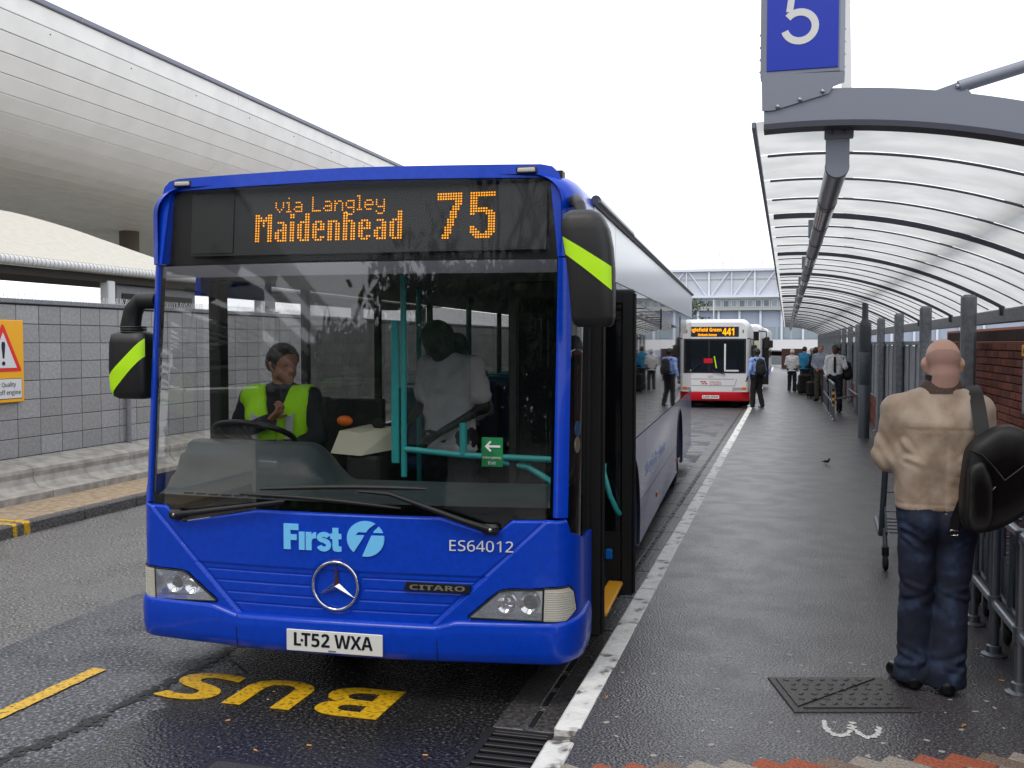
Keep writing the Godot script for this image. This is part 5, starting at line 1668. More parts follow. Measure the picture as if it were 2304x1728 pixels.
func bus_inside(bus: Node) -> void:
	var g := G.new()
	# dashboard: raised binnacle before the driver, low shelf to the kerb side
	var rows := []
	for i in 45:
		var x := lerpf(-1.19, 1.17, i / 44.0)
		var h := 1.0 - smoothstep(-0.38, -0.12, x)
		var fz := plan(x).y
		var r := []
		for p in [[-0.06, 1.07, 0.0], [-0.1, 1.075, 0.0], [-0.17, 1.085, 0.01], [-0.22, 1.1, 0.05], [-0.27, 1.12, 0.06], [-0.3, 1.125, 0.1], [-0.33, 1.13, 0.15], [-0.38, 1.135, 0.155], [-0.42, 1.14, 0.2], [-0.47, 1.14, 0.215], [-0.55, 1.14, 0.215], [-0.6, 1.13, 0.2], [-0.64, 1.1, 0.12], [-0.66, 0.95, 0.0], [-0.66, 0.4, 0.0]]:
			r.push_back(Vector3(x, p[1] + p[2] * h, fz + p[0]))
		rows.push_back(r)
	g.sheet(rows, false)
	obj("dashboard", g, M.dash, bus)
	g = G.new()
	for k in 12: g.box(Vector3(-1.0 + k * 0.085, 1.083, plan(-1.0 + k * 0.085).y - 0.12), Vector3(0.06, 0.008, 0.012), 0.002)
	obj("demister_slot", g, M.black_rubber, bus)
	# steering wheel
	var sw := thing_part("steering_wheel", bus)
	var sc := Vector3(-0.88, 1.37, -0.76)
	var n := Vector3(0, 0.92, -0.39); var u := Vector3(1, 0, 0); var w := n.cross(u)
	g = G.new(); g.tube(arc(sc, u * 0.25, w * 0.25, 0, TAU * 35.0 / 36.0, 35), 0.018, 10, false, true)
	obj("wheel_rim", g, M.black_rubber, sw)
	g = G.new()
	for a in [0.5, 2.64, 4.7]: g.tube([sc + (u * cos(a) + w * sin(a)) * 0.24, sc - n * 0.05], 0.014, 7)
	g.tube([sc - n * 0.04, sc - n * 0.4], 0.05, 10)
	obj("spoke", g, M.black_rubber, sw)
	# driver seat
	var ds := thing_part("driver_seat", bus)
	obj("cushion", G.new().box(Vector3(-0.85, 0.85, -1.12), Vector3(0.5, 0.14, 0.5), 0.05), M.interior_dark, ds)
	obj("backrest", G.new().box(Vector3(-0.85, 1.22, -1.42), Vector3(0.5, 0.72, 0.14), 0.06), M.interior_dark, ds)
	obj("pedestal", G.new().box(Vector3(-0.85, 0.58, -1.12), Vector3(0.4, 0.4, 0.4), 0.03), M.interior_dark, ds)
	box_thing("cab_bulkhead", M.interior_dark, bus, Vector3(-0.8, 0.95, -1.75), Vector3(0.85, 1.2, 0.05), 0.01)
	box_thing("cab_screen", M.clear_glass, bus, Vector3(-0.8, 1.95, -1.75), Vector3(0.85, 0.76, 0.01))
	box_thing("cab_door", M.interior_dark, bus, Vector3(-0.28, 0.8, -1.3), Vector3(0.05, 0.9, 0.85), 0.01)
	# ticket machine
	var tk := thing_part("ticket_machine", bus)
	g = G.new()
	var a0 := [Vector3(-0.41, 1.255, -0.86), Vector3(-0.2, 1.245, -0.84), Vector3(0.0, 1.28, -1.0), Vector3(-0.25, 1.29, -1.15)]
	var a1 := [Vector3(-0.365, 1.395, -0.9), Vector3(-0.215, 1.385, -0.88), Vector3(-0.02, 1.42, -1.0), Vector3(-0.25, 1.42, -1.12)]
	for k in 4: g.quad(a0[k], a0[(k + 1) % 4], a1[(k + 1) % 4], a1[k])
	g.quad(a1[0], a1[1], a1[2], a1[3]); g.quad(a0[3], a0[2], a0[1], a0[0])
	obj("housing", g, M.cream_box, tk)
	obj("reader", G.new().box(Vector3(-0.13, 1.44, -0.98), Vector3(0.08, 0.06, 0.06), 0.015), M.black_rubber, tk)
	obj("stand", G.new().box(Vector3(-0.2, 1.12, -0.96), Vector3(0.22, 0.24, 0.2), 0.02), M.interior_dark, tk)
	g = G.new(); g.ball(Vector3(-0.37, 1.45, -1.0), Vector3(0.055, 0.035, 0.03))
	obj("amber_button", g, M.orange, tk)
	# turquoise rails
	box_thing("flat_rail", M.turquoise, bus, Vector3(0.045, 1.65, -0.8), Vector3(0.05, 0.88, 0.02), 0.006)
	tube_thing("handrail", M.turquoise, bus, [Vector3(0.1, 1.13, -0.8), Vector3(0.1, 2.37, -0.8)], 0.019)
	tube_thing("handrail", M.turquoise, bus, [Vector3(0.1, 1.3, -0.8), Vector3(0.5, 1.275, -0.76), Vector3(1.06, 1.275, -0.66)], 0.019)
	tube_thing("handrail", M.turquoise, bus, [Vector3(0.49, 1.28, -0.76), Vector3(0.49, 1.47, -0.76)], 0.023)
	tube_thing("handrail", M.turquoise, bus, [Vector3(0.7, 1.25, -0.74), Vector3(0.9, 1.22, -0.72), Vector3(1.05, 1.14, -0.68), Vector3(1.12, 1.0, -0.66)], 0.02)
	box_thing("assault_screen", M.clear_glass, bus, Vector3(0.32, 1.75, -0.82), Vector3(0.4, 0.84, 0.008))
	box_thing("stanchion", M.turquoise, bus, Vector3(-0.3, 1.6, -2.3), Vector3(0.035, 1.6, 0.035), 0.01)
	for p in [[0.45, -2.6], [-0.35, -3.9], [0.4, -4.4], [-0.4, -6.0], [0.4, -6.4]]: tube_thing("pole", M.turquoise, bus, [Vector3(p[0], 0.36, p[1]), Vector3(p[0], 2.37, p[1])], 0.018, 8)
	# emergency exit label on the glass
	var em := box_thing("exit_label", M.exit_green, bus, Vector3(0.84, 1.375, -0.085), Vector3(0.115, 0.155, 0.003))
	g = G.new()
	g.prism(PackedVector2Array([Vector2(0.8, 1.405), Vector2(0.83, 1.435), Vector2(0.836, 1.428), Vector2(0.82, 1.411), Vector2(0.885, 1.411), Vector2(0.885, 1.4), Vector2(0.82, 1.4), Vector2(0.836, 1.383), Vector2(0.83, 1.376)]), -0.083, -0.081)
	obj("arrow", g, M.white_paint, em)
	text("lettering", "Emergency", M.white_paint, em, Vector3(0.84, 1.345, -0.082), 0.1, 0.016)
	text("lettering", "Exit", M.white_paint, em, Vector3(0.84, 1.318, -0.082), 0.04, 0.016)
	# discs stuck inside the corner glass
	for d in [[1.49, M.sticker_blue], [1.405, M.sticker_cream]]:
		g = G.new()
		g.lathe([Vector2(0.0, 0.004), Vector2(0.043, 0.004), Vector2(0.043, 0.0), Vector2(0.0, 0.0)], skin(1.36, d[0], -0.012), 24, Basis(skin_n(1.36).cross(Vector3.UP).normalized(), skin_n(1.36), Vector3.UP))
		obj("permit_disc", g, d[1], bus)
	# seats
	for k in 7:
		for s in [-1, 1]:
			if s > 0 and k == 0: continue
			var st := thing_part("passenger_seat", bus)
			var z := -3.9 - k * 1.02
			obj("cushion", G.new().box(Vector3(s * 0.76, 0.82, z), Vector3(0.84, 0.1, 0.42), 0.03), M.seat_cloth, st)
			obj("backrest", G.new().box(Vector3(s * 0.76, 1.18, z - 0.24), Vector3(0.84, 0.68, 0.1), 0.04), M.seat_cloth, st)
			obj("frame", G.new().box(Vector3(s * 0.76, 0.55, z), Vector3(0.6, 0.44, 0.3), 0.02), M.interior_dark, st)
			tube_thing("grab_rail", M.turquoise, st, [Vector3(s * 0.36, 1.2, z - 0.26), Vector3(s * 0.4, 1.56, z - 0.26), Vector3(s * 1.1, 1.56, z - 0.26)], 0.014, 7)

# heavy rounded letters: widths and heights in units of the cap height
func first_letters(bus: Node) -> void:
	var k := 0.14 / 270.0
	var rect := func(x0: float, y0: float, x1: float, y1: float) -> PackedVector2Array: return PackedVector2Array([Vector2(x0, y0), Vector2(x1, y0), Vector2(x1, y1), Vector2(x0, y1)])
	var shapes := []
	# F, dotless i
	shapes.push_back(PackedVector2Array([Vector2(0, 0), Vector2(70, 0), Vector2(70, 100), Vector2(136, 100), Vector2(136, 158), Vector2(70, 158), Vector2(70, 206), Vector2(155, 206), Vector2(155, 270), Vector2(0, 270)]))
	shapes.push_back(rect.call(160, 0, 220, 190))
	var r := PackedVector2Array([Vector2(232, 0), Vector2(292, 0), Vector2(292, 90), Vector2(300, 115), Vector2(318, 128), Vector2(340, 128), Vector2(340, 192), Vector2(318, 190), Vector2(300, 178), Vector2(290, 160), Vector2(290, 190), Vector2(232, 190)])
	shapes.push_back(r)
	var sp := PackedVector2Array()
	for i in 13:
		var a := lerpf(0.25, PI * 1.5, i / 12.0)
		sp.push_back(Vector2(420 + cos(a) * 48, 142 + sin(a) * 31))
	for i in range(1, 13):
		var a := lerpf(PI * 0.5, -PI * 0.92, i / 12.0)
		sp.push_back(Vector2(420 + cos(a) * 50, 61 + sin(a) * 42))
	for p in Geometry2D.offset_polyline(sp, 25.0, Geometry2D.JOIN_ROUND, Geometry2D.END_BUTT): shapes.push_back(p)
	shapes.push_back(PackedVector2Array([Vector2(488, 130), Vector2(510, 130), Vector2(510, 45), Vector2(516, 15), Vector2(535, 0), Vector2(570, -2), Vector2(602, 2), Vector2(602, 52), Vector2(582, 52), Vector2(572, 60), Vector2(572, 130), Vector2(602, 130), Vector2(602, 186), Vector2(572, 186), Vector2(572, 246), Vector2(510, 246), Vector2(510, 186), Vector2(488, 186)]))
	for sh in shapes:
		var g := G.new()
		var q := PackedVector2Array()
		for p in sh: q.push_back(Vector2(-0.315 + p.x * 0.337 / 602.0, 0.824 + p.y * k))
		g.prism(q, -0.006, 0.0055)
		obj("company_lettering", g, M.logo_blue, bus)

# plainer buses further along the lane
func lane_bus(label: String, at: Vector3, turn: float, w: float, h: float, ln: float, body: Material, skirt: Material) -> Node3D:
	var b := thing("parked_bus", label, "bus", at, turn)
	var hw := w * 0.5
	var sec := func(z: float, k: float, drop: float) -> Array:
		var r := []
		var x := hw * k
		r.push_back(Vector3(-x, 0.5, z)); r.push_back(Vector3(-x, 1.1, z)); r.push_back(Vector3(-x, 2.0, z))
		for i in 7:
			var a := PI - i / 6.0 * PI / 2
			r.push_back(Vector3(-x + 0.22 + cos(a) * 0.22, h - drop - 0.22 + sin(a) * 0.22, z))
		for i in 7:
			var a := PI / 2 - i / 6.0 * PI / 2
			r.push_back(Vector3(x - 0.22 + cos(a) * 0.22, h - drop - 0.22 + sin(a) * 0.22, z))
		r.push_back(Vector3(x, 2.0, z)); r.push_back(Vector3(x, 1.1, z)); r.push_back(Vector3(x, 0.5, z))
		return r
	var rows := []
	for e in [[0.0, 0.93, 0.1], [-0.03, 0.96, 0.06], [-0.09, 0.985, 0.02], [-0.2, 1.0, 0.0], [-ln, 1.0, 0.0]]: rows.push_back(sec.call(e[0], e[1], e[2]))
	var g := G.new(); g.sheet(rows, false)
	obj("body", g, body, b)
	# front face with an opening for the windscreen
	g = G.new()
	var face := PackedVector2Array()
	for p in rows[0]: face.push_back(Vector2(p.x, p.y))
	g.prism(face, -0.02, 0.004)
	obj("front", g, body, b)
	g = G.new()
	var sk := []
	for e in [[0.22, -0.03], [0.25, 0.02], [0.45, 0.03], [0.5, 0.02]]:
		var r := []
		for i in 25:
			var u := i / 24.0 * 2.0 - 1.0
			var c := pow(absf(u), 8.0)
			r.push_back(Vector3(u * hw * 0.985, e[0], e[1] - 0.16 * c))
		sk.push_back(r)
	g.sheet(sk, false)
	obj("bumper", g, skirt, b)
	for s in [-1, 1]:
		box_thing("skirt", skirt, b, Vector3(s * (hw - 0.02), 0.38, -ln * 0.5 - 0.1), Vector3(0.04, 0.3, ln - 0.2))
		box_thing("side_glazing", M.black_gloss, b, Vector3(s * (hw + 0.002), 1.6, -ln * 0.5), Vector3(0.012, 0.9, ln - 1.0), 0.004)
		for z in [-1.9, -ln * 0.72]: wheel(b, Vector3(s * (hw - 0.16), 0.46, z), 0.46, s)
	box_thing("chassis", M.black_rubber, b, Vector3(0, 0.35, -ln * 0.5 - 0.3), Vector3(w - 0.5, 0.2, ln - 0.8))
	box_thing("rear", body, b, Vector3(0, 1.5, -ln), Vector3(w - 0.04, 2.0, 0.04))
	return b

func other_buses() -> void:
	# white and red single decker
	var b := lane_bus("white single deck bus with red bumper and amber 441 display", Vector3(-2.24, 0, -30.4), 0.02, 2.36, 2.66, 9.4, M.bus_white, M.bus_red)
	box_thing("windscreen_surround", M.black_rubber, b, Vector3(0, 1.57, 0.006), Vector3(2.16, 1.03, 0.02), 0.01)
	for s in [-1, 1]:
		var ws := box_thing("windscreen_pane", mat("bus2_glass", Color(0.1, 0.12, 0.14), 0.05), b, Vector3(s * 0.525, 1.57, 0.016), Vector3(1.0, 0.96, 0.02), 0.006)
	box_thing("cab_frame", M.white_paint, b, Vector3(0.47, 1.53, 0.03), Vector3(0.05, 0.8, 0.01), 0.002)
	box_thing("cab_frame", M.white_paint, b, Vector3(0.66, 1.13, 0.03), Vector3(0.42, 0.05, 0.01), 0.002)
	box_thing("red_cloth", M.bus_red, b, Vector3(-0.02, 1.42, 0.03), Vector3(0.26, 0.14, 0.01), 0.004)
	box_thing("hi_vis_strap", M.hi_vis, b, Vector3(0.19, 1.38, 0.03), Vector3(0.035, 0.36, 0.01), 0.003, Basis(Vector3(0, 0, 1), 0.18))
	var dd := box_thing("destination_display", M.black_print, b, Vector3(-0.16, 2.29, 0.006), Vector3(2.05, 0.3, 0.02), 0.008)
	text("lit_lettering", "Englefield Green", M.led, dd, Vector3(-0.13, 2.335, 0.018), 0.98, 0.15, true)
	text("lit_lettering", "Elmbank Avenue", M.led, dd, Vector3(-0.05, 2.2, 0.018), 0.55, 0.08, true)
	text("lit_lettering", "441", M.led, dd, Vector3(0.56, 2.29, 0.018), 0.34, 0.22, true)
	box_thing("marker_light", M.black_rubber, b, Vector3(0.99, 2.3, 0.01), Vector3(0.03, 0.09, 0.02), 0.006)
	for y in [0.88, 0.68]: box_thing("panel_seam", M.coping, b, Vector3(-0.2, y, 0.006), Vector3(1.9, 0.012, 0.006))
	box_thing("panel_seam", M.coping, b, Vector3(0.76, 0.69, 0.006), Vector3(0.012, 0.4, 0.006), 0.0, Basis(Vector3(0, 0, 1), -0.28))
	text("fleet_number", "5001", M.red_text, b, Vector3(0.05, 0.95, 0.006), 0.16, 0.06)
	text("company_lettering", "TRAVEL", M.red_text, b, Vector3(0.2, 0.78, 0.006), 0.34, 0.06)
	text("company_lettering", "SURREY", M.red_text, b, Vector3(0.2, 0.715, 0.006), 0.34, 0.04)
	var g := G.new()
	for k in 2:
		g.prism(PackedVector2Array([Vector2(-0.26 + k * 0.09, 0.81), Vector2(-0.16 + k * 0.09, 0.81), Vector2(-0.21 + k * 0.09, 0.76)]), 0.003, 0.008)
		g.prism(PackedVector2Array([Vector2(-0.22 + k * 0.09, 0.72), Vector2(-0.12 + k * 0.09, 0.72), Vector2(-0.17 + k * 0.09, 0.77)]), 0.003, 0.008)
	obj("company_mark", g, M.red_text, b)
	var np := box_thing("number_plate", M.plate, b, Vector3(0.06, 0.34, 0.034), Vector3(0.5, 0.1, 0.01), 0.003)
	text("registration", "LJ56 ONH", M.plate_print, np, Vector3(0.06, 0.34, 0.04), 0.43, 0.065, true)
	for s in [-1, 1]:
		var hl := box_thing("headlight", M.lamp_white, b, Vector3(s * 0.83, 0.6, 0.004), Vector3(0.28, 0.09, 0.03), 0.012)
		box_thing("indicator", M.orange, b, Vector3(s * 1.02, 0.6, 0.0), Vector3(0.15, 0.09, 0.03), 0.012)
		for k in 3:
			g = G.new()
			g.lathe([Vector2(0.0, 0.006), Vector2(0.03, 0.01), Vector2(0.036, 0.0)], Vector3(s * (0.74 + k * 0.085), 0.6, 0.018), 12, Basis(Vector3.RIGHT, PI / 2))
			obj("lamp_bowl", g, M.chrome, hl)
	tube_thing("wiper", M.black_rubber, b, [Vector3(-0.6, 1.03, 0.04), Vector3(-0.25, 1.35, 0.045)], 0.012, 6)
	tube_thing("wiper", M.black_rubber, b, [Vector3(0.48, 1.02, 0.04), Vector3(0.1, 1.12, 0.045)], 0.014, 6)
	for s in [-1, 1]:
		tube_thing("mirror_arm", M.black_rubber, b, [Vector3(s * 1.1, 2.1, -0.05), Vector3(s * 1.3, 2.05, 0.12), Vector3(s * 1.3, 1.9, 0.14)], 0.018, 8)
		box_thing("mirror", M.black_rubber, b, Vector3(s * 1.31, 1.72, 0.14), Vector3(0.17, 0.36, 0.08), 0.03)
	# coach behind it
	b = lane_bus("white coach with dark wraparound glass behind the 441 bus", Vector3(-2.2, 0, -42.0), 0.0, 2.45, 2.72, 10.5, M.bus_white, M.bus_white)
	box_thing("windscreen", M.black_gloss, b, Vector3(0, 1.75, 0.008), Vector3(2.2, 1.35, 0.02), 0.01)
	box_thing("cream_panel", M.cream_box, b, Vector3(0.95, 1.55, 0.02), Vector3(0.3, 1.0, 0.01), 0.01)
	box_thing("mirror", M.black_rubber, b, Vector3(1.42, 1.95, 0.2), Vector3(0.22, 0.5, 0.12), 0.04)
	tube_thing("mirror_arm", M.black_rubber, b, [Vector3(1.1, 2.45, 0.0), Vector3(1.4, 2.4, 0.2), Vector3(1.42, 2.1, 0.2)], 0.025, 8)
	for s in [-1, 1]: box_thing("headlight", M.lamp_white, b, Vector3(s * 0.9, 0.66, 0.01), Vector3(0.3, 0.14, 0.03), 0.02)
	var dr := box_thing("door_leaf", M.black_rubber, b, Vector3(1.34, 1.2, -0.5), Vector3(0.3, 1.9, 0.05), 0.02)
	# last bus
	b = lane_bus("white bus with blue band at the far end of the line", Vector3(-2.15, 0, -54.5), 0.0, 2.45, 2.74, 10.5, M.bus_white, M.sign_blue)
	box_thing("windscreen", M.black_gloss, b, Vector3(0, 1.6, 0.008), Vector3(2.2, 1.1, 0.02), 0.01)
	box_thing("blue_band", M.sign_blue, b, Vector3(0, 2.28, 0.01), Vector3(2.2, 0.2, 0.02), 0.01)
	box_thing("mirror", M.black_rubber, b, Vector3(1.36, 1.9, 0.15), Vector3(0.18, 0.4, 0.1), 0.03)
	for s in [-1, 1]: box_thing("headlight", M.lamp_white, b, Vector3(s * 0.9, 0.66, 0.01), Vector3(0.3, 0.14, 0.03), 0.02)

func guard_rail(called: String, label: String, x: float, zs: Array, top: float, low: float, r: float) -> Node3D:
	var t := thing(called, label, "railing", Vector3(x, 0.15, 0))
	var za: float = zs[0]; var zb: float = zs[zs.size() - 1]
	tube_thing("top_rail", M.galvanised, t, [Vector3(0, top, za), Vector3(0, top, zb)], r)
	tube_thing("lower_rail", M.galvanised, t, [Vector3(0, low, za), Vector3(0, low, zb)], r)
	for z in zs:
		var g := G.new()
		g.lathe([Vector2(r * 2.6, 0.0), Vector2(r * 2.6, 0.012), Vector2(r * 1.6, 0.022), Vector2(r * 1.5, 0.06), Vector2(r * 1.02, 0.066), Vector2(r * 1.02, low - r * 1.6), Vector2(r * 1.35, low - r * 1.5), Vector2(r * 1.35, low + r * 1.5), Vector2(r * 1.02, low + r * 1.6), Vector2(r * 1.02, top - r * 1.6), Vector2(r * 1.35, top - r * 1.5), Vector2(r * 1.35, top + r * 0.9), Vector2(r * 0.8, top + r * 1.3), Vector2(0, top + r * 1.35)], Vector3(0, 0, z), 14)
		obj("post", g, M.galvanised, t)
	return t

# luggage trolley, front wheels at -z, handle at +z
func make_trolley(label: String, at: Vector3, turn: float, group := "") -> Node3D:
	var t := thing("luggage_trolley", label, "trolley", at, turn, group)
	for s in [-1, 1]:
		tube_thing("side_tube", M.dark_post, t, [Vector3(s * 0.2, 0.24, -0.62), Vector3(s * 0.27, 0.24, 0.15), Vector3(s * 0.28, 0.27, 0.27), Vector3(s * 0.27, 0.6, 0.3), Vector3(s * 0.26, 1.0, 0.36)], 0.024, 10)
		var pl := G.new()
		pl.xf = Transform3D(Basis(Vector3.UP, PI / 2), Vector3(s * 0.26 - 0.008, 0, 0))
		pl.prism(PackedVector2Array([Vector2(-0.3, 0.5), Vector2(-0.24, 0.5), Vector2(-0.16, 0.26), Vector2(-0.36, 0.24), Vector2(-0.42, 0.3)]), 0.0, 0.016)
		obj("side_plate", pl, M.dark_post, t)
		var c := thing_part("castor", t)
		obj("fork", G.new().box(Vector3(s * 0.27, 0.15, 0.42), Vector3(0.05, 0.09, 0.07), 0.012), M.black_rubber, c)
		var wg := G.new()
		wg.lathe([Vector2(0.0, -0.018), Vector2(0.05, -0.018), Vector2(0.06, -0.01), Vector2(0.06, 0.01), Vector2(0.05, 0.018), Vector2(0.0, 0.018)], Vector3(s * 0.27, 0.061, 0.44), 16, Basis(Vector3(0, 0, 1), PI / 2))
		obj("wheel", wg, M.tyre, c)
		tube_thing("stem", M.dark_post, t, [Vector3(s * 0.27, 0.19, 0.42), Vector3(s * 0.27, 0.32, 0.36)], 0.018, 8)
	tube_thing("handle", M.black_rubber, t, [Vector3(-0.27, 1.0, 0.36), Vector3(0.27, 1.0, 0.36)], 0.022, 10)
	for k in 5: tube_thing("deck_bar", M.galvanised, t, [Vector3(-0.2, 0.25, -0.55 + k * 0.17), Vector3(0.2, 0.25, -0.55 + k * 0.17)], 0.009, 6)
	for k in 3: tube_thing("back_bar", M.galvanised, t, [Vector3(-0.25, 0.45 + k * 0.16, 0.3 + k * 0.02), Vector3(0.25, 0.45 + k * 0.16, 0.3 + k * 0.02)], 0.008, 6)
	var fg := G.new()
	fg.lathe([Vector2(0.0, -0.02), Vector2(0.06, -0.02), Vector2(0.06, 0.02), Vector2(0.0, 0.02)], Vector3(0, 0.061, -0.55), 16, Basis(Vector3(0, 0, 1), PI / 2))
	obj("front_wheel", fg, M.tyre, t)
	tube_thing("front_stem", M.dark_post, t, [Vector3(0, 0.09, -0.55), Vector3(0, 0.25, -0.55)], 0.02, 8)
	return t

func thing_part(called: String, parent: Node) -> Node3D:
	var o := Node3D.new()
	o.name = called
	parent.add_child(o, true)
	return o

func street_things() -> void:
	guard_rail("guard_rail", "round galvanised guard rail on flanged posts before the brick wall", 1.17, [-4.25, -4.91, -5.57, -6.23, -6.89, -7.55], 0.82, 0.31, 0.027)
	var r2 := guard_rail("queue_rail", "grey tubular queue rail with yellow tape on its end post", 1.06, [-24.3, -25.3, -26.3, -27.3, -28.3, -29.3, -30.3], 0.86, 0.4, 0.022)
	for k in 6:
		var tb := G.new()
		tb.lathe([Vector2(0.031, 0.0), Vector2(0.031, 0.05)], Vector3(0, 0.34 + k * 0.07, -24.3), 12, Basis(Vector3(0, 0, 1), 0.25))
		obj("yellow_tape", tb, M.sign_yellow if k % 2 == 0 else M.black_print, r2)
	var r3 := thing("short_rail", "short low cross rail between the queue rail and shelter post", "railing", Vector3(0, 0.15, 0))
	tube_thing("bar", M.galvanised, r3, [Vector3(1.1, 0.5, -24.4), Vector3(1.72, 0.5, -26.4)], 0.022)
	for k in 4: tube_thing("upright", M.galvanised, r3, [Vector3(1.72, 0.0, -26.4 + k * 0.6), Vector3(1.72, 0.5, -26.4 + k * 0.6)], 0.02)
	tube_thing("bar", M.galvanised, r3, [Vector3(1.72, 0.5, -24.4), Vector3(1.72, 0.5, -30)], 0.022)
	# trolleys
	make_trolley("single luggage trolley standing ahead of the man in the tan jacket", Vector3(1.02, 0.15, -8.82), 0.05)
	for k in 6:
		make_trolley(["first", "second", "third", "fourth", "fifth", "sixth"][k] + " nested luggage trolley along the guard rail, counting from the paving blocks", Vector3(1.55, 0.15, -5.4 - k * 0.32), PI - 0.02, "trolleys nested behind the guard rail")
	tag(box_thing("blue_board", M.sign_blue, self, Vector3(1.98, 0.72, -5.6), Vector3(0.03, 0.5, 1.6), 0.01), "blue advertising board behind the nested trolleys", "board")
	# pigeon-sized dark bird
	var b := thing("pigeon", "small dark pigeon walking on the footway", "bird", Vector3(0.58, 0.15, -15.48), 0.9)
	var g := G.new()
	nets(g, [[Vector3(0, 0.075, -0.04), Vector3(0, 0.085, 0.05), 0.03, 0.035], [Vector3(0, 0.09, 0.06), Vector3(0, 0.14, 0.09), 0.026, 0.018], [Vector3(0, 0.145, 0.093), Vector3(0, 0.147, 0.1), 0.02, 0.018], [Vector3(0, 0.07, -0.06), Vector3(0, 0.055, -0.15), 0.02, 0.008, Vector3(0.7, 1.6, 1)], [Vector3(0, 0.142, 0.115), Vector3(0, 0.139, 0.13), 0.006, 0.003]], 0.007, 0.015)
	b.scale = Vector3.ONE * 0.62
	mat("feather", Color(0.1, 0.1, 0.12), 0.6)
	obj("body", g, M.feather, b)
	for s in [-1, 1]: tube_thing("leg", M.block_red, b, [Vector3(s * 0.016, 0.05, 0.0), Vector3(s * 0.016, 0.0, 0.005), Vector3(s * 0.016, 0.002, 0.03)], 0.004, 5)
	# silver car at the lane's end
	var car := thing("silver_car", "silver hatchback parked beyond the buses", "car", Vector3(-0.35, 0.0, -81.0), PI / 2 + 0.1)
	var cb := G.new()
	var side := PackedVector2Array([Vector2(-2.0, 0.25), Vector2(-2.05, 0.6), Vector2(-1.95, 0.8), Vector2(-1.1, 0.92), Vector2(-0.45, 1.38), Vector2(0.9, 1.42), Vector2(1.6, 1.0), Vector2(1.95, 0.9), Vector2(2.0, 0.3)])
	cb.xf = Transform3D(Basis(Vector3.UP, PI / 2), Vector3.ZERO)
	cb.prism(side, -0.85, 0.85)
	obj("body", cb, M.car_silver, car)
	for s in [-1, 1]:
		var wg := G.new()
		wg.xf = Transform3D(Basis(Vector3.UP, PI / 2), Vector3.ZERO)
		wg.prism(PackedVector2Array([Vector2(-0.95, 0.95), Vector2(-0.42, 1.3), Vector2(0.82, 1.34), Vector2(1.3, 1.0)]), s * 0.853 - 0.004, s * 0.853 + 0.004)
		obj("side_window", wg, M.black_gloss, car)
		for z in [-1.25, 1.25]:
			var w := G.new()
			w.lathe([Vector2(0, -0.09), Vector2(0.3, -0.09), Vector2(0.31, 0.0), Vector2(0.3, 0.09), Vector2(0, 0.09)], Vector3(s * 0.8, 0.31, z), 18, Basis(Vector3(0, 0, 1), PI / 2))
			var wh := obj("wheel", w, M.tyre, car)
			var rm := G.new()
			rm.lathe([Vector2(0, -0.1), Vector2(0.19, -0.1), Vector2(0.19, 0.1), Vector2(0, 0.1)], Vector3(s * 0.8, 0.31, z), 14, Basis(Vector3(0, 0, 1), PI / 2))
			obj("rim", rm, M.wheel_grey, wh)
		box_thing("headlight", M.lamp_white, car, Vector3(s * 0.65, 0.68, -1.0 + 3.0), Vector3(0.3, 0.14, 0.06), 0.02)

# ---------------------------------------------------------------- people
func stand_pose() -> Dictionary:
	return {"pelvis": Vector3(0, 0.96, 0), "chest": Vector3(0, 1.32, 0), "neck": Vector3(0, 1.5, -0.01), "head": Vector3(0, 1.65, 0.02),
		"sh": [Vector3(-0.185, 1.43, 0), Vector3(0.185, 1.43, 0)], "el": [Vector3(-0.25, 1.15, -0.02), Vector3(0.25, 1.15, -0.02)], "wr": [Vector3(-0.25, 0.9, 0.05), Vector3(0.25, 0.9, 0.05)],
		"hip": [Vector3(-0.09, 0.94, 0), Vector3(0.09, 0.94, 0)], "kn": [Vector3(-0.105, 0.51, 0.015), Vector3(0.105, 0.51, 0.015)], "an": [Vector3(-0.11, 0.085, -0.03), Vector3(0.11, 0.085, -0.03)], "to": [Vector3(-0.125, 0.04, 0.13), Vector3(0.125, 0.04, 0.13)],
		"hb": Basis.IDENTITY, "hd": [Vector3.ZERO, Vector3.ZERO], "curl": [0.5, 0.5]}

func head_bones(c: Vector3, b: Basis, neck: Vector3) -> Array:
	var p := func(x: float, y: float, z: float) -> Vector3: return c + b * Vector3(x, y, z)
	return [[p.call(0, 0.025, -0.03), p.call(0, 0.03, 0.025), 0.082, 0.076], [p.call(0, 0.055, -0.015), p.call(0, 0.05, 0.02), 0.074, 0.07],
		[p.call(-0.02, -0.045, 0.03), p.call(0, -0.085, 0.058), 0.05, 0.028], [p.call(0.02, -0.045, 0.03), p.call(0, -0.085, 0.058), 0.05, 0.028],
		[p.call(0, 0.012, 0.092), p.call(0, -0.03, 0.105), 0.008, 0.013], [p.call(-0.014, -0.033, 0.092), p.call(0.014, -0.033, 0.092), 0.009, 0.009],
		[p.call(-0.038, 0.028, 0.078), p.call(0.038, 0.028, 0.078), 0.012, 0.012], [p.call(-0.018, -0.058, 0.084), p.call(0.018, -0.058, 0.084), 0.009, 0.009],
		[p.call(-0.083, 0.015, -0.012), p.call(-0.079, -0.025, -0.004), 0.013, 0.009], [p.call(0.083, 0.015, -0.012), p.call(0.079, -0.025, -0.004), 0.013, 0.009],
		[p.call(0, -0.03, -0.03), neck + Vector3(0, -0.03, 0), 0.058, 0.06]]

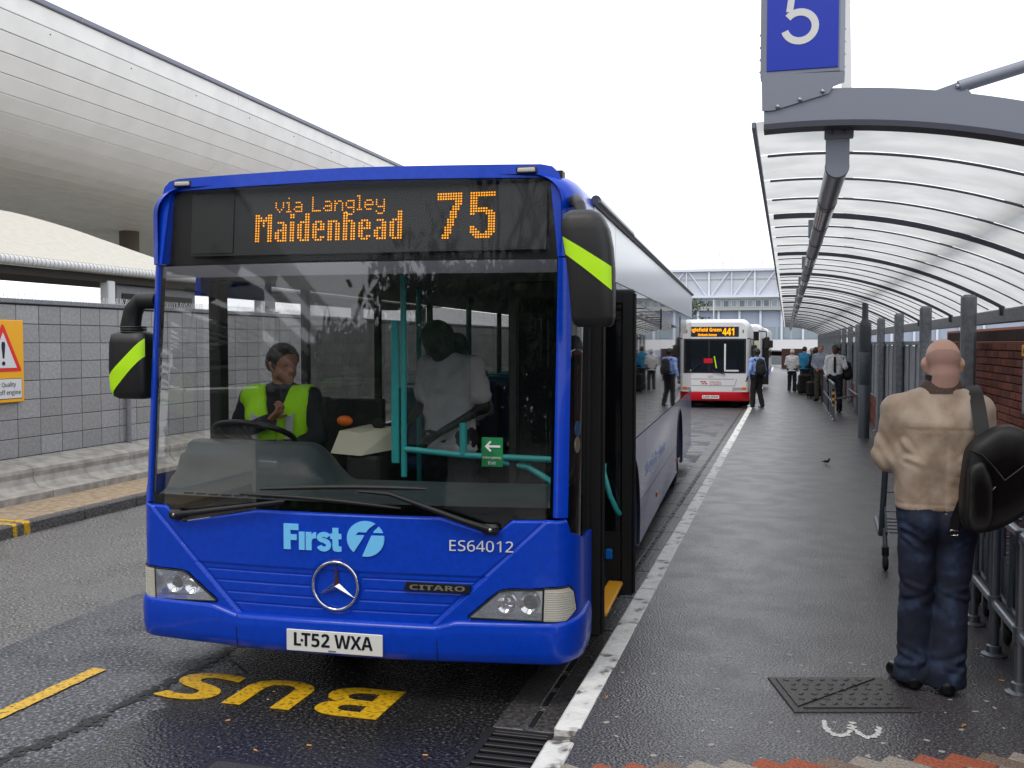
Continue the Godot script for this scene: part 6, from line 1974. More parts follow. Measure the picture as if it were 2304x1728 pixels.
func hand_bones(w: Vector3, d: Vector3, n: Vector3, side: float, curl: float) -> Array:
	var a := d.cross(n).normalized()
	var o := []
	for k in [-0.026, -0.009, 0.009, 0.026]: o.push_back([w + d * 0.012 + a * k * 0.6, w + d * 0.082 + a * k, 0.014, 0.0115])
	var lens := [0.062, 0.074, 0.07, 0.054]
	for i in 4:
		var k := (i - 1.5) * 0.0195 * side
		var b := w + d * 0.085 + a * k
		var d1 := d.rotated(a, -curl * 0.7).normalized(); var d2 := d.rotated(a, -curl * 1.6).normalized(); var d3 := d.rotated(a, -curl * 2.3).normalized()
		var p1: Vector3 = b + d1 * lens[i] * 0.48; var p2: Vector3 = p1 + d2 * lens[i] * 0.32
		o.push_back([b, p1, 0.0095, 0.0088]); o.push_back([p1, p2, 0.0088, 0.008]); o.push_back([p2, p2 + d3 * lens[i] * 0.24, 0.008, 0.0068])
	var t := w + d * 0.025 - a * side * 0.026
	var t1 := t + (d * 0.65 - a * side * 0.7 + n * 0.25).normalized() * 0.038
	var t2 := t1 + (d * 0.9 - a * side * 0.2 + n * 0.4).normalized() * 0.032
	o.push_back([t, t1, 0.013, 0.0105]); o.push_back([t1, t2, 0.0105, 0.0085])
	return o

func skin_bones(J: Dictionary) -> Array:
	var o := [[J.pelvis, J.chest, 0.1, 0.105, Vector3(0.85, 1, 1.15)], [J.chest, J.neck, 0.1, 0.055], [J.sh[0], J.sh[1], 0.055, 0.055], [J.hip[0], J.hip[1], 0.085, 0.085], [J.neck, J.head, 0.053, 0.05]]
	for s in 2:
		o.push_back([J.sh[s], J.el[s], 0.05, 0.038]); o.push_back([J.el[s], J.wr[s], 0.038, 0.026])
		o.push_back([J.hip[s], J.kn[s], 0.08, 0.055]); o.push_back([J.kn[s], J.an[s], 0.052, 0.036]); o.push_back([J.an[s] + Vector3(0, -0.02, 0), J.to[s], 0.036, 0.028])
	return o

func cloth_noise(seed_: int, f: float) -> FastNoiseLite:
	var n := FastNoiseLite.new()
	n.seed = seed_; n.frequency = f; n.noise_type = FastNoiseLite.TYPE_SIMPLEX_SMOOTH
	n.fractal_type = FastNoiseLite.FRACTAL_RIDGED; n.fractal_octaves = 2
	return n

# L: skin, hair, top, bottom, shoe materials; sleeve 0..2 (none, short, long); fine: grid scale
func person(label: String, at: Vector3, turn: float, sc: float, J: Dictionary, L: Dictionary, group := "") -> Node3D:
	var t := thing("person", label, "person", at, turn, group)
	t.scale = Vector3.ONE * sc
	var fine: float = L.get("fine", 1.0)
	var g := G.new()
	nets(g, skin_bones(J), 0.02 * fine, 0.04)
	nets(g, head_bones(J.head, J.hb, J.neck), 0.0085 * fine, 0.022)
	for s in 2:
		var d: Vector3 = J.hd[s]
		if d == Vector3.ZERO: d = (J.wr[s] - J.el[s]).normalized()
		var side := -1.0 if s == 0 else 1.0
		var n := Vector3(-side, 0, 0.2)
		n = (n - d * n.dot(d)).normalized()
		nets(g, hand_bones(J.wr[s], d, n, side, J.curl[s]), 0.0065 * max(fine, 0.7), 0.006)
	obj("body", g, L.skin, t)
	for s in [-1, 1]:
		g = G.new()
		g.ball(J.head + J.hb * Vector3(s * 0.032, 0.008, 0.086), Vector3(0.012, 0.007, 0.008), 8, 6, J.hb)
		obj("eye", g, M.black_print, t)
	if L.has("hair"):
		var b: Basis = J.hb
		var hr: Array = [[J.head + b * Vector3(0, 0.028, -0.03), J.head + b * Vector3(0, 0.035, 0.022), 0.093, 0.086], [J.head + b * Vector3(0, 0.062, -0.015), J.head + b * Vector3(0, 0.056, 0.02), 0.085, 0.08]]
		var low: float = L.get("hair_low", -0.03)
		if low < -0.06: hr.push_back([J.head + b * Vector3(0, 0.0, -0.05), J.head + b * Vector3(0, low, -0.05), 0.085, 0.06])
		g = G.new()
		nets(g, hr, 0.011 * fine, 0.02, [Plane((b * Vector3(0, -0.62, 0.78)).normalized(), (b * Vector3(0, -0.62, 0.78)).normalized().dot(J.head + b * Vector3(0, 0.045, 0.062))), Plane(b * Vector3(0, -1, 0), (b * Vector3(0, -1, 0)).dot(J.head + b * Vector3(0, low - 0.03, 0)))], cloth_noise(3, 18.0), 0.006)
		obj("hair", g, L.hair, t)
	# top
	var w: float = L.get("bulk", 1.0)
	var bo := [[J.pelvis + Vector3(-0.055, 0.04, 0), J.chest + Vector3(-0.07, 0.0, 0), 0.125 * w, 0.125 * w, Vector3(1, 1, 1.12)], [J.pelvis + Vector3(0.055, 0.04, 0), J.chest + Vector3(0.07, 0.0, 0), 0.125 * w, 0.125 * w, Vector3(1, 1, 1.12)], [J.pelvis + Vector3(-0.06, -0.1, 0), J.pelvis + Vector3(0.06, -0.1, 0), 0.13 * w, 0.13 * w, Vector3(1, 1, 1.1)],
		[J.sh[0] + Vector3(0, -0.005, 0), J.neck + Vector3(-0.03, -0.02, 0), 0.068 * w, 0.062], [J.sh[1] + Vector3(0, -0.005, 0), J.neck + Vector3(0.03, -0.02, 0), 0.068 * w, 0.062], [J.chest, J.neck + Vector3(0, -0.02, 0), 0.12 * w, 0.07]]
	var long: bool = L.get("sleeve", 2) == 2
	for s in 2:
		bo.push_back([J.sh[s], J.el[s] if long else J.sh[s].lerp(J.el[s], 0.72), 0.07 * w, (0.055 if long else 0.064) * w])
		if long: bo.push_back([J.el[s], J.el[s].lerp(J.wr[s], 0.94), 0.055 * w, 0.041])
	var hem: float = L.get("hem", 0.86)
	var cuts := [Plane(Vector3.DOWN, -hem), Plane(Vector3.UP, J.neck.y + 0.045)]
	g = G.new()
	nets(g, bo, 0.017 * fine, 0.035, cuts, cloth_noise(int(at.z * 10.0) + 500, 5.0), L.get("amp", 0.013), Vector3(1, 1.4, 1))
	obj("top", g, L.top, t)
	# trousers
	bo = [[J.hip[0], J.hip[1], 0.11, 0.11]]
	for s in 2:
		bo.push_back([J.hip[s] + Vector3(0, 0.02, 0), J.kn[s], 0.102, 0.075]); bo.push_back([J.kn[s], J.an[s] + Vector3(0, -0.02, 0), 0.072, 0.068])
	g = G.new()
	nets(g, bo, 0.018 * fine, 0.03, [Plane(Vector3.UP, J.pelvis.y + 0.1), Plane(Vector3.DOWN, -(J.an[0].y - 0.06))] if not L.has("seated") else [], cloth_noise(int(at.z * 7.0) + 100, 4.5), 0.016, Vector3(1, 2.0, 1))
	obj("trousers", g, L.bottom, t)
	g = G.new()
	for s in 2: nets(g, [[J.an[s] + Vector3(0, -0.03, -0.02), J.to[s] + Vector3(0, 0.0, 0.03), 0.046, 0.036], [J.an[s] + Vector3(0, -0.055, -0.02), J.to[s] + Vector3(0, -0.012, 0.02), 0.03, 0.03]], 0.013, 0.015)
	obj("shoes", g, L.shoe, t)
	return t

func people() -> void:
	grain("skin_pink", Color(0.72, 0.55, 0.475), Color(0.79, 0.63, 0.56), 0.5, 0.12, 0.05, 201, 0.0, 4, 512, false)
	mat("skin_tan", Color(0.6, 0.42, 0.33), 0.5); mat("skin_brown", Color(0.3, 0.18, 0.13), 0.5); mat("skin_dark", Color(0.11, 0.065, 0.05), 0.45); mat("skin_light", Color(0.7, 0.5, 0.42), 0.5)
	mat("hair_black", Color(0.03, 0.027, 0.026), 0.5); mat("hair_white", Color(0.72, 0.7, 0.67), 0.7); mat("hair_brown", Color(0.16, 0.1, 0.07), 0.6); mat("hair_grey", Color(0.4, 0.37, 0.34), 0.7)
	for c in [["white_shirt", 0.76, 0.76, 0.77], ["blue_shirt", 0.5, 0.6, 0.82], ["grey_shirt", 0.52, 0.55, 0.6], ["cyan_shirt", 0.16, 0.5, 0.66], ["dark_coat", 0.06, 0.06, 0.065], ["navy", 0.05, 0.055, 0.1], ["black_cloth", 0.035, 0.035, 0.04], ["khaki", 0.28, 0.26, 0.22], ["hi_vis_cloth", 0.62, 0.88, 0.07], ["silver_tape", 0.6, 0.62, 0.64], ["shoe_white", 0.7, 0.7, 0.7], ["shoe_black", 0.03, 0.03, 0.032]]:
		mat(c[0], Color(c[1], c[2], c[3]), 0.85 if c[0] != "shoe_black" else 0.3)
	bald_man()
	# driver in hi-vis vest
	var J := stand_pose()
	var off := Vector3(0, -0.35, 0)
	J.pelvis = Vector3(0, 0.58, 0); J.chest = Vector3(0.02, 0.94, 0.06); J.neck = Vector3(0.03, 1.11, 0.06); J.head = Vector3(0.05, 1.25, 0.09)
	J.sh = [Vector3(-0.2, 1.04, 0.05), Vector3(0.22, 1.05, 0.06)]; J.el = [Vector3(-0.29, 0.79, 0.12), Vector3(0.31, 0.81, 0.14)]; J.wr = [Vector3(0.04, 0.92, 0.26), Vector3(0.17, 0.74, 0.32)]
	J.hip = [Vector3(-0.09, 0.56, 0), Vector3(0.09, 0.56, 0)]; J.kn = [Vector3(-0.13, 0.56, 0.42), Vector3(0.13, 0.56, 0.42)]; J.an = [Vector3(-0.13, 0.12, 0.48), Vector3(0.13, 0.12, 0.48)]; J.to = [Vector3(-0.13, 0.06, 0.62), Vector3(0.13, 0.06, 0.62)]
	J.hb = Basis(Vector3.UP, 1.0) * Basis(Vector3(0, 0, 1), 0.0); J.hd = [Vector3(0.75, 0.6, 0.1).normalized(), Vector3(0.2, 0.1, 0.95).normalized()]; J.curl = [0.9, 0.8]
	var base := Transform3D(Basis(Vector3.UP, deg_to_rad(2.3)), Vector3(-2.33, 0, -4.93))
	var d := person("bus driver in a yellow hi-vis vest turned towards a passenger", base * Vector3(-0.88, 0.5, -1.16), deg_to_rad(2.3), 1.04, J, {"skin": M.skin_tan, "hair": M.hair_brown, "top": M.navy, "bottom": M.navy, "shoe": M.shoe_black, "hem": 0.5, "seated": true, "hair_low": 0.0, "fine": 0.8, "bulk": 0.92, "amp": 0.006})
	# vest over the jacket
	var g := G.new()
	var vb := [[J.pelvis + Vector3(-0.08, 0.04, 0), J.chest + Vector3(-0.095, 0, 0), 0.145, 0.145, Vector3(1, 1, 1.1)], [J.pelvis + Vector3(0.08, 0.04, 0), J.chest + Vector3(0.095, 0, 0), 0.145, 0.145, Vector3(1, 1, 1.1)], [J.sh[0] + Vector3(0.01, 0.0, 0), J.neck + Vector3(-0.04, -0.03, 0), 0.083, 0.07], [J.sh[1] + Vector3(-0.01, 0.0, 0), J.neck + Vector3(0.04, -0.03, 0), 0.083, 0.07], [J.chest, J.neck + Vector3(0, -0.04, 0), 0.13, 0.075]]
	# the open neck: a wedge cut by using two halves
	for s in [-1, 1]:
		var hb := G.new()
		nets(hb, vb, 0.013, 0.035, [Plane(Vector3(-s * 0.95, 0.0, 0.0), -0.02) if false else Plane(Vector3(-s, 0.30 if s > 0 else 0.30, 0.0).normalized(), Vector3(-s, 0.30, 0).normalized().dot(Vector3(0.02, 0.82, 0))), Plane(Vector3.UP, J.neck.y + 0.02), Plane(Vector3(s, 0.1, 0).normalized(), Vector3(s, 0.1, 0).normalized().dot(Vector3(s * 0.245, 1.0, 0)))], cloth_noise(61, 4.0), 0.005, Vector3(1, 1.0, 1))
		obj("vest", hb, M.hi_vis_cloth, d)
		g = G.new()
		var pts := []
		for k in 9:
			var u := k / 8.0
			pts.push_back(Vector3(s * lerpf(0.125, 0.115, u) + 0.02, lerpf(1.1, 0.6, u), 0.075 + 0.13 * sin(minf(u * 2.2, 1.0) * PI / 2)))
		var rws := [[], []]
		for p in pts:
			rws[0].push_back(p + Vector3(-0.026, 0, 0.004)); rws[1].push_back(p + Vector3(0.026, 0, 0.004))
		g.sheet(rws, true)
		obj("reflective_strip", g, M.silver_tape, d)
	# standing passenger
	J = stand_pose()
	J.head = Vector3(-0.02, 1.6, 0.1); J.neck = Vector3(0, 1.48, 0.02); J.hb = Basis(Vector3.UP, -0.75) * Basis(Vector3.RIGHT, 0.5)
	J.el = [Vector3(-0.22, 1.16, 0.02), Vector3(0.27, 1.16, -0.02)]; J.wr = [Vector3(-0.2, 1.02, 0.24), Vector3(0.06, 0.99, 0.2)]
	person("tall passenger in a white short sleeved shirt looking down by the bus door", base * Vector3(0.17, 0.36, -1.55), deg_to_rad(2.3) - 0.35, 1.0, J, {"skin": M.skin_dark, "hair": M.hair_black, "top": M.white_shirt, "bottom": M.navy, "shoe": M.shoe_black, "sleeve": 1, "bulk": 1.08, "hem": 0.85})
	# another passenger behind
	J = stand_pose()
	J.wr = [Vector3(-0.1, 1.06, 0.26), Vector3(0.12, 1.06, 0.26)]; J.hb = Basis(Vector3.RIGHT, 0.2)
	person("passenger in a pale shirt standing behind the ticket machine", base * Vector3(-0.08, 0.36, -2.6), 0.1, 0.93, J, {"skin": M.skin_dark, "hair": M.hair_black, "top": M.white_shirt, "bottom": M.black_cloth, "shoe": M.shoe_black})
	# man with rucksack by the 441 bus
	J = stand_pose()
	J.el = [Vector3(-0.24, 1.15, -0.04), Vector3(0.27, 1.16, -0.06)]; J.wr = [Vector3(-0.25, 0.9, 0.0), Vector3(0.32, 0.92, -0.02)]; J.hb = Basis(Vector3.UP, 0.2)
	J.an = [Vector3(-0.16, 0.085, -0.08), Vector3(0.12, 0.085, 0.02)]; J.to = [Vector3(-0.17, 0.04, 0.09), Vector3(0.14, 0.04, 0.18)]
	var p := person("person in a pale blue shirt with black rucksack beside the 441 bus", Vector3(-0.8, 0.15, -28.7), -2.55, 0.925, J, {"skin": M.skin_brown, "hair": M.hair_black, "top": M.blue_shirt, "bottom": M.black_cloth, "shoe": M.shoe_white, "hem": 0.93})
	bag(Vector3(-0.8, 0.15, -28.7), -2.55, 0.925, "rucksack", "black rucksack on the back of the blue shirted person", [[Vector3(0, 1.12, -0.22), Vector3(0, 1.36, -0.2), 0.15, 0.12], [Vector3(0, 1.08, -0.3), Vector3(0, 1.2, -0.3), 0.1, 0.09]], [[Vector3(-0.12, 1.42, -0.12), Vector3(-0.12, 1.52, 0.0), Vector3(-0.13, 1.4, 0.12), Vector3(-0.15, 1.15, 0.1), Vector3(-0.14, 1.05, -0.14)], [Vector3(0.12, 1.42, -0.12), Vector3(0.12, 1.52, 0.0), Vector3(0.13, 1.4, 0.12), Vector3(0.15, 1.15, 0.1), Vector3(0.14, 1.05, -0.14)]])
	# man with telephone
	J = stand_pose()
	J.el = [Vector3(-0.25, 1.15, -0.02), Vector3(0.26, 1.2, 0.1)]; J.wr = [Vector3(-0.2, 0.95, 0.1), Vector3(0.12, 1.5, 0.12)]; J.hd = [Vector3.ZERO, Vector3(-0.15, 0.97, 0.1).normalized()]; J.curl = [0.5, 0.8]
	J.hb = Basis(Vector3.UP, -0.35)
	var ph := person("person in white shirt and dark tie holding a telephone to the ear", Vector3(1.22, 0.15, -27.2), -0.15, 0.985, J, {"skin": M.skin_brown, "hair": M.hair_black, "top": M.white_shirt, "bottom": M.navy, "shoe": M.shoe_black, "hem": 0.97, "bulk": 0.96})
	obj("tie", G.new().box(Vector3(0, 1.26, 0.142), Vector3(0.06, 0.42, 0.02), 0.008, Basis(Vector3.RIGHT, 0.06)), M.black_cloth, ph)
	tag(obj("telephone", G.new().box(Vector3.ZERO, Vector3(0.045, 0.11, 0.018), 0.006, Basis(Vector3(0, 0, 1), 0.2)), M.black_gloss, self, Vector3(1.33, 1.76, -27.12)), "small dark telephone held to the ear of the person in a tie", "telephone")
	bag(Vector3(1.22, 0.15, -27.2), -0.15, 0.985, "shoulder_bag", "black shoulder bag of the person in white shirt and tie", [[Vector3(0.3, 0.98, -0.1), Vector3(0.28, 1.25, -0.1), 0.13, 0.1]], [[Vector3(0.27, 1.3, -0.06), Vector3(0.2, 1.53, 0.0), Vector3(0.2, 1.4, 0.12), Vector3(0.27, 1.2, 0.08)]])
	# man in grey shirt
	J = stand_pose()
	J.wr = [Vector3(-0.06, 1.02, 0.22), Vector3(0.06, 1.02, 0.22)]; J.hb = Basis(Vector3.UP, 0.3)
	person("person in grey shirt and khaki trousers with hands clasped", Vector3(1.02, 0.15, -32.6), -0.35, 0.98, J, {"skin": M.skin_light, "hair": M.hair_grey, "top": M.grey_shirt, "bottom": M.khaki, "shoe": M.shoe_black, "hem": 0.95})
	# queue
	J = stand_pose()
	J.wr = [Vector3(-0.2, 0.95, 0.14), Vector3(0.2, 0.95, 0.14)]
	person("person with white hair in a white hooded top facing away", Vector3(0.2, 0.15, -38.6), 2.9, 0.88, J, {"skin": M.skin_light, "hair": M.hair_white, "top": M.white_shirt, "bottom": M.navy, "shoe": M.shoe_white, "bulk": 1.12, "hair_low": -0.06})
	person("person in a turquoise shirt in the queue", Vector3(0.66, 0.15, -40.2), 2.6, 0.93, stand_pose(), {"skin": M.skin_light, "hair": M.hair_brown, "top": M.cyan_shirt, "bottom": M.navy, "shoe": M.shoe_black, "bulk": 1.1})
	person("person in a black coat with shoulder strap in the queue", Vector3(0.95, 0.15, -35.4), 2.4, 0.93, stand_pose(), {"skin": M.skin_light, "hair": M.hair_brown, "top": M.dark_coat, "bottom": M.black_cloth, "shoe": M.shoe_black, "hair_low": -0.12})
	person("person with grey hair in a beige top at the queue's end", Vector3(0.98, 0.15, -41.5), -0.9, 0.9, stand_pose(), {"skin": M.skin_light, "hair": M.hair_white, "top": M.khaki, "bottom": M.navy, "shoe": M.shoe_black})
	# luggage by the queue
	for c in [[0.62, -36.6, 0.42, 0.66, 0.3, "large black suitcase standing in the queue", "black_cloth"], [0.9, -34.3, 0.5, 0.5, 0.4, "black suitcase piled on the luggage by the grey shirted person", "dark_coat"], [0.62, -37.6, 0.45, 0.3, 0.5, "dark blue bag lying behind the black suitcase", "navy"]]:
		var s := thing("suitcase", c[5], "suitcase", Vector3(c[0], 0.15, c[1]), 0.3)
		obj("shell", G.new().box(Vector3(0, c[3] * 0.5 + 0.05, 0), Vector3(c[2], c[3], c[4]), 0.06), M[c[6]], s)
		for k in [-1, 1]:
			for j in [-1, 1]:
				var w := G.new()
				w.lathe([Vector2(0, -0.015), Vector2(0.03, -0.012), Vector2(0.03, 0.012), Vector2(0, 0.015)], Vector3(k * c[2] * 0.36, 0.03, j * c[4] * 0.34), 10, Basis(Vector3(0, 0, 1), PI / 2))
				obj("wheel", w, M.tyre, s)
		tube_thing("handle", M.black_rubber, s, [Vector3(-0.1, c[3] + 0.04, 0), Vector3(-0.1, c[3] + 0.16, 0), Vector3(0.1, c[3] + 0.16, 0), Vector3(0.1, c[3] + 0.04, 0)], 0.012, 7)

func bag(at: Vector3, turn: float, sc: float, called: String, label: String, bones: Array, straps: Array) -> void:
	var b := thing(called, label, "bag", at, turn)
	b.scale = Vector3.ONE * sc
	var g := G.new()
	nets(g, bones, 0.015, 0.04, [], cloth_noise(77, 6.0), 0.012)
	obj("pack", g, M.black_cloth, b)
	for s in straps: tube_thing("strap", M.black_cloth, b, s, 0.018, 7)

func pillow(pg: G, outl: Array, c: Vector3, depth: float, lump: float) -> void:
	var n := 60
	var curve := Curve2D.new()
	for p in outl: curve.add_point(Vector2(p[0], p[1]))
	curve.add_point(Vector2(outl[0][0], outl[0][1]))
	var ln := curve.get_baked_length()
	var ring := []
	for i in n + 1: ring.push_back(curve.sample_baked(ln * (i % n) / n))
	var sm := []
	for i in n + 1: sm.push_back((ring[(i + n - 2) % n] + ring[(i + n - 1) % n] + ring[i % n] + ring[(i + 1) % n] + ring[(i + 2) % n]) / 5.0)
	var nz := cloth_noise(351, 3.5)
	var rws := []
	for j in 25:
		var t := j / 24.0 * 2.0 - 1.0
		var k := pow(maxf(0.0, 1.0 - pow(absf(t), 5.0)), 0.2) if absf(t) < 0.92 else sqrt(maxf(0.0, 1.0 - pow((absf(t) - 0.92) / 0.08, 2.0))) * 0.98
		var r := []
		for i in n + 1:
			var q: Vector2 = Vector2(c.x, c.y).lerp(sm[i], k)
			var p := Vector3(q.x, q.y, c.z + depth * (t if absf(t) < 0.92 else signf(t) * (0.92 + 0.08 * (1.0 - k))))
			r.push_back(p + Vector3(0, 0, 1) * nz.get_noise_3dv(p * 1.0) * lump * signf(t))
		rws.push_back(r)
	pg.sheet(rws, true)

func bald_man() -> void:
	# local frame: he looks along +z (away from the camera in the scene), so +x here is his left
	var at := Vector3(0.745, 0.15, -5.5)
	var t := thing("person", "bald person in a tan suede jacket and dark jeans seen from behind", "person", at, PI)
	var J := stand_pose()
	J.pelvis = Vector3(-0.005, 1.0, 0); J.chest = Vector3(0.0, 1.36, 0.0); J.neck = Vector3(-0.02, 1.545, 0.0); J.head = Vector3(-0.025, 1.69, 0.03)
	J.sh = [Vector3(-0.2, 1.455, 0), Vector3(0.2, 1.455, 0)]
	J.el = [Vector3(-0.238, 1.2, 0.02), Vector3(0.238, 1.21, 0.02)]; J.wr = [Vector3(-0.14, 1.2, 0.28), Vector3(0.1, 1.2, 0.28)]
	J.hip = [Vector3(-0.105, 0.98, 0), Vector3(0.08, 0.98, 0)]; J.kn = [Vector3(-0.09, 0.53, 0.02), Vector3(0.085, 0.53, 0.02)]; J.an = [Vector3(-0.065, 0.09, 0.0), Vector3(0.085, 0.09, 0.06)]; J.to = [Vector3(-0.07, 0.045, 0.16), Vector3(0.17, 0.045, 0.17)]
	J.hb = Basis(Vector3.RIGHT, 0.22)
	var g := G.new()
	nets(g, skin_bones(J), 0.018, 0.04)
	var hb := head_bones(J.head, J.hb, J.neck)
	# heavier nape, clear ears
	hb.push_back([J.head + Vector3(0, -0.06, -0.045), J.neck + Vector3(0, -0.03, -0.01), 0.073, 0.076])
	for s in [-1, 1]:
		hb.push_back([J.head + J.hb * Vector3(s * 0.086, 0.012, -0.014), J.head + J.hb * Vector3(s * 0.092, -0.005, -0.02), 0.012, 0.01])
		hb.push_back([J.head + J.hb * Vector3(s * 0.088, 0.0, -0.016), J.head + J.hb * Vector3(s * 0.082, -0.034, -0.006), 0.01, 0.009])
	nets(g, hb, 0.0052, 0.02)
	for s in 2:
		var side := -1.0 if s == 0 else 1.0
		var d := Vector3(-side * 0.25, 0.15, 0.95).normalized()
		var n := Vector3(-side, 0, -0.2); n = (n - d * n.dot(d)).normalized()
		nets(g, hand_bones(J.wr[s], d, n, side, 0.75), 0.0055, 0.006)
	obj("body", g, M.skin_pink, t)
	grain("stubble", Color(0.6, 0.46, 0.41), Color(0.71, 0.56, 0.5), 0.7, 0.03, 0.12, 204, 2.0, 2, 512, false)
	g = G.new()
	var stb := []
	for q in [0, 1, 10, 11]: stb.push_back([hb[q][0], hb[q][1], hb[q][2] + 0.0012, hb[q][3] + 0.0012])
	nets(g, stb, 0.0055, 0.02, [Plane(Vector3(0, 0.86, 0.5).normalized(), Vector3(0, 0.86, 0.5).normalized().dot(J.head + Vector3(0, 0.045, -0.02))), Plane(Vector3.DOWN, -(J.head.y - 0.12))])
	obj("stubble", g, M.stubble, t)
	for s in [-1, 1]:
		g = G.new(); g.ball(J.head + J.hb * Vector3(s * 0.032, 0.008, 0.086), Vector3(0.012, 0.007, 0.008), 8, 6, J.hb)
		obj("eye", g, M.black_print, t)
	# jacket
	var m := mat("suede", Color.WHITE, 0.78)
	m.albedo_texture = noise_tex(301, 0.009, [[0.2, Color(0.54, 0.455, 0.385)], [0.5, Color(0.64, 0.565, 0.495)], [0.75, Color(0.7, 0.635, 0.57)]], 512, 6)
	m.uv1_triplanar = true; m.uv1_scale = Vector3.ONE / 0.9
	m.normal_enabled = true; m.normal_scale = 0.5; m.normal_texture = noise_tex(302, 0.3, [], 512, 3, FastNoiseLite.TYPE_SIMPLEX_SMOOTH, true, 2.0)
	m.rim_enabled = true; m.rim = 0.2
	var sq := Vector3(1, 1, 1.12)
	var bo := [[Vector3(-0.065, 0.96, 0.0), Vector3(-0.075, 1.2, -0.01), 0.13, 0.135, sq], [Vector3(-0.075, 1.2, -0.01), Vector3(-0.085, 1.4, -0.015), 0.135, 0.138, sq], [Vector3(0.065, 0.96, 0.0), Vector3(0.075, 1.2, -0.01), 0.132, 0.135, sq], [Vector3(0.075, 1.2, -0.01), Vector3(0.085, 1.4, -0.015), 0.135, 0.138, sq],
		[J.sh[0] + Vector3(0.02, 0.01, -0.005), Vector3(-0.06, 1.525, -0.01), 0.068, 0.066], [J.sh[1] + Vector3(-0.02, 0.01, -0.005), Vector3(0.03, 1.525, -0.01), 0.068, 0.066], [Vector3(0, 1.38, -0.02), Vector3(-0.02, 1.53, -0.01), 0.15, 0.075, sq],
		[J.sh[0], J.el[0], 0.07, 0.062], [J.el[0], J.el[0].lerp(J.wr[0], 0.93), 0.062, 0.05], [J.sh[1], J.el[1], 0.07, 0.062], [J.el[1], J.el[1].lerp(J.wr[1], 0.93), 0.062, 0.05]]
	var folds := cloth_noise(311, 3.4)
	var fn := func(p: Vector3, n: Vector3) -> float:
		var d := 0.0
		if n.z < 0.1 and absf(p.x) < 0.16:
			if p.y < 1.36: d -= 0.004 * exp(-pow((p.x + 0.03) / 0.006, 2.0))
			d -= 0.004 * exp(-pow((p.y - 1.365 - 0.05 * p.x * p.x) / 0.006, 2.0))
		if p.y < 1.0: d -= 0.003 * exp(-pow((p.y - 0.985) / 0.005, 2.0))
		if n.z < 0.2:
			for cr in [[-0.17, 1.3, 0.06, -0.09], [-0.16, 1.24, 0.07, -0.03], [0.17, 1.3, -0.06, -0.09], [0.15, 1.22, -0.07, -0.03], [-0.15, 1.09, 0.09, 0.02], [-0.14, 1.05, 0.05, 0.03]]:
				var a := Vector2(cr[0], cr[1]); var b := Vector2(cr[2], cr[3])
				var t2 := clampf((Vector2(p.x, p.y) - a).dot(b) / b.length_squared(), 0.0, 1.0)
				var dist := (Vector2(p.x, p.y) - a - b * t2).length()
				d += (0.008 * exp(-pow(dist / 0.012, 2.0)) - 0.006 * exp(-pow((dist - 0.026) / 0.014, 2.0))) * (1.0 - t2 * 0.8)
		d += 0.003 * sin(p.y * 30.0 + p.x * 46.0) * smoothstep(0.09, 0.17, absf(p.x)) * smoothstep(1.42, 1.3, p.y) * smoothstep(0.95, 1.1, p.y)
		d += 0.003 * sin((p.y - absf(p.x) * 1.6) * 60.0 + 1.3) * smoothstep(0.17, 0.24, absf(p.x)) * smoothstep(1.45, 1.3, p.y)
		return d
	g = G.new()
	nets(g, bo, 0.0085, 0.042, [Plane(Vector3.DOWN, -0.955), Plane(Vector3.UP, 1.575)], folds, 0.006, Vector3(1, 1.0, 1), fn)
	obj("jacket", g, m, t)
	# collar: leather outside, dark lining showing
	grain("collar", Color(0.2, 0.12, 0.08), Color(0.33, 0.21, 0.14), 0.6, 0.3, 0.04, 303, 1.0, 4, 512, false)
	g = G.new()
	var rows := []
	for j in 4:
		var r := []
		for i in 25:
			var a := lerpf(-0.35, PI + 0.35, i / 24.0)
			var k: float = [0.115, 0.104, 0.093, 0.085][j]
			r.push_back(Vector3(-0.02 + cos(a) * k * 1.02, [1.55, 1.585, 1.612, 1.625][j] - 0.012 * absf(cos(a)), 0.012 - sin(a) * k * 0.93))
		rows.push_back(r)
	g.sheet(rows, false)
	obj("collar", g, M.collar, t)
	g = G.new(); g.lathe([Vector2(0.08, 1.54), Vector2(0.081, 1.635), Vector2(0.075, 1.64), Vector2(0.072, 1.54)], Vector3(-0.02, 0, 0.0), 24)
	obj("shirt_collar", g, M.navy, t)
	# jeans
	var jm := mat("denim", Color.WHITE, 0.85)
	jm.albedo_texture = noise_tex(321, 0.008, [[0.25, Color(0.05, 0.08, 0.15)], [0.55, Color(0.085, 0.125, 0.215)], [0.8, Color(0.17, 0.235, 0.34)]], 512, 6)
	jm.uv1_triplanar = true; jm.uv1_scale = Vector3.ONE / 0.7
	jm.normal_enabled = true; jm.normal_scale = 0.4; jm.normal_texture = noise_tex(322, 0.35, [], 512, 2, FastNoiseLite.TYPE_SIMPLEX_SMOOTH, true, 2.0)
	bo = [[J.hip[0] + Vector3(0, 0.03, 0), J.hip[1] + Vector3(0, 0.03, 0), 0.115, 0.112], [Vector3(-0.075, 0.9, -0.045), Vector3(-0.075, 0.84, -0.03), 0.095, 0.08], [Vector3(0.06, 0.9, -0.045), Vector3(0.06, 0.84, -0.03), 0.095, 0.08]]
	for s in 2:
		bo.push_back([J.hip[s] + Vector3(0, -0.02, 0), J.kn[s], 0.108, 0.08]); bo.push_back([J.kn[s], J.an[s] + Vector3(0, 0.0, 0.0), 0.077, 0.093]); bo.push_back([J.an[s], J.an[s] + Vector3(0, -0.045, 0.01), 0.093, 0.096])
	var jf := cloth_noise(331, 3.0)
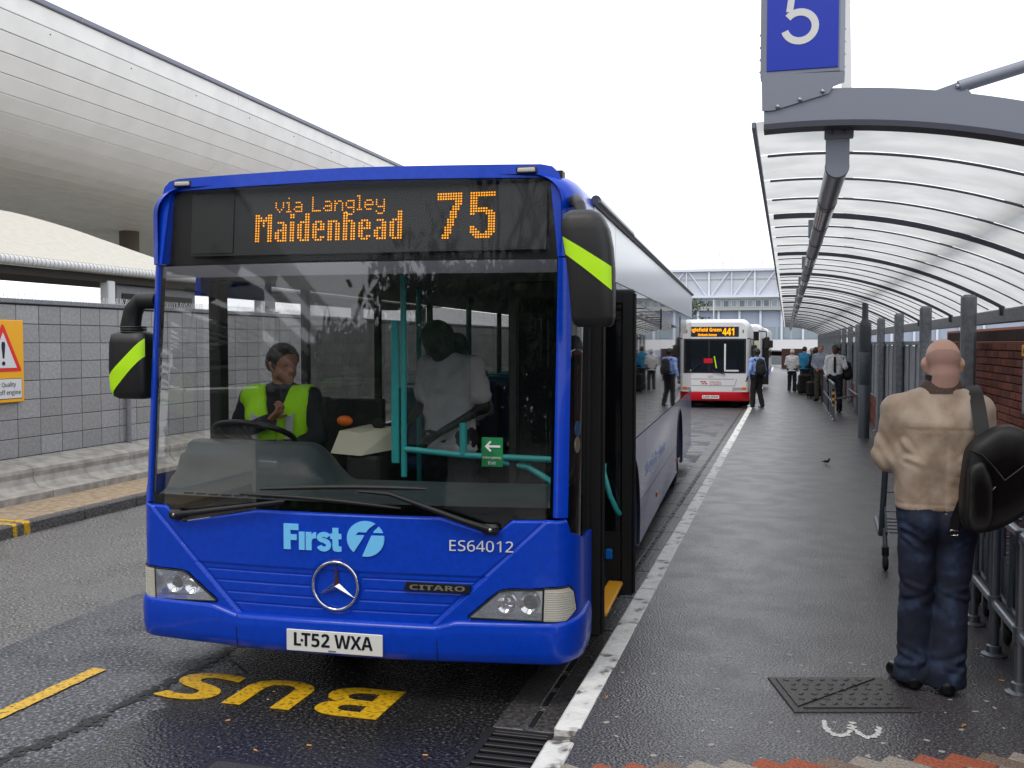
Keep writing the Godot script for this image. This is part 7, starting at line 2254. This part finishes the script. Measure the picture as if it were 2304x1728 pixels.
	var fj := func(p: Vector3, n: Vector3) -> float:
		var d := 0.0
		d += 0.004 * sin(p.y * 52.0 + p.x * 30.0 + 5.0 * jf.get_noise_3dv(p * 0.6)) * (exp(-pow((p.y - 0.52) / 0.09, 2.0)) + exp(-pow((p.y - 0.8) / 0.05, 2.0)) * 0.9 + exp(-pow((p.y - 0.14) / 0.07, 2.0)) * 1.3)
		if n.z < 0 and absf(p.y - 0.945) < 0.004: d -= 0.004
		for cr in [[-0.17, 0.86, 0.1, -0.05], [-0.16, 0.82, 0.1, -0.07], [0.16, 0.86, -0.1, -0.05], [0.15, 0.81, -0.09, -0.07], [-0.15, 0.56, 0.1, -0.03], [-0.16, 0.5, 0.1, 0.03], [0.14, 0.57, -0.09, -0.03], [0.14, 0.5, -0.1, 0.03], [-0.14, 0.2, 0.12, -0.04], [-0.13, 0.14, 0.1, 0.02], [0.16, 0.2, -0.12, -0.04], [0.16, 0.13, -0.1, 0.02]]:
			var a := Vector2(cr[0], cr[1]); var b := Vector2(cr[2], cr[3])
			var t2 := clampf((Vector2(p.x, p.y) - a).dot(b) / b.length_squared(), 0.0, 1.0)
			var dist := (Vector2(p.x, p.y) - a - b * t2).length()
			d += (0.007 * exp(-pow(dist / 0.011, 2.0)) - 0.005 * exp(-pow((dist - 0.024) / 0.013, 2.0))) * (1.0 - t2 * 0.7)
		return d
	g = G.new()
	nets(g, bo, 0.011, 0.02, [Plane(Vector3.UP, 1.08), Plane(Vector3.DOWN, -0.035)], jf, 0.006, Vector3(1, 0.8, 1), fj)
	obj("jeans", g, jm, t)
	for px in [0.09]:
		obj("pocket_tab", G.new().box(Vector3(-0.035, 0.925, -0.118), Vector3(0.012, 0.045, 0.006), 0.002), M.badge_text, t)
	g = G.new()
	for s in 2:
		nets(g, [[J.an[s] + Vector3(0, -0.035, -0.045), J.to[s] + Vector3(0, 0, 0.03), 0.046, 0.04], [J.an[s] + Vector3(0, -0.06, -0.05), J.to[s] + Vector3(0, -0.014, 0.04), 0.03, 0.031], [J.an[s] + Vector3(0, -0.04, -0.06), J.an[s] + Vector3(0, 0.0, -0.04), 0.042, 0.045]], 0.009, 0.015, [Plane(Vector3.DOWN, 0.0)])
	obj("shoes", g, M.shoe_black, t)
	# big black shoulder bag on his right
	var b := thing("shoulder_bag", "bulky black nylon shoulder bag slung on the tan jacket", "bag", Vector3.ZERO)
	grain("nylon", Color(0.016, 0.016, 0.02), Color(0.03, 0.03, 0.036), 0.55, 0.06, 0.1, 341, 2.0, 3, 512, false)
	# soft case: outline in the plane of his back, rounded through its depth
	var shape := [[0.845, 1.45], [0.93, 1.515], [1.0, 1.565], [1.09, 1.55], [1.16, 1.46], [1.205, 1.33], [1.18, 1.2], [1.06, 1.1], [0.94, 1.035], [0.85, 1.03], [0.82, 1.08], [0.825, 1.26]]
	g = G.new()
	pillow(g, shape, Vector3(1.0, 1.29, -5.26), 0.1, 0.012)
	var pk := G.new()
	pillow(pk, [[0.84, 1.36], [0.9, 1.4], [0.945, 1.3], [0.95, 1.12], [0.93, 1.055], [0.86, 1.05], [0.838, 1.1]], Vector3(0.895, 1.22, -5.16), 0.045, 0.006)
	obj("pocket", pk, M.nylon, b)
	var fl := G.new()
	var fpts := []
	for p in [[0.845, 1.44], [0.9, 1.42], [0.955, 1.36], [1.0, 1.3], [1.07, 1.36], [1.15, 1.44]]: fpts.push_back(Vector3(p[0], p[1], -5.155))
	fl.tube(fpts, 0.006, 6)
	obj("seam", fl, M.nylon, b)
	obj("pack", g, M.nylon, b)
	var strap := func(pts: Array, w: Vector3) -> G:
		var sg := G.new()
		var ra := []; var rb := []; var rc := []; var rd := []
		for p in pts:
			ra.push_back(p - w); rb.push_back(p + w); rc.push_back(p - w + Vector3(0, -0.002, -0.006)); rd.push_back(p + w + Vector3(0, -0.002, -0.006))
		sg.sheet([ra, rb], true); sg.sheet([rc, rd], false)
		return sg
	obj("strap", strap.call([Vector3(0.9, 1.6, -5.66), Vector3(0.905, 1.7, -5.6), Vector3(0.91, 1.735, -5.53), Vector3(0.915, 1.7, -5.44), Vector3(0.92, 1.62, -5.37), Vector3(0.93, 1.52, -5.335), Vector3(0.95, 1.42, -5.3)], Vector3(0.033, 0.004, 0)), M.nylon, b)
	obj("lower_strap", strap.call([Vector3(0.85, 1.2, -5.3), Vector3(0.815, 1.08, -5.335), Vector3(0.81, 1.02, -5.35), Vector3(0.812, 0.975, -5.36)], Vector3(0.022, 0, 0)), M.nylon, b)
	var bk := G.new()
	bk.tube([Vector3(0.795, 0.995, -5.345), Vector3(0.83, 0.995, -5.345), Vector3(0.83, 1.02, -5.345), Vector3(0.795, 1.02, -5.345)], 0.003, 6, false, true)
	obj("buckle", bk, M.chrome, b)
	for z in [[0.87, 1.26, 0.9, 1.24], [0.885, 1.2, 0.888, 1.16], [0.94, 1.255, 0.955, 1.275]]:
		var zg := G.new()
		zg.tube([Vector3(z[0], z[1], -5.125), Vector3(z[2], z[3], -5.12)], 0.0035, 6)
		obj("zip_pull", zg, M.chrome, b)

# ---------------------------------------------------------------- what the bus glass mirrors
func behind_camera() -> void:
	tree("pine_tree", "dark spreading tree across the road behind the bus stop", Vector3(-3.0, 0, 14.5), 6.9, 4.6, 12000, 0.3, 21)
	tree("pine_tree", "second dark tree beside the spreading one behind the bus stop", Vector3(2.0, 0, 16.0), 7.6, 4.2, 11000, 0.3, 22)
	tree("pine_tree", "low dark tree at the end of the row behind the bus stop", Vector3(-7.0, 0, 13.5), 5.6, 3.4, 8000, 0.28, 24)
	tree("bare_tree", "leafless tree with fine upright twigs behind the dark trees", Vector3(-1.6, 0, 15.5), 10.5, 3.6, 0, 0.2, 23, true)
	var lp := thing("street_lamp", "tall street lamp with curved arm by the forecourt", "street lamp", Vector3(-26.2, 0, 20))
	tube_thing("column", M.dark_post, lp, [Vector3(0, 0, 0), Vector3(0.1, 5.5, 0), Vector3(0.6, 7.4, 0), Vector3(2.0, 8.0, 0), Vector3(4.4, 8.3, 0)], [0.14, 0.1, 0.08, 0.06, 0.05])
	box_thing("lantern", M.dark_post, lp, Vector3(5.4, 8.35, 0), Vector3(2.0, 0.2, 0.4), 0.08)
	# curved deck building
	var b := thing("curved_building", "dark curved building with railed roof deck across the forecourt", "building", Vector3(-30, 0, 48))
	b.scale = Vector3(1, 0.84, 1)
	mat("deck_dark", Color(0.16, 0.16, 0.165), 0.6); mat("deck_pale", Color(0.5, 0.5, 0.5), 0.6)
	for f in 4:
		var g := G.new()
		var p := PackedVector2Array()
		var low := 0.0 if f == 0 else 2.0 + f * 2.6
		for i in 25: p.push_back(Vector2(cos(PI * i / 24.0) * (26.0 - f * 1.2), -sin(PI * i / 24.0) * 9.0))
		g.xf = Transform3D(Basis(Vector3.RIGHT, PI / 2), Vector3.ZERO)
		g.prism(p, -(2.0 + f * 2.6 + 1.6), -low)
		obj("storey", g, M.deck_dark, b)
		g = G.new()
		var q := PackedVector2Array()
		for i in 25: q.push_back(Vector2(cos(PI * i / 24.0) * (26.4 - f * 1.2), -sin(PI * i / 24.0) * 9.4))
		g.xf = Transform3D(Basis(Vector3.RIGHT, PI / 2), Vector3.ZERO)
		g.prism(q, -(2.0 + f * 2.6 + 2.0), -(2.0 + f * 2.6 + 1.6))
		obj("parapet", g, M.deck_pale, b)
	var g := G.new()
	for i in 60:
		var a := PI * i / 59.0
		var c := Vector3(cos(a) * 22.6, 11.8, -sin(a) * 9.2)
		g.tube([c, c + Vector3(0, 1.1, 0)], 0.05, 4)
	g.tube(arc(Vector3(0, 12.9, 0), Vector3(22.6, 0, 0), Vector3(0, 0, -9.2), 0, PI, 40), 0.06, 5)
	obj("railing", g, M.deck_pale, b)

	# unseen foliage screen added to darken the low windscreen reflection
	var hd := thing("added_hedge", "tall dark hedge closing the forecourt behind the trees, added to darken the windscreen reflection", "added_hedge", Vector3(-2.0, 0, 19.5))
	var r := RandomNumberGenerator.new(); r.seed = 77
	g = G.new()
	for i in 14000:
		var p := Vector3(r.randf_range(-14, 14), r.randf_range(0.1, 4.6) + 0.25 * sin(i * 0.37), r.randfn(0, 0.35))
		var u := Vector3(r.randfn(), r.randfn(), r.randfn()).normalized()
		var w := u.cross(Vector3(r.randfn(), r.randfn(), r.randfn())).normalized()
		g.quad(p - u * 0.3, p + w * 0.14, p + u * 0.3, p - w * 0.14)
	obj("foliage", g, M.leaf, hd)
	g = G.new()
	for i in 40: g.tube([Vector3(-13.5 + i * 0.7, 0, 0), Vector3(-13.5 + i * 0.7 + r.randfn(0, 0.1), 3.9, r.randfn(0, 0.1))], [0.05, 0.015], 6)
	obj("stems", g, M.bark, hd)
